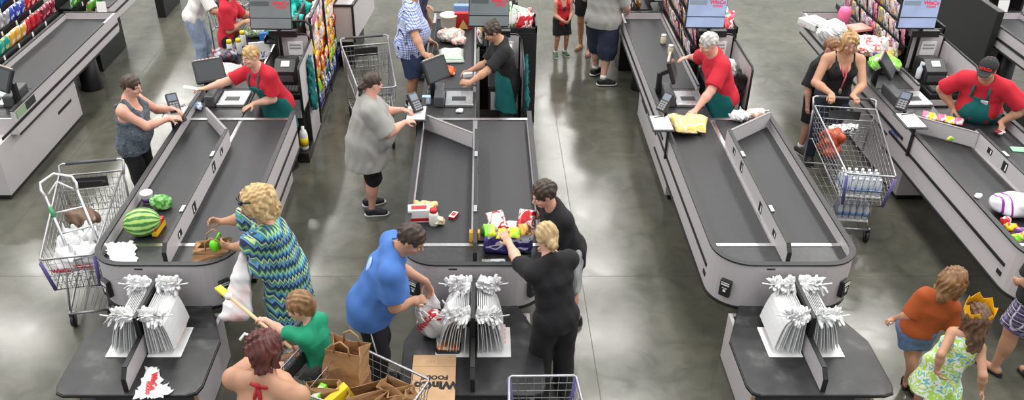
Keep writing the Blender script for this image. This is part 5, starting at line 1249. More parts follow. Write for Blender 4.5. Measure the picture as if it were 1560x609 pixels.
# open kraft bag on the end plate, held by the woman in the patterned dress
def kraft_bag(label, ctr, w, d_, h, rz=0, handles=True, openk=1.0, lean=(0, 0), seed=0, group=None, m=KRAFT):
    rr = random.Random(seed); c = V(ctr); M = Matrix.Translation(c) @ Matrix.Rotation(R(rz), 4, 'Z'); b = MB(); N = 6; rings = []
    base = [(-w / 2, -d_ / 2), (0, -d_ / 2), (w / 2, -d_ / 2), (w / 2, 0), (w / 2, d_ / 2), (0, d_ / 2), (-w / 2, d_ / 2), (-w / 2, 0)]
    for j in range(N + 1):
        g = j / N; ring = []
        for i, (x, y) in enumerate(base):
            k = 1 + (openk - 1) * g; gus = -.25 * g * (1 if i in (3, 7) else 0); 
            ring.append(M @ V((x * (1 + gus) * 1.0 + lean[0] * g * g + rr.uniform(-.012, .012), y * k + lean[1] * g * g + rr.uniform(-.012, .012), h * g + (rr.uniform(-.015, .015) if 0 < j else 0))))
        rings.append(ring)
    vs = [p for r_ in rings for p in r_]; fs = [tuple(range(7, -1, -1))]
    for j in range(N):
        for i in range(8): fs.append((j * 8 + i, j * 8 + (i + 1) % 8, j * 8 + 8 + (i + 1) % 8, j * 8 + 8 + i))
    k = len(vs); mid = [sum((p for p in r_), V()) / 8 for r_ in rings]
    vs += [p + (mid[j] - p) * (.004 / max((mid[j] - p).length, .01)) + V((0, 0, .004 if j == 0 else 0)) for j, r_ in enumerate(rings) for p in r_]
    for j in range(N):
        for i in range(8): fs.append((k + j * 8 + 8 + i, k + j * 8 + 8 + (i + 1) % 8, k + j * 8 + (i + 1) % 8, k + j * 8 + i))
    fs.append(tuple(k + i for i in range(8)))
    for i in range(8): fs.append((N * 8 + i, N * 8 + (i + 1) % 8, k + N * 8 + (i + 1) % 8, k + N * 8 + i))
    b.add(vs, fs); o = b.build('paper_bag', m, None, origin=c); at_o(o, c); tag(o, label, 'paper bag', group)
    if handles:
        for q in (-1, 1):
            b = MB(); T = rings[N]; m_ = (T[1] if q < 0 else T[5])
            x = (M.to_3x3() @ V((1, 0, 0))); b.tube([m_ - x * .06 - V((0, 0, .02)), m_ - x * .055 + V((0, 0, .06)), m_ + V((0, 0, .10)), m_ + x * .055 + V((0, 0, .06)), m_ + x * .06 - V((0, 0, .02))], .007, 6)
            b.build('bag_handle', m, o)
    return o
kraft_bag('brown paper bag on the front end held by the woman in the patterned dress', at(322, 397, .85), .30, .17, .16, 12, True, .7, (.04, .03), 5)
p = at(328, 376, .99); mb = MB(); mb.lathe([(.022, -.07), (.034, -.05), (.046, .0), (.046, .03), (.036, .055), (.0, .065)], p, 18); o = at_o(mb.build('lime_cup', mat('lime_plastic', srgb(110, 225, 20), .4), None, origin=p), p); tag(o, 'lime green lidded cup held by the woman in the patterned dress', 'cup')
mb = MB(); mb.tube([p + V((.01, 0, .06)), p + V((.05, .02, .13))], .009, 8); mb.build('straw', mat('lime_plastic', srgb(110, 225, 20), .4), o)
# goods on the feed belt of the smiling cashier
zf = .874
for lab, px, size, c, rz in (('white box tilted on the pile behind the smiling cashier', (398, 72), (.26, .05, .22), CC['white'], 15), ('blue carton at the back of the pile behind the smiling cashier', (405, 45), (.14, .1, .12), srgb(60, 120, 210), 20)):
    carton(lab, c, size, at(px[0], px[1] + 18, zf), rz, -10, print_mat(CC['white'], CC['blue'], CC['orange']) if 'tilted' in lab else None, 'box', 'box')
for i, (px, py) in enumerate(((352, 84), (366, 82), (372, 70))):
    p = at(px, py, zf); mb = MB(); mb.lathe([(.03, 0), (.036, .02), (.036, .15), (.03, .17)], p, 14); o = at_o(mb.build('bottle', WHT, None, origin=p), p); tag(o, 'white bottle with yellow cap %s on the pile behind the smiling cashier' % ('at left', 'in the middle', 'at the back')[i], 'bottle', 'yellow capped bottles')
    mb = MB(); mb.lathe([(.034, .165), (.034, .20), (.028, .21)], p, 14); mb.build('cap', mat('label_yellow', CC['yellow'], .5), o)
lump('clear bag of green produce at the far end of the pile behind the smiling cashier', 'produce_bag', 'bag of produce', ramp_mat('produce_green', 'noise', [(.35, srgb(200, 205, 195)), (.5, srgb(110, 150, 70)), (.62, srgb(215, 215, 210))], .3, 14, constant=False), at(390, 55, zf), (.15, .12, .08), 4)
lump('white and pink meat bag nearest on the pile left of the smiling cashier', 'meat_bag', 'bag of meat', ramp_mat('meat_bag', 'noise', [(.35, srgb(225, 220, 215)), (.52, srgb(225, 160, 145)), (.62, srgb(230, 226, 222)), (.70, srgb(190, 40, 45))], .3, 12, constant=False), at(346, 116, zf), (.17, .17, .07), 5)
lump('dark bag of cans on the pile left of the smiling cashier', 'can_pack', 'pack of cans', ramp_mat('cans', 'voronoi', [(0, srgb(60, 65, 80)), (.3, srgb(150, 150, 160)), (.5, srgb(120, 25, 30)), (.7, srgb(40, 45, 60))], .3, 22), at(342, 94, zf), (.18, .14, .08), 6)
lump('red and white packet at the front of the pile left of the smiling cashier', 'snack_packet', 'packet', print_mat(CC['red'], CC['white']), at(340, 130, zf), (.12, .07, .04), 7)
lump('blue and white wipes packet beside the far corner of the watermelon lane', 'wipes_packet', 'packet', print_mat(srgb(120, 160, 215), CC['white']), at(303, 165, ZB + .01), (.05, .07, .03), 8)
# lane of the cashier in black
p = at(639, 334, ZB); carton('white hot dog bun box with red stripe on the left belt', CC['white'], (.20, .11, .13), p, 4, 0, mat('carton_red', CC['red'], .5), 'food_box', 'box', .25)
for i, (px, py) in enumerate(((638, 303), (652, 304), (645, 310))): lump('red topped %s bun tray behind the white box on the left belt' % ('left', 'right', 'front')[i], 'bun_tray', 'tray of buns', ramp_mat('buns', 'noise', [(.4, srgb(215, 185, 130)), (.55, srgb(200, 40, 40)), (.62, srgb(235, 230, 220))], .4, 12), at(px, py + 14, ZB), (.08, .055, .035), 12 + i)
p = at(661, 342, ZB); mb = MB(); mb.lathe([(.04, 0), (.044, .02), (.044, .11), (.03, .14)], p, 16); o = at_o(mb.build('sauce_jar', mat('pale_glass', (.72, .70, .62), .15), None, origin=p), p); tag(o, 'pale jar with red lid beside the white box on the left belt', 'jar')
mb = MB(); mb.lathe([(.034, .138), (.034, .168), (.0, .172)], p, 16); mb.build('red_lid', mat('carton_red', CC['red'], .5), o)
lump('clear bag of buns in front of the red lidded jar', 'bun_bag', 'bag of buns', ramp_mat('bun_bag', 'noise', [(.4, srgb(225, 220, 210)), (.56, srgb(215, 170, 110)), (.64, srgb(235, 232, 225))], .25, 14, constant=False), at(668, 341, ZB), (.06, .05, .04), 16)
carton('small white and red carton right of the jar on the left belt', CC['white'], (.055, .10, .03), at(691, 330, ZB), -25, 0, mat('carton_red', CC['red'], .5), 'carton', 'carton', .7)
carton('yellow box beside the divider on the right belt', srgb(238, 190, 60), (.09, .06, .10), at(723, 366, ZB), 0, 0, mat('label_orange', srgb(240, 160, 40), .5), 'box', 'box', .4)
lump('green packet between the yellow box and the purple package', 'green_packet', 'packet', print_mat(CC['green'], CC['lime']), at(742, 358, ZB), (.05, .05, .04), 17)
carton('black tray behind the yellow box corner on the right belt', (.02, .02, .025), (.17, .12, .025), at(734, 364, ZB - .002), 0, 0, None, 'tray', 'tray')
p = at(777, 386, ZB); d = SDF(); d.box(p + V((0.0, .09, .10)), (.19, .12, .10), None, .05); d.box(p + V((-.17, .09, .07)), (.05, .10, .065), None, .03); d.plane(p, (0, 0, -1)); tag(d.build('diaper_package', ramp_mat('purple_pack', 'noise', [(0, srgb(52, 42, 105)), (.46, srgb(66, 54, 128)), (.57, srgb(205, 205, 220)), (.66, srgb(58, 48, 115))], .25, 7, (1, 1, 2.2), constant=True, detail=1), None, .007, folds(.007, 30, 3), origin=p), 'large purple and white package on the end of the right belt', 'package')
dpk = [o for o in bpy.data.objects if o.name.startswith('diaper_package')][-1]; dpk['_o'] = tuple(p)
d = SDF(); d.box(p + V((.005, .10, .165)), (.197, .118, .045), None, .035); d.build('pale_top', ramp_mat('pale_lilac', 'noise', [(0, srgb(214, 210, 226)), (.52, srgb(228, 226, 234)), (.60, srgb(90, 78, 150)), (.66, srgb(220, 218, 230))], .25, 8, detail=1), dpk, .007, folds(.005, 30, 3))
for i, (px, py, cn, c2, kd) in enumerate(((762, 340, 'white', 'red', 1), (800, 336, 'red', 'white', 1), (764, 354, 'yellow', 'brown', 0), (783, 352, 'yellow', 'lime', 0), (803, 348, 'gold', 'brown', 0), (748, 350, 'lime', 'yellow', 0))):
    packet(POUCH if kd else POUCHS, print_mat(CC[cn], CC[c2]), at(px, py + 10, 1.075), rnd.uniform(-.3, .3), (-74 + rnd.uniform(-8, 8), rnd.uniform(-8, 8)), '%s snack bag lying on the purple package, %s' % (cn, ('leftmost at the back', 'rightmost at the back', 'front left', 'front middle', 'front right', 'far left corner')[i]), 'snack bag', 'snack bags on the purple package', 'snack_bag', k=i)
carton('white and blue leaflet at the front of the right belt', CC['white'], (.20, .06, .004), at(752, 398, ZB), 2, 0, print_mat(CC['white'], srgb(110, 150, 200), CC['gold']), 'leaflet', 'leaflet', 1.0)
# feed belt goods, lane of the cashier in black
p = at(684, 42, zf); mb = MB(); mb.lathe([(.10, 0), (.105, .01), (.12, .17), (.125, .172), (.125, .19), (.11, .195), (.0, .195)], p, 24); o = at_o(mb.build('ice_cream_tub', mat('cream_plastic', srgb(228, 222, 205), .45), None, origin=p), p); tag(o, 'large cream white tub by the hand of the man in checked shirt', 'tub')
carton('red cracker box with a picture of a pyramid cake beside the white tub', srgb(165, 25, 35), (.24, .10, .22), at(706, 42, zf), -2, 0, None, 'cracker_box', 'box'); 
p = at(706, 44, zf); b = MB(); b.add([p + V((-.07, -.056, .02)), p + V((.07, -.056, .02)), p + V((.0, -.056, .15)), p + V((-.07, -.052, .02)), p + V((.07, -.052, .02)), p + V((.0, -.052, .15))], [(0, 1, 2), (5, 4, 3), (0, 3, 4, 1), (1, 4, 5, 2), (2, 5, 3, 0)])
tag(b.build('picture', mat('cracker_gold', srgb(200, 160, 90), .6), None, origin=p), 'golden triangle picture on the front of the red cracker box', 'picture')
carton('blue and white box behind the red cracker box', srgb(120, 150, 215), (.30, .10, .20), at(708, 28, zf), -2, 0, None, 'box', 'box')
p = at(704, 18, zf); mb = MB(); mb.lathe([(.05, 0), (.05, .22), (.06, .23), (.06, .27), (.0, .275)], p, 16); tag(mb.build('tub', WHT, None, origin=p), 'small white tub behind the red cracker box', 'tub')
lump('clear bag of pale vegetables in front of the cream tub', 'vegetable_bag', 'bag of vegetables', ramp_mat('veg', 'noise', [(.35, srgb(205, 200, 195)), (.5, srgb(180, 150, 130)), (.6, srgb(230, 228, 224))], .2, 14, constant=False), at(686, 62, zf), (.18, .14, .08), 20)
lump('white and red meat packet in front of the clear vegetable bag', 'meat_bag', 'bag of meat', ramp_mat('meat_bag', 'noise', [(.35, srgb(225, 220, 215)), (.52, srgb(225, 160, 145))], .3), at(698, 68, zf), (.10, .08, .05), 21)
o = packet(BIG, ramp_mat('green_salad_print', 'wave', [(0, srgb(222, 228, 220)), (.55, srgb(70, 175, 90)), (.75, srgb(225, 228, 220))], .3, 4.2, dist=1.0), at(688, 90, .93), .05, (-78, 0), 'white bag with green stripes lying on the belt by the screen', 'salad bag', None, 'salad_bag'); o.scale = (1.35, 1.2, 1.15)
o.location.z = .885; o.rotation_euler = (R(-84), 0, R(3))
lump('red pepper packet by the hands of the cashier in black', 'pepper_packet', 'packet', ramp_mat('pepper', 'noise', [(.4, srgb(205, 35, 20)), (.55, srgb(235, 110, 40)), (.62, srgb(210, 40, 30)), (.7, srgb(235, 225, 220))], .3, 16, constant=False), at(682, 112, zf), (.09, .10, .035), 22)
p = at(712, 116, 1.0); carton('white packet held by the cashier in black', CC['white'], (.12, .05, .05), p, 20, 10, None, 'packet', 'packet')
lump('crumpled white receipts on the steel bar of the cashier in black', 'receipt', 'receipt', PAPER, at(700, 170, .866), (.035, .03, .012), 23, .004, 70, res=.005)
p = at(650, 158, .865); mb = MB(); mb.box(p.x - .05, p.x + .05, p.y - .03, p.y + .03, p.z, p.z + .10); o = at_o(mb.build('wipes_tub', mat('pale_blue', srgb(165, 195, 230), .4), None, .01, origin=p), p); tag(o, 'pale blue wipes tub beside the card terminal of the cashier in black', 'tub')
mb = MB(); mb.box(p.x - .035, p.x + .035, p.y - .032, p.y - .0295, p.z + .02, p.z + .075); mb.build('label_band', WHT, o)
# long till receipt on the back board of that lane
lump('heap of mixed packets between the white printed bag and the magazines', 'mixed_packets', 'packets', ramp_mat('mixed_print', 'voronoi', [(0, srgb(225, 222, 215)), (.3, srgb(230, 150, 60)), (.45, srgb(220, 218, 225)), (.65, srgb(200, 60, 60)), (.8, srgb(235, 215, 120))], .3, 14), at(1350, 84, zf), (.16, .2, .09), 58)
sheet('long white receipt paper hanging from the back board of the cashier in black', [V((L2.x(.99), 10.0, .84)), V((L2.x(1.06), 9.97, .84)), V((L2.x(1.04), 10.085, 1.16)), V((L2.x(.96), 10.085, 1.16))], 0, PAPER, 8, .008, 'receipt_strip', 'receipt', 9, .01)
# bagging table of that lane
cpos = at(665, 577, .5225)
def flat_box():
    x0, x1, y0, y1 = -.543, -.205, 4.60, 5.135; b = MB(); z = .524
    b.box(x0, x1, y0, y1, z, z + .035); o = at_o(b.build('paper_bag', mat('kraft_box', srgb(196, 160, 122), .75, var=.08, vscale=9), None, .006, origin=(x0, y0, z)), (x0, y0, z)); tag(o, 'folded brown paper bag with upside down black store logo on the bagging table', 'paper bag')
    b = MB(); b.box(x0 + .002, x1 - .002, 5.00, 5.003, z + .035, z + .0358); b.build('fold_line', mat('fold', srgb(140, 105, 75), .8), o)
    text_mesh('logo', 'WinCo', .108, BLKI, o, ((x0 + x1) / 2 + .02, 4.80, z + .0355), (-1, 0, 0), (0, -1, 0), bold=.006); text_mesh('logo', 'FOODS', .062, BLKI, o, ((x0 + x1) / 2 + .01, 4.882, z + .0355), (-1, 0, 0), (0, -1, 0), bold=.003)
    text_mesh('small_print', '★ ☆ ★'.replace('☆', '·').replace('★', '·'), .05, BLKI, o, ((x0 + x1) / 2 - .03, 5.06, z + .0355), (-1, 0, 0), (0, -1, 0))
flat_box()
p = at(683, 533, .524); b = MB(); b.prism([(p.x - .085, p.y - .055), (p.x + .085, p.y - .055), (p.x + .10, p.y - .03), (p.x + .10, p.y + .05), (p.x - .10, p.y + .05), (p.x - .10, p.y - .03)], p.z, p.z + .045); o = at_o(b.build('food_tray', BLKP, None, .006, origin=p), p); tag(o, 'black food tray with orange film label beside the hanging bags', 'food tray')
b = MB(); b.prism([(p.x - .075, p.y - .05), (p.x + .075, p.y - .05), (p.x + .09, p.y - .025), (p.x + .09, p.y + .045), (p.x - .09, p.y + .045), (p.x - .09, p.y - .025)], p.z + .045, p.z + .052); b.build('film_label', ramp_mat('film_label', 'noise', [(.35, srgb(235, 225, 210)), (.5, srgb(235, 165, 70)), (.6, srgb(215, 90, 70)), (.7, srgb(235, 190, 120))], .25, 16, constant=False), o)
# plastic bag being filled by the man in blue
c = V((-.40, 5.42, .524)); d = SDF()
d.cone(c + V((0, 0, .07)), c + V((.0, .01, .26)), .115, .135, .75, V((1, 0, 0)), .03); d.cone(c + V((.02, .01, .16)), c + V((.0, .01, .32)), .105, .125, .72, V((1, 0, 0)), .02, sub=True)
d.cone(c + V((-.11, -.02, .22)), c + V((-.115, -.03, .36)), .02, .012, k=.03); d.cone(c + V((.02, .10, .22)), c + V((.0, .11, .35)), .025, .012, k=.03); d.cone(c + V((.12, .02, .24)), c + V((.2, .12, .33)), .025, .02, k=.03)
d.plane(c, (0, 0, -1)); d.plane(c + V((0, 0, .40)), (0, 0, 1))
o = at_o(d.build('plastic_bag', BAGW, None, .006, creases(.007, 26, 1.0), origin=c), c); tag(o, 'open white plastic bag with red print being filled by the man in blue', 'plastic bag')
text_mesh('red_logo', 'WinCo', .075, REDI, o, c + V((-.055, -.098, .20)), (.55, -.25, 1), (-1, 0, .4), .0015, .002)
lump('red packet inside the open plastic bag of the man in blue', 'red_packet', 'packet', print_mat(CC['red'], CC['white']), c + V((.02, .0, .165)), (.06, .045, .03), 25, flat=False)
# lane of the grey-haired cashier
for i, (px, py) in enumerate(((1010, 66), (1021, 82))):
    p = at(px, py, zf); mb = MB(); mb.lathe([(.034, 0), (.038, .01), (.038, .085), (.03, .10)], p, 16); o = at_o(mb.build('jar', mat('jar_pale', srgb(215, 205, 180), .25), None, origin=p), p); tag(o, 'white lidded jar on the feed belt, %s' % ('farther from the grey-haired cashier', 'nearer to the grey-haired cashier')[i], 'jar', 'jars on the feed belt')
    mb = MB(); mb.lathe([(.034, .10), (.034, .122), (.0, .125)], p, 16); mb.build('lid', WHT, o)
ym = print_mat(srgb(240, 214, 130), srgb(244, 238, 222), srgb(238, 180, 70))
for i, (px, py, rz) in enumerate(((1036, 192, 20), (1058, 196, -15), (1046, 201, 5))):
    o = packet(BIG, ym, at(px, py + 4, .90), R(rz), (-80, 0), '%s yellow snack bag under the hand of the grey-haired cashier' % ('left', 'right', 'front')[i], 'snack bag', 'yellow bags at the scanner', 'snack_bag', k=i); o.rotation_euler = (R(-82), R(4 * i), R(rz)); o.location.z = .885 + .02 * i
lump('white crumpled bag on the end of the steel bar', 'plastic_bag', 'plastic bag', BAGW, at(1126, 182, .862), (.11, .08, .05), 30, .014, 55)
lump('bag of pale pink buns in the right belt corner', 'bun_bag', 'bag of buns', ramp_mat('bun_pink', 'noise', [(.38, srgb(232, 225, 215)), (.54, srgb(225, 175, 150)), (.62, srgb(235, 228, 220))], .3, 12, constant=False), at(1152, 178, .862), (.13, .08, .05), 31)
p = at(1136, 66, .83); p = V((L3.x(1.02), 9.75, .83)); lump('white bag with green vegetables behind the grey-haired cashier', 'produce_bag', 'bag of produce', ramp_mat('veg_white', 'noise', [(.5, srgb(228, 228, 224)), (.56, srgb(90, 165, 50)), (.66, srgb(230, 230, 226))], .3, 7, constant=False), p, (.10, .10, .14), 32)
lump('black jacket bundled on the side board behind the grey-haired cashier', 'jacket', 'jacket', BLKC, V((L3.x(1.09), 9.45, .84)), (.05, .12, .12), 33, .015, 40)
# lane of the capped cashier
for i, (px, py, cn) in enumerate(((1412, 178, 'pink'), (1424, 181, 'yellow'), (1436, 183, 'pink'), (1447, 186, 'yellow'), (1459, 188, 'pink'))):
    o = packet(POUCHS, print_mat(CC[cn], CC['white'], CC['red']), at(px, py, .9), rnd.uniform(-.4, .4), (-75, 0), '%s candy packet %s in the row before the capped cashier' % (cn, ('first from the left', 'second from the left', 'third from the left', 'fourth from the left', 'last on the right')[i]), 'candy packet', 'candy packets at the scanner', 'candy_packet', k=i); o.location.z = .89
    o.rotation_euler = (R(-80), R(rnd.uniform(-10, 10)), rnd.uniform(-.6, .6))
carton('light green leaflet on the right belt of the capped cashier', srgb(150, 225, 165), (.28, .10, .012), at(1562, 229, ZB), -8, 0, None, 'leaflet', 'leaflet')
dp = at(1548, 318, ZB); dp = V((L4.x(.34), 6.72, ZB)); lump('white and purple wrapped package on the left belt at the right edge', 'diaper_package', 'package', ramp_mat('white_purple_pack', 'wave', [(0, srgb(222, 222, 228)), (.80, srgb(140, 40, 150)), (.93, srgb(225, 225, 230))], .25, 1.1, dist=.6, dir='X'), dp, (.23, .17, .10), 40, .006, 26)
for i, (px, py, cn, c2) in enumerate(((1538, 352, 'yellow', 'red'), (1551, 358, 'purple', 'pink'), (1547, 368, 'lime', 'yellow'), (1530, 342, 'red', 'white'), (1561, 366, 'pink', 'yellow'))):
    lump('%s packet in front of the white and purple package' % cn, 'fruit_packet', 'packet', print_mat(CC[cn], CC[c2]), at(px, py, .90), (.045, .045, .04), 41 + i, .006, 60, False)
lump('white scrap of paper on the left rim of the capped cashier lane', 'paper_scrap', 'paper', PAPER, at(1490, 300, .962), (.03, .022, .012), 47, .004, 80, res=.005)
lump('yellow and green scrap on the deflector of the capped cashier lane', 'paper_scrap', 'paper', print_mat(srgb(190, 190, 90), CC['lime']), at(1446, 214, .955), (.03, .012, .02), 48, .004, 80, res=.005)
# feed belt goods of the capped cashier
carton('white carton of boxes on the near end of the feed belt, left of the pile', CC['white'], (.30, .34, .09), at(1240, 40, zf), 24, 0, print_mat(CC['white'], srgb(190, 190, 195), CC['pink']), 'box', 'box', .3)
carton('second white carton stacked beside the first on the feed belt', CC['white'], (.22, .20, .12), at(1250, 46, zf), 24, 0, None, 'box', 'box')
lump('white plastic bag of milk jugs at the corner of the feed belt', 'milk_bag', 'plastic bag', BAGW, at(1264, 64, zf), (.19, .16, .15), 50)
p = at(1283, 38, zf); mb = MB(); mb.lathe([(.075, 0), (.085, .02), (.085, .20), (.07, .25), (.0, .26)], p, 18); tag(mb.build('pink_jug', mat('pink_plastic', srgb(235, 110, 155), .35), None, origin=p), 'bright pink jug on the feed belt pile', 'jug')
carton('red and white flat pizza box on the feed belt pile', srgb(225, 150, 140), (.26, .22, .035), at(1308, 44, 1.02), 18, 0, None, 'pizza_box', 'box')
carton('dark box under the flat pizza box', (.03, .03, .035), (.22, .2, .14), at(1308, 52, zf), 18, 0, None, 'box', 'box')
lump('white bag with red print in the middle of the feed belt pile', 'plastic_bag', 'plastic bag', ramp_mat('white_red_bag', 'noise', [(.5, srgb(230, 228, 226)), (.57, srgb(225, 90, 80)), (.63, srgb(232, 230, 228))], .35, 9, constant=True), at(1322, 84, zf), (.24, .20, .12), 51)
lump('green printed bag at the near end of the feed belt pile', 'snack_bag', 'snack bag', ramp_mat('green_bag', 'noise', [(.3, srgb(110, 200, 60)), (.55, srgb(150, 220, 90)), (.65, srgb(225, 232, 215))], .3, 8, constant=False), at(1342, 108, zf), (.17, .17, .10), 52)
p = at(1329, 100, zf); mb = MB(); mb.lathe([(.03, 0), (.033, .12), (.018, .14)], p, 14); o = at_o(mb.build('juice_bottle', mat('juice_orange', srgb(235, 110, 30), .3), None, origin=p), p); tag(o, 'orange bottle with purple cap beside the green bag', 'bottle')
mb = MB(); mb.lathe([(.026, .138), (.026, .175), (.0, .178)], p, 14); mb.build('purple_cap', mat('purple_print', CC['purple'], .5), o)
for i, (px, py, cn, c2) in enumerate(((1350, 80, 'yellow', 'white'), (1362, 95, 'white', 'blue'), (1356, 66, 'red', 'white'))): lump('%s packet on the right side of the feed belt pile' % cn, 'packet', 'packet', print_mat(CC[cn], CC[c2]), at(px, py + 12, zf), (.08, .10, .05), 54 + i)
p = V((L4.x(.79), 9.85, 1.06)); p = V((L4.x(.74), 9.72, .875)); mb = MB(); mb.lathe([(.03, 0), (.034, .01), (.034, .12), (.012, .16), (.012, .19)], p, 14); mb.bar(p + V((0, .01, .20)), p + V((0, -.06, .205)), .02, .025); o = tag(mb.build('spray_bottle', mat('clear_plastic', srgb(215, 222, 228), .15), None, origin=p), 'clear spray bottle beside the printer of the capped cashier', 'spray bottle')

# ------------------------------------------------------------ carts and what is in them
c4, W4 = cart('shopping cart with water bottles pushed by the woman in black tank top', (4.03, 8.74), 262, .66, .46, 1.38, True, (1.0, .90))
def water_pack(label, W, y, z, n=(6, 4), rz=0):
    t = thing('water_pack', label, 'pack of water bottles', W(0, y, z), 'packs of water bottles'); sp = .066
    wm = mat('water_plastic', (.72, .76, .80), .12, trans=.25); cm = mat('cap_white', (.85, .85, .86), .4); lm = mat('water_label', srgb(120, 150, 200), .4)
    for i in range(n[0]):
        for j in range(n[1]):
            p = W((i - (n[0] - 1) / 2) * sp, y + (j - (n[1] - 1) / 2) * sp, z)
            mb = MB(); mb.lathe([(.026, 0), (.031, .01), (.031, .13), (.013, .175), (.013, .185)], p, 10); bt = mb.build('bottle', wm, t)
            mb = MB(); mb.lathe([(.0145, .183), (.0145, .205), (.0, .206)], p, 10); mb.build('cap', cm, bt)
            mb = MB(); mb.lathe([(.0315, .06), (.0315, .10)], p, 10); mb.build('label_band', lm, bt)
    b = MB(); x = n[0] * sp / 2; y_ = n[1] * sp / 2; ps = [W(-x, y - y_, 0), W(x, y - y_, 0), W(x, y + y_, 0), W(-x, y + y_, 0)]
    b.prism([(p.x, p.y) for p in ps], z - .004, z + .012); b.build('tray', WHT, t)
water_pack('clear water bottle pack in the front of the cart basket', W4, 1.10, .535); water_pack('clear water bottle pack on the lower rack of the same cart', W4, 1.06, .20, (5, 3))
d = SDF(); c = W4(-.16, .40, .565); cc = c
rr = random.Random(5)
for i in range(34): d.ell(c + V((rr.uniform(-.07, .07), rr.uniform(-.12, .12), .04 + rr.uniform(0, .24))), (.042,) * 3, None, .018)
d.cone(c + V((0, 0, .06)), c + V((0, 0, .22)), .10, .08, k=.03)
tag(d.build('orange_bag', ramp_mat('orange_net', 'noise', [(.35, srgb(150, 50, 32)), (.5, srgb(190, 82, 40)), (.58, srgb(130, 30, 34)), (.72, srgb(225, 180, 90))], .5, 18, constant=False), None, .007, origin=cc), 'red net bag of oranges in the cart of the woman in black tank top', 'bag of oranges')
lump('white pack of papers in the child seat of the water bottle cart', 'paper_pack', 'pack', ramp_mat('paper_pack', 'noise', [(.45, srgb(225, 225, 224)), (.55, srgb(60, 62, 66)), (.62, srgb(230, 230, 228))], .5, 10), W4(-.02, .22, .765), (.16, .07, .04), 60)
c1, W1 = cart('shopping cart with hand truck and white bags beside the watermelon lane', (-3.80, 7.30), 281, .58, .44, 1.30, True, (1.0, .88))
for i, (x, y, r) in enumerate(((-.10, 1.05, (.13, .13, .13)), (.08, 1.08, (.12, .12, .12)), (.10, .78, (.13, .12, .12)), (-.06, .66, (.10, .10, .09)))):
    o = lump('white plastic bag of groceries %s in the cart beside the watermelon lane' % ('at front left', 'at front right', 'in the middle', 'at the back')[i], 'plastic_bag', 'plastic bag', BAGW, W1(x * -1, y, .555), r, 62 + i, .011, 27, True, [((-.04, 0, r[2] * 1.6), (-.05, .02, r[2] * 2.6), .03, .012), ((.05, 0, r[2] * 1.6), (.06, -.02, r[2] * 2.7), .03, .012)], group='white bags in the cart')
    if i < 2:
        p = W1(x * -1, y + .02, .555); p = V((p.x, p.y - r[1] * 1.08, p.z + r[2] * 1.0)); at_o(o, o.location); text_mesh('red_logo', 'WinCo', .055, REDI, o, p, (1, .05, .05), (0, -.1, 1), .002, .002)
lump('brown box wrapped in a bag in the child seat of the left cart', 'brown_parcel', 'parcel', ramp_mat('parcel', 'noise', [(.4, srgb(120, 95, 78)), (.6, srgb(165, 140, 120))], .6, 6), W1(-.08, .36, .60), (.16, .10, .08), 70)
b = MB(); b.tube([W1(-.1, .2, .97), W1(.14, .22, .97)], .014, 8); b.tube([W1(.14, .22, .97), W1(.16, .24, .95)], .02, 8); o = tag(b.build('black_umbrella', BLKC, None, origin=W1(0, .2, .95)), 'black rolled umbrella across the child seat of the left cart', 'umbrella')
# folding hand truck leaning in the cart
t = thing('hand_truck', 'folded silver hand truck leaning in the cart beside the watermelon lane', 'hand truck', W1(-.02, .9, .60)); SIL = mat('aluminium', (.62, .63, .64), .3, .9)
A0, A1 = at(112, 402, .66), at(70, 300, 1.13); B0, B1 = at(158, 388, .66), at(118, 290, 1.13)
b = MB(); b.tube([A0, A1], .013, 8); b.tube([B0, B1], .013, 8)
for g in (.15, .45, .75): b.tube([A0.lerp(A1, g), B0.lerp(B1, g)], .009, 6)
b.tube([A0.lerp(A1, .15), B0.lerp(B1, .45)], .006, 6); b.build('rails', SIL, t)
up = (A1 - A0).normalized(); b = MB(); m_ = (A1 + B1) / 2
b.tube([A1, A1 + up * .07 - (B1 - A1) * .06, A1 + up * .14, m_ + up * .2, B1 + up * .14, B1 + up * .07 + (B1 - A1) * .06, B1], .012, 8); b.tube([A1.lerp(B1, .1) + up * .02, m_ + up * .12, A1.lerp(B1, .9) + up * .02], .010, 8); b.build('handle_loop', mat('pale_silver', (.7, .7, .7), .35, .3), t)
b = MB(); b.tube([A0.lerp(A1, .70), A0.lerp(A1, .85)], .019, 8); b.build('grip', mat('grip_green', srgb(60, 140, 90), .5), t)
b = MB(); n_ = (B0 - A0).cross(up).normalized(); b.add([A0, B0, B0 + n_ * .16, A0 + n_ * .16, A0 + up * .012, B0 + up * .012, B0 + n_ * .16 + up * .012, A0 + n_ * .16 + up * .012], [(3, 2, 1, 0), (4, 5, 6, 7), (0, 1, 5, 4), (1, 2, 6, 5), (2, 3, 7, 6), (3, 0, 4, 7)]); b.build('toe_plate', SIL, t)
c2, W2 = cart('empty shopping cart behind the woman in grey t-shirt', (-1.52, 10.58), 283, .60, .44, 1.25, True, (1.0, .92), blue=False)
cb, WB = cart('shopping cart full of brown paper bags with the boy in green', (-1.40, 4.70), -24, .62, .48, 1.02, True, (1.0, .92), blue=False)
kraft_bag('tall open brown paper bag with handles nearest the boy in green', WB(.12, .40, .66), .29, .19, .42, -20, True, .75, (.02, .02), 11)
for i, (x, y, z, rz, h) in enumerate(((-.02, .64, .64, 20, .27), (.10, .80, .60, -35, .27), (-.10, .80, .62, 50, .28), (.06, .90, .60, 10, .26), (-.12, .42, .66, 5, .28))):
    kraft_bag('crumpled brown paper bag %s of the cart with the boy' % ('in the middle', 'by the far long side', 'by the near long side', 'in the front corner', 'under the tall bag')[i], WB(x, y, z), .25, .17, h, rz, False, .5, (rr.uniform(-.05, .05), rr.uniform(-.05, .05)), 20 + i)
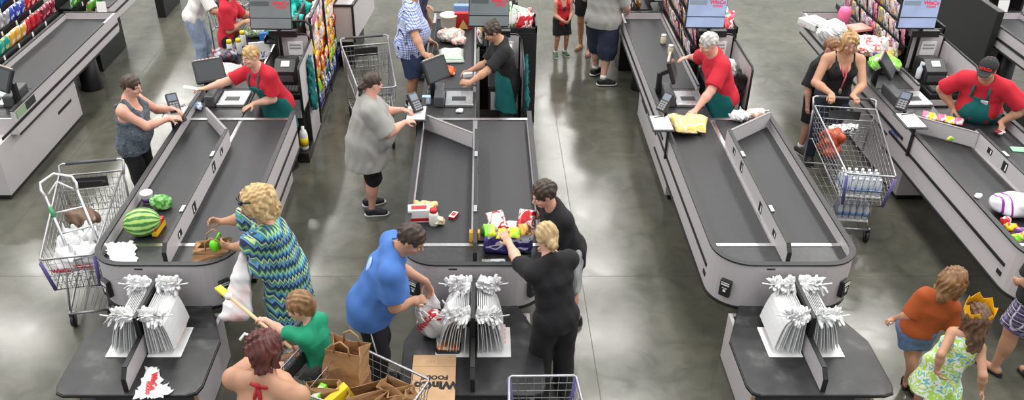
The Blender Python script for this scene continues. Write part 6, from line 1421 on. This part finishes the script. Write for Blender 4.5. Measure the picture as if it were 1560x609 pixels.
carton('yellow box among the paper bags in the cart of the boy', CC['yellow'], (.06, .20, .20), WB(-.10, .52, .72), -50, 20, None, 'box', 'box')
carton('green and white box among the paper bags in the cart of the boy', CC['lime'], (.05, .14, .20), WB(-.14, .38, .72), -30, 15, mat('label_white', CC['white'], .5), 'box', 'box', .4)
lump('small bag with dark bottles between the paper bags', 'snack_bag', 'bag', ramp_mat('mixed_goods', 'voronoi', [(0, srgb(60, 40, 40)), (.3, srgb(200, 190, 180)), (.55, srgb(150, 110, 80)), (.8, srgb(90, 40, 40))], .4, 24), WB(.10, .72, .70), (.10, .09, .06), 75)
cf, WF = cart('shopping cart entering at the bottom edge below the bagging table', (.45, 3.20), 91, .60, .48, 1.36, True, (1.0, .90))
lump('white and green plastic bag in the cart at the bottom edge', 'plastic_bag', 'plastic bag', ramp_mat('bag_green_print', 'noise', [(.56, srgb(226, 226, 226)), (.6, srgb(30, 130, 90)), (.66, srgb(228, 228, 228))], .4, 9), WF(-.06, 1.05, .60), (.14, .10, .12), 80, .014, 50)
ct, WT = cart('shopping cart behind the person in pale jeans at the top edge', (-3.70, 12.0), 80, .58, .46, 1.0, True, blue=False)
# ------------------------------------------------------------ the people
DEN = mat('denim', srgb(52, 66, 98), .85, var=.15, vscale=60, bump=.1); DENL = mat('denim_pale', srgb(150, 166, 192), .85, var=.12, vscale=40, bump=.1); DENG = mat('denim_dark', srgb(40, 46, 66), .85, var=.18, vscale=40, bump=.1)
SOCK = mat('sock_white', (.78, .77, .75), .9); SOLEW = mat('sole_white', (.7, .7, .68), .7); SHOE = mat('shoe_black', (.012, .012, .013), .5)
BLONDE = (.30, .17, .065); BROWN = (.055, .028, .014); DBROWN = (.022, .012, .008); LBROWN = (.14, .07, .03)
LEAN = dict()
def badge(p, k='badge'):
    c = p.C + p.f1 * (p.h * .075 + .03 + p.bust * .6) + p.s1 * .06; M = Matrix((p.s1, p.f1, p.sp)).transposed().to_4x4(); M.translation = c
    b = MB(); b.box(-.035, .035, -.004, .006, -.025, .025, M); b.build('badge', PAPER, p.o)
# smiling blonde cashier
p = Person('smiling blonde cashier in red polo and teal apron reaching out a receipt', (378, 72), face=236, h=1.64, bust=.075, g=1.2, lean=24, side=-4, head=(-6, 2, 6), skin='fair',
           hands={'R': dict(pos=at(302, 139, 1.10), elbow=(-.3, .4, -1), dir=(-1, -.25, .05), palm=(0, 0, -1), curl=.45), 'L': dict(pos=at(386, 158, .93), elbow=(-.5, 1, .3), dir=(-.8, -.5, -.25), palm=(0, 0, -1), curl=.12, spread=.5)})
p.body(); p.face((.3, .17, .08), smile=True); p.hair('short', BLONDE, (.5, .32, .14), vol=1.6); p.top(RED_T, .40, loose=.016); p.pants(BLKC); p.apron(TEALC); p.shoes(SHOE)
MB().tube([p.Wr['L'] + V((.02 * math.cos(a), .02 * math.sin(a), .0)) * 1.3 for a in [i * math.pi / 6 for i in range(12)]], .009, 6, closed=True).build('wrist_watch', BLK, p.o)
q = p.Wr['R'] + V((-.12, -.02, .0)); b = MB(); b.add([q + V((-.12, -.02, .03)), q + V((.05, -.03, .0)), q + V((.05, .03, .0)), q + V((-.12, .04, .03)), q + V((-.12, -.02, .032)), q + V((.05, -.03, .002)), q + V((.05, .03, .002)), q + V((-.12, .04, .032))], [(3, 2, 1, 0), (4, 5, 6, 7), (0, 1, 5, 4), (1, 2, 6, 5), (2, 3, 7, 6), (3, 0, 4, 7)])
tag(b.build('receipt', PAPER, None, origin=q), 'white receipt held out by the smiling blonde cashier', 'receipt')
# customer in grey patterned tank top
GT = ramp_mat('grey_pattern', 'noise', [(.35, srgb(52, 58, 66)), (.48, srgb(98, 108, 118)), (.58, srgb(70, 76, 86)), (.68, srgb(130, 138, 146))], .85, 16, (1, 1, 2.2), constant=False, detail=4)
p = Person('short-haired woman in grey patterned tank top at the card terminal', (200, 117), face=-8, h=1.60, bust=.08, g=1.25, belly=.02, lean=8, head=(0, 12, 0), skin='pink',
           hands={'L': dict(pos=at(262, 165, 1.14), elbow=(-.4, .7, -.8), dir=(1, -.3, -.1), palm=(0, -.4, -1), curl=.5), 'R': dict(pos=at(258, 180, 1.12), elbow=(-.5, .7, -.8), dir=(1, .3, 0), palm=(0, .4, -1), curl=.5)})
p.body(); p.face(); p.hair('short', (.035, .02, .013), (.06, .035, .022), vol=1.5); p.tank(GT, hem=-.10, loose=.016, wide=True, strapw=.024); p.pants(BLKC); p.shoes(SHOE)
# woman in patterned dress
ZZ = ramp_mat('zigzag_print', 'zigzag', [(0, srgb(40, 62, 100)), (.16, srgb(70, 150, 190)), (.30, srgb(165, 205, 140)), (.42, srgb(58, 110, 90)), (.54, srgb(38, 52, 92)), (.68, srgb(110, 150, 200)), (.80, srgb(60, 140, 120)), (.90, srgb(190, 210, 150))], .8, 22, zs=5.2, amp=.42)
p = Person('blonde woman in blue and green zigzag dress bagging at the front end', (377, 293), face=196, h=1.68, bust=.085, g=1.4, belly=.03, lean=10, headk=1.08, head=(8, 16, -5), skin='tan',
           hands={'R': dict(pos=at(336, 338, 1.12), elbow=(-.6, .7, -.7), dir=(-.9, .1, .2), palm=(0, -1, -.3), curl=.8), 'L': dict(pos=at(345, 378, 1.03), elbow=(-.3, .6, -1), dir=(-1, .25, .15), palm=(0, .8, .1), curl=.55)})
p.body(); p.face((.3, .18, .1)); p.hair('bob', (.42, .26, .10), (.62, .44, .22), .45, vol=1.55)
p.dress(ZZ, .42, 1.1, .48, .022, vneck=.10); p.shoes(mat('sandal_tan', (.25, .15, .09), .6), kind='sandal')
b = MB(); fc = p.HC + p.hu * p.hh * .34; b.tube([fc + p.hf * p.hh * .36 * math.cos(t) + p.hs * p.hh * .37 * math.sin(t) + p.hu * p.hh * .08 * math.cos(t) for t in [math.pi * (-.5 + i / 12) for i in range(13)]], .008, 6)
for q in (1, -1): b.ell(fc + p.hf * p.hh * .36 + p.hs * (q * p.hh * .14), (.016, .026, .02), 10, 6, Matrix((p.hf, p.hs, p.hu)).transposed())
b.build('sunglasses', BLKP, p.o)
MB().tube([p.Wr['L'] + V((.0, .026 * math.cos(a), .026 * math.sin(a))) for a in [i * math.pi / 6 for i in range(12)]], .008, 6, closed=True).build('bracelet', mat('silver', (.7, .7, .7), .3, 1.0), p.o)
fa = p.E['L'].lerp(p.Wr['L'], .35)
d = SDF(); top = fa - V((0, 0, .03)); bot = at(362, 478, .66)
d.cone(top, top.lerp(bot, .45), .02, .085, .55, V((1, .2, 0)), .03); d.cone(top.lerp(bot, .45), bot, .085, .135, .5, V((1, .2, 0)), .03); d.cone(fa + V((0, .05, -.02)), top.lerp(bot, .15), .012, .02, k=.03); d.cone(fa + V((0, -.05, .0)), top.lerp(bot, .15), .012, .02, k=.03)
tag(d.build('plastic_bag', ramp_mat('bag_pinkish', 'noise', [(.45, srgb(226, 222, 222)), (.66, srgb(225, 180, 176))], .4, 5, constant=False, bump=.3), None, .006, creases(.008, 22, 2), origin=bot), 'white plastic bag hanging from the forearm of the woman in zigzag dress', 'plastic bag')
# boy in the cart
p = Person('small boy in green t-shirt sitting in the cart holding a long brush', (449, 447), face=158, h=1.2, kid=.9, hip=.78, lean=8, headk=1.12, head=(10, 14, 0), skin='fair',
           hands={'L': dict(pos=at(386, 478, 1.07), elbow=(-.2, .5, -.6), dir=(-1, .1, .1), palm=(0, 0, -1), curl=.7), 'R': dict(pos=at(428, 522, .98), elbow=(-.3, .7, -.7), dir=(-.8, .3, 0), palm=(0, 0, -1), curl=.7)},
           feet={'L': dict(off=(.18, .10, .42), knee=(1, .3, 1)), 'R': dict(off=(.18, .10, .42), knee=(1, .3, 1))})
p.body(); p.face((.2, .1, .05)); p.hair('short', LBROWN, (.26, .14, .06), vol=1.3); p.top(mat('shirt_green', srgb(28, 150, 110), .85, bump=.08), .42, hem=-.02, loose=.014); p.pants(mat('shorts_grey', srgb(90, 92, 96), .85), .42, .014, 'shorts'); p.shoes(SHOE)
a0, a1 = at(352, 454, 1.10), at(444, 530, 1.02); dr = (a0 - a1).normalized()
t = thing('duster', 'long wooden brush with yellow head held by the boy in green', 'brush', a0); b = MB(); b.tube([a0, a1], .014, 8); b.build('handle', mat('beech', srgb(214, 180, 140), .6), t)
b = MB(); b.ell(a0 + dr * .03, (.032, .032, .032), 12, 8); b.build('collar', WHT, t)
b = MB(); b.bar(a0 + dr * .05, a0 + dr * .17, .055, .02); b.build('brush_head', mat('brush_yellow', srgb(215, 205, 60), .6), t)
# woman with red-brown hair, bare back
p = Person('woman with red-brown hair and bare back in a halter top pushing the paper bag cart', (400, 508), face=70, h=1.68, bust=.05, g=1.5, shw=1.4, headk=1.06, lean=6, head=(22, 14, 0), skin='tan',
           hands={'R': dict(pos=WB(-.18, -.06, 1.05), elbow=(-.5, .8, -.6), curl=.8, palm=(0, 0, -1)), 'L': dict(pos=WB(.2, -.06, 1.05), elbow=(-.5, .8, -.6), curl=.8, palm=(0, 0, -1))})
p.body(); p.face(); p.hair('curly', (.045, .012, .010), (.11, .026, .02), vol=1.35, parts=[((-.2, .1, -.1), (-.3, .12, -.42), .2, .1), ((-.15, -.2, -.1), (-.2, -.2, -.40), .17, .08), ((-.3, 0, .2), (-.36, 0, -.3), .24, .16), ((0, .25, 0), (-.05, .3, -.4), .16, .08), ((0, -.25, 0), (-.05, -.3, -.4), .16, .08)])
d = SDF(); d.cone(p.P - p.sp * .05, p.W, p.h * .115, p.h * .098, .76, p.s1, .05); d.cone(p.W, p.C, p.h * .098, p.h * .10, .74, p.s1, .05); d.ell(p.C + p.f1 * .08, (.09, .14, .10), (p.f1, p.s1, p.sp), .04); d.plane(p.C - p.sp * .02, (p.sp - p.f1 * .9).normalized())
d.build('halter_top', BLKC, p.o, None, folds(.003)); p.pants(DENG); p.shoes(SHOE, kind='sandal')
nb = p.N - p.f1 * .075 + p.sp * .012; b = MB(); rt = mat('red_tie', srgb(170, 25, 40), .7)
b.tube([p.C + p.f1 * .13 + p.s1 * .06, p.N + p.s1 * .085 + p.sp * .0 + p.f1 * .03, nb + p.s1 * .05, nb, nb - p.s1 * .05, p.N - p.s1 * .085 + p.f1 * .03, p.C + p.f1 * .13 - p.s1 * .06], .012, 8); b.ell(nb, (.024, .02, .024), 10, 6)
for q in (1, -1): b.tube([nb, nb + p.s1 * (q * .02) - p.sp * .08 - p.f1 * .015, nb + p.s1 * (q * .035) - p.sp * .17 - p.f1 * .02], [.012, .016, .010], 6)
b.build('halter_tie', rt, p.o)
hb = MB(); hc = p.HC + p.hs * p.hh * .25 + p.hu * p.hh * .42; hb.tube([hc + V((.0, 0, 0)), hc + p.hs * .05 + p.hu * .02, hc + p.hs * .07 - p.hf * .04], .01, 6); hb.build('hair_clip', WHT, p.o)
# man in blue
BL = mat('shirt_blue', srgb(70, 114, 185), .85, bump=.08)
p = Person('dark-haired man in blue t-shirt filling a plastic bag', (638, 349), face=4, h=1.76, g=1.28, belly=.02, lean=24, head=(-22, 30, 0), skin='tan', neck=34, shw=1.18,
           hands={'L': dict(pos=at(648, 428, .98), elbow=(-.5, .5, -.9), dir=(.5, -.5, -.8), palm=(-.3, -1, 0), curl=.45), 'R': dict(pos=at(628, 458, .95), elbow=(-.9, 1.5, -.1), dir=(1, .3, .0), palm=(0, .6, -.8), curl=.75)})
p.body(); p.face(); p.hair('short', DBROWN, (.05, .03, .02), vol=1.1); p.top(BL, .36, hem=-.11, loose=.026); p.pants(mat('track_black', (.012, .013, .018), .8)); p.shoes(SHOE)
for q in (1, -1): MB().tube([p.Hp['R' if q < 0 else 'L'] + p.s0 * (q * .118) + V((0, 0, -.08)), p.K['R' if q < 0 else 'L'] + p.s0 * (q * .082)], .006, 6).build('side_stripe', WHT, p.o)
b = MB(); c = p.N - p.sp * .16 - p.f1 * .142 + p.s1 * -.02; M = Matrix((p.s1, p.f1, p.sp)).transposed(); b.ell(c, (.062, .012, .062), 20, 8, M); b.build('back_emblem', mat('emblem_pale', srgb(165, 195, 235), .8), p.o)
# woman in grey t-shirt
p = Person('large woman in grey t-shirt and black capris writing at the counter', (569, 112), face=14, h=1.62, bust=.10, g=1.62, belly=.07, lean=8, head=(12, 8, 0), skin='pink', shw=1.12,
           hands={'L': dict(pos=at(614, 167, 1.11), elbow=(-.5, .5, -.8), dir=(1, -.4, 0), palm=(0, 0, -1), curl=.5), 'R': dict(pos=at(617, 186, 1.10), elbow=(-.4, .7, -.8), dir=(1, .5, .05), palm=(0, .3, -1), curl=.55)})
p.body(); p.face(); p.hair('tied', DBROWN, (.05, .03, .022), vol=1.1, parts=[((-.40, 0, .05), (-.55, .02, -.15), .13, .14), ((-.55, .02, -.15), (-.60, .04, -.55), .14, .06)])
p.top(mat('shirt_grey', srgb(152, 150, 146), .9, bump=.1), .50, hem=-.24, loose=.03, flare=1.12, amp=.0035); p.pants(BLKC, .60, .012, 'capri_trousers'); p.shoes(mat('shoe_navy', srgb(28, 30, 42), .6), SOLEW)
# man in checked shirt (head above the frame)
PL = ramp_mat('blue_check', 'plaid', [(0, srgb(205, 212, 235)), (.15, srgb(40, 52, 105)), (.25, srgb(150, 165, 215)), (.42, srgb(48, 60, 115)), (.55, srgb(90, 108, 180))], .85, 16)
p = Person('man in blue checked shirt and denim shorts beside the feed belt', pos=(-.96, 10.66), face=2, h=1.80, g=1.3, belly=.03, lean=6, skin='tan', shw=1.08, head=(0, 20, 0),
           hands={'R': dict(pos=at(646, 84, 1.02), elbow=(-.8, .4, -.8), dir=(1, -.1, -.2), palm=(0, .6, -.8), curl=.5), 'L': dict(pos=at(655, 62, 1.0), elbow=(-.8, .4, -.8), dir=(.9, 0, -.5), palm=(0, -.6, -.6), curl=.5)})
p.body(); p.face(); p.hair('short', BROWN); p.top(PL, .42, hem=-.14, loose=.024, amp=.005); p.pants(DEN, .48, .025, 'shorts', 1.1); p.shoes(SHOE, SOLEW, SOCK)
p = Person('person in dark jeans reaching to the cream tub, head above the picture', pos=(-.92, 11.75), face=-6, h=1.68, lean=10, skin='tan', hands={'R': dict(pos=at(648, 8, 1.08), elbow=(-.5, .6, -.8), dir=(1, -.3, -.3), palm=(0, 0, -1), curl=.4)})
p.body(); p.face(); p.hair('short', BROWN); p.top(mat('shirt_navy', srgb(50, 56, 80), .85), .45); p.pants(DEN); p.shoes(SHOE)
# cashier in black
p = Person('dark-haired cashier in black shirt and teal waist apron scanning groceries', (744, 36), face=190, h=1.68, g=1.1, bust=.055, lean=12, head=(10, 26, 0), skin='tan', neck=16,
           hands={'R': dict(pos=at(716, 108, 1.05), elbow=(-.6, .5, -.8), dir=(-1, -.25, -.1), palm=(0, -.6, -.6), curl=.55), 'L': dict(pos=at(710, 131, 1.03), elbow=(-.6, .5, -.8), dir=(-1, .25, .1), palm=(0, .6, -.6), curl=.55)})
p.body(); p.face(); p.hair('tied', DBROWN, (.06, .035, .02), vol=1.4, parts=[((-.2, .05, .45), (-.35, .0, .5), .14, .1)]); p.top(BLKC, .44, loose=.016); p.pants(BLKC); p.apron(TEALC, False); p.shoes(SHOE)
# boy and woman at the bagging end
p = Person('dark-haired boy in black t-shirt leaning over the purple package', (823, 280), face=206, h=1.60, kid=.15, g=1.1, lean=22, head=(-4, 18, 0), skin='pink',
           hands={'R': dict(pos=at(818, 330, 1.08), elbow=(-.5, .8, -.8), dir=(-.8, -.2, .1), palm=(0, 0, -1), curl=.4), 'L': dict(pos=at(812, 352, 1.03), elbow=(-.5, .5, -.9), dir=(-.9, 0, .1), palm=(0, .3, -1), curl=.5)},
           feet={'L': dict(off=(-.06, .10, 0)), 'R': dict(off=(-.10, .12, 0))})
p.body(); p.face(); p.hair('short', DBROWN, (.055, .035, .022), vol=1.8); p.top(BLKC, .48, hem=-.17, loose=.024); p.pants(ramp_mat('grey_white_shorts', 'noise', [(.4, srgb(195, 195, 196)), (.6, srgb(120, 122, 126))], .85, 6, (2, 2, .3), constant=False), .52, .02, 'shorts', 1.1); p.shoes(SHOE, None, SOCK)
p = Person('woman in black with blonde bun reaching over the purple package', (831, 340), face=112, h=1.64, g=1.02, bust=.05, lean=10, side=4, twist=4, head=(0, 14, 0), skin='fair',
           hands={'L': dict(pos=at(772, 366, 1.20), elbow=(-.1, .8, -.6), dir=(-.35, .55, .35), palm=(.3, .5, -1), curl=.25, spread=.4), 'R': dict(pos=at(835, 390, 1.02), elbow=(-.4, .6, -.8), dir=(-.3, 1, 0), curl=.4)})
p.body(); p.face(); p.hair('tied', (.30, .19, .085), (.48, .34, .17), vol=1.35, parts=[((-.3, 0, .0), (-.5, 0, -.12), .2, .17), ((-.45, .0, -.2), (-.42, 0, -.35), .12, .08)])
p.top(BLKC, .36, loose=.016, hem=-.10, neckcut=.02); p.pants(BLKC, 1.0, .016, flare=1.2); p.shoes(SHOE)
b = MB(); c = p.HC - p.hf * p.hh * .5 - p.hu * p.hh * .2; b.tube([c - p.hs * .04, c + p.hu * .012, c + p.hs * .04], [.01, .016, .01], 8); b.build('hair_clip', mat('clip_orange', srgb(205, 90, 45), .4), p.o)
# group at the top behind the empty lane
p = Person('little boy in red tank top and black shorts at the top edge', pos=(1.20, 12.55), face=285, h=1.12, kid=.8, skin='tan', hands={'L': dict(rel=(.20, -.05, -.20)), 'R': dict(rel=(.20, -.05, -.22))})
p.body(); p.face(); p.hair('short', BROWN); p.tank(RED_T, hem=-.10, loose=.016, wide=True, strapw=.024); p.pants(BLKC, .42, .022, 'shorts', 1.15); p.shoes(mat('shoe_green', srgb(60, 95, 50), .6), SOLEW, SOCK)
b = MB(); c = p.C + p.f1 * .115; b.ell(c, (.03, .012, .035), 12, 6, Matrix((p.s1, p.f1, p.sp)).transposed()); b.build('shirt_print', mat('print_dark', srgb(60, 40, 40), .8), p.o)
p = Person('person in black shorts and sandals beside the little boy, head above the picture', pos=(1.60, 12.72), face=250, h=1.66, skin='tan', feet={'L': dict(off=(.10, .08, 0)), 'R': dict(off=(-.10, .10, 0))})
p.body(); p.face(); p.hair('short', BROWN); p.top(BLKC, .45); p.pants(BLKC, .36, .02, 'shorts', 1.15); p.shoes(mat('sandal_tan', (.25, .15, .09), .6), kind='sandal')
p = Person('heavy man in grey t-shirt and dark denim shorts by the empty lane belt', pos=(1.68, 11.60), face=60, h=1.78, g=1.45, belly=.04, skin='fair', shw=1.1, feet={'L': dict(off=(.16, .12, 0), toe=-20), 'R': dict(off=(-.12, .12, 0), toe=-60)}, hands={'R': dict(pos=(2.05, 11.75, 1.0)), 'L': dict(rel=(.35, .1, -.35))})
p.body(); p.face(); p.hair('short', BROWN); p.top(mat('shirt_grey', srgb(152, 150, 146), .9, bump=.1), .45, hem=-.10, loose=.022); p.pants(DENG, .66, .035, 'shorts', 1.22); p.shoes(SHOE, SOLEW, SOCK)
# grey-haired cashier
p = Person('grey-haired cashier in red polo passing goods over the scanner', (1076, 53), face=196, h=1.76, g=1.2, lean=20, head=(8, 22, 0), skin='pink', neck=12,
           hands={'R': dict(pos=at(1038, 88, 1.02), elbow=(-.4, .6, -.7), dir=(-1, 0, -.25), palm=(0, 0, -1), curl=.35), 'L': dict(pos=at(1058, 171, .955), elbow=(-.5, .6, -.6), dir=(-.8, -.35, -.35), palm=(0, 0, -1), curl=.35)})
p.body(); p.face((.5, .5, .48)); p.hair('short', (.38, .365, .34), (.52, .505, .48), vol=1.1); p.top(RED_T, .42, loose=.022); p.pants(BLKC); p.apron(TEALC, False); p.shoes(SHOE)
b = MB(); col = [p.N + p.sp * .012 + (p.f1 * math.cos(a) * .085 + p.s1 * math.sin(a) * .085) - p.sp * (.02 * math.cos(a)) for a in [i * math.pi / 8 for i in range(16)]]; b.tube(col, .013, 6, closed=True); b.build('polo_collar', mat('collar_grey', srgb(85, 60, 70), .8), p.o)
# boy with glasses and woman with tank top
p = Person('boy with glasses in black behind the woman in black tank top', (1272, 60), face=300, h=1.48, kid=.3, g=1.15, lean=2, side=-3, head=(-6, 6, 0), skin='pink', feet={'L': dict(off=(.04, .10, 0)), 'R': dict(off=(.0, .14, 0))})
p.body(); p.face(glasses=(.25, .15, .3)); p.hair('short', (.13, .06, .025), (.22, .11, .05), vol=1.3); p.top(BLKC, .48, hem=-.12, loose=.026); p.pants(BLKC, .48, .03, 'shorts', 1.2); p.shoes(mat('shoe_grey', srgb(62, 60, 56), .7), SOLEW, SOCK)
p = Person('woman in black tank top with pink lanyard pushing the water bottle cart', (1299, 52), face=266, h=1.70, g=1.18, bust=.08, lean=10, head=(0, 12, 0), skin='tan', shw=1.08,
           hands={'R': dict(pos=W4(-.14, -.07, 1.075), elbow=(-.7, .9, -.3), dir=(-.3, -1, -.1), palm=(0, 0, -1), curl=.75), 'L': dict(pos=W4(.08, -.07, 1.075), elbow=(-.7, .9, -.3), dir=(.3, -1, -.1), palm=(0, 0, -1), curl=.75)})
p.hands = None
p.body(); p.face((.2, .1, .05)); p.hair('long', (.30, .17, .07), (.48, .30, .13), .55, parts=[((-.15, 0, .42), (-.2, .0, .55), .18, .14)], vol=1.0); p.tank(BLKC, hem=-.1, loose=.010, strapw=.010, scoop=.10); p.pants(DENG); p.shoes(SHOE)
b = MB(); b.tube([p.N + p.s1 * .06 + p.sp * .0, p.C + p.f1 * (p.h * .045 + p.bust + .035) + p.s1 * .01, p.W + p.f1 * .185 - p.sp * .0], .009, 6); b.tube([p.N - p.s1 * .06, p.C + p.f1 * (p.h * .045 + p.bust + .035) - p.s1 * .01], .009, 6); b.build('lanyard', mat('lanyard_pink', srgb(205, 85, 105), .7), p.o)
MB().ell(p.W + p.f1 * .19 - p.sp * .03, (.02, .012, .04), 8, 6).build('keys', mat('silver', (.7, .7, .7), .3, 1.0), p.o)
# capped cashier
p = Person('cashier in black cap, red shirt and teal apron leaning over the belt', (1508, 92), face=232, h=1.74, g=1.35, belly=.03, lean=30, head=(-4, 20, 0), skin='tan', shw=1.15, neck=6,
           hands={'R': dict(pos=at(1453, 166, .94), elbow=(-.3, 1, -.2), dir=(.3, -1, -.25), palm=(.3, 0, -1), curl=.35), 'L': dict(pos=at(1524, 186, .95), elbow=(-.2, 1, -.2), dir=(-.2, -1, -.15), palm=(-.5, 0, -1), curl=.5)})
p.body(); p.face(); p.hair('short', BROWN); p.top(RED_T, .42, loose=.022); p.pants(BLKC); p.apron(TEALC); p.shoes(SHOE); badge(p)
c, f, sd, u, hh = p.HC, p.hf, p.hs, p.hu, p.hh; d = SDF(); CAPM = mat('cap_black', (.018, .018, .018), .85, bump=.1)
d.ell(c + u * hh * .16 - f * hh * .04, (hh * .455, hh * .395, hh * .42), (f, sd, u), .01); d.plane(c + u * hh * .14, -u); cp = d.build('cap_crown', CAPM, p.o, .0065)
d = SDF(); d.ell(c + u * hh * .17 + f * hh * .52, (hh * .34, hh * .30, hh * .03), (f, sd, u), .01); d.build('cap_brim', CAPM, p.o, .0065)
text_mesh('cap_logo', 'WinCo', hh * .17, REDI, p.o, c + u * hh * .30 + f * hh * .405, sd, u - f * .4, .004, .002)
MB().tube([p.Wr['L'] + V((.03 * math.cos(a), 0, .03 * math.sin(a))) + V((0, .02, 0)) for a in [i * math.pi / 6 for i in range(12)]], .02, 6, closed=True).build('wrist_band', BLKC, p.o)
q = at(1522, 204, .87); lump('dark red packet in the hand of the capped cashier', 'snack_packet', 'packet', print_mat(CC['maroon'], CC['white']), q, (.05, .04, .02), 90, .004, 70)
# children at lower right
p = Person('child in orange t-shirt and denim shorts stretching out an arm', (1463, 410), face=72, h=1.22, kid=.7, headk=1.14, g=1.1, lean=-2, side=-16, head=(-28, 8, 8), skin='tan',
           hands={'L': dict(pos=at(1362, 485, .62), elbow=(-.2, .3, -1), dir=(-1, -.2, -.2), palm=(0, -.3, -1), curl=.8)}, feet={'L': dict(pos=at(1392, 590, .07)), 'R': dict(off=(.0, .06, 0))})
p.body(); p.face(); p.hair('bob', (.13, .06, .022), (.24, .125, .05), .48, vol=1.15); p.top(mat('shirt_orange', srgb(158, 72, 24), .85, bump=.08), .46, hem=-.02, loose=.022); p.pants(mat('denim_mid', srgb(96, 116, 152), .85, var=.15, vscale=40), .32, .022, 'shorts', 1.15); p.shoes(BLKC, kind='sandal')
FL = ramp_mat('floral_print', 'noise', [(.0, srgb(225, 232, 215)), (.40, srgb(175, 215, 95)), (.50, srgb(235, 238, 225)), (.56, srgb(110, 190, 190)), (.62, srgb(225, 225, 110)), (.70, srgb(235, 238, 230))], .85, 13, detail=2)
p = Person('girl in white and green floral dress with a yellow toy crown', (1493, 464), face=58, h=1.16, kid=.8, headk=1.14, g=1.05, lean=4, side=-17, head=(22, 8, 0), skin='tan',
           hands={'R': dict(rel=(-.10, .10, -.30), elbow=(-1, .3, 0), dir=(.1, -1, -.6), curl=.4), 'L': dict(rel=(-.16, .02, -.28), elbow=(-1, .2, 0), dir=(.5, -1, -.5), curl=.4)})
p.body(); p.face(); p.hair('bob', (.06, .028, .014), (.13, .065, .032), .85, vol=1.1); p.dress(FL, .34, 1.6, 0, .018, neckcut=.015); p.shoes(BLKC, kind='sandal')
c, f, sd, u, hh = p.HC, p.hf, p.hs, p.hu, p.hh; vs = []; fs = []; n = 28; ax = (u * .92 - f * .38).normalized(); fx = ax.cross(sd).normalized() * -1
cc = c + u * hh * .24 - f * hh * .02
for i in range(n):
    a = 2 * math.pi * i / n; hz = .045 + (.055 if i % 4 == 0 else (.02 if i % 2 else -.004))
    r0 = fx * math.cos(a) * hh * .47 + sd * math.sin(a) * hh * .43
    for k, (rr_, z) in enumerate(((1, -.01), (1.06, hz), (1.03, hz), (.97, -.01))): vs.append(cc + r0 * rr_ + ax * z)
for i in range(n):
    j = (i + 1) % n
    for k in range(4): fs.append((i * 4 + k, j * 4 + k, j * 4 + (k + 1) % 4, i * 4 + (k + 1) % 4))
b = MB(); b.add([tuple(v) for v in vs], fs); o = b.build('toy_crown', mat('crown_yellow', srgb(248, 182, 18), .55), None, origin=cc); tag(o, 'yellow toy crown worn by the girl in floral dress', 'crown')
PS = ramp_mat('purple_plaid', 'plaid', [(0, srgb(70, 62, 92)), (.15, srgb(200, 196, 210)), (.25, srgb(110, 100, 135)), (.42, srgb(225, 222, 230)), (.55, srgb(150, 140, 170))], .85, 13)
p = Person('person in black top and purple plaid shorts at the right edge', pos=(4.53, 5.48), face=110, h=1.66, g=1.3, skin='tan', lean=4, feet={'L': dict(off=(.10, .12, 0)), 'R': dict(off=(-.12, .10, 0))}, hands={'L': dict(rel=(.16, -.06, -.42))})
p.body(); p.face(); p.hair('short', BROWN); p.top(BLKC, .40, hem=-.03, loose=.045); p.pants(PS, .44, .03, 'shorts', 1.2); p.shoes(BLKC, kind='sandal')
# customers at the top left
p = Person('customer in red t-shirt at the feed belt, head above the picture', pos=(-3.42, 11.05), face=8, h=1.66, g=1.05, bust=.03, lean=6, skin='tan', head=(0, 20, 0),
           hands={'L': dict(pos=at(396, 20, 1.15), elbow=(-.5, .4, -.8), dir=(1, 0, 0), palm=(0, 0, -1), curl=.5), 'R': dict(pos=at(372, 33, 1.10), elbow=(-.7, .6, -.6), dir=(1, .2, .1), palm=(0, .4, -1), curl=.5)})
p.body(); p.face(); p.hair('long', DBROWN, None, .6); p.top(RED_T, .45, hem=-.10, loose=.016); p.pants(BLKC); p.shoes(SHOE)
p = Person('person in white shirt and pale jeans bending over a cart, head above the picture', pos=(-4.12, 11.85), face=10, h=1.66, g=1.1, lean=28, skin='tan', head=(0, 20, 0), hands={'L': dict(rel=(.35, .05, -.3)), 'R': dict(rel=(.35, .05, -.3))}, feet={'L': dict(off=(.10, .08, 0)), 'R': dict(off=(.0, .10, 0))})
p.body(); p.face(); p.hair('short', BROWN); p.top(mat('shirt_white', srgb(225, 223, 220), .85, bump=.08), .45, hem=-.04, loose=.02); p.pants(DENL, 1.0, .018); p.shoes(SHOE)
for o in bpy.data.objects:
    if '_o' in o.keys(): del o['_o']
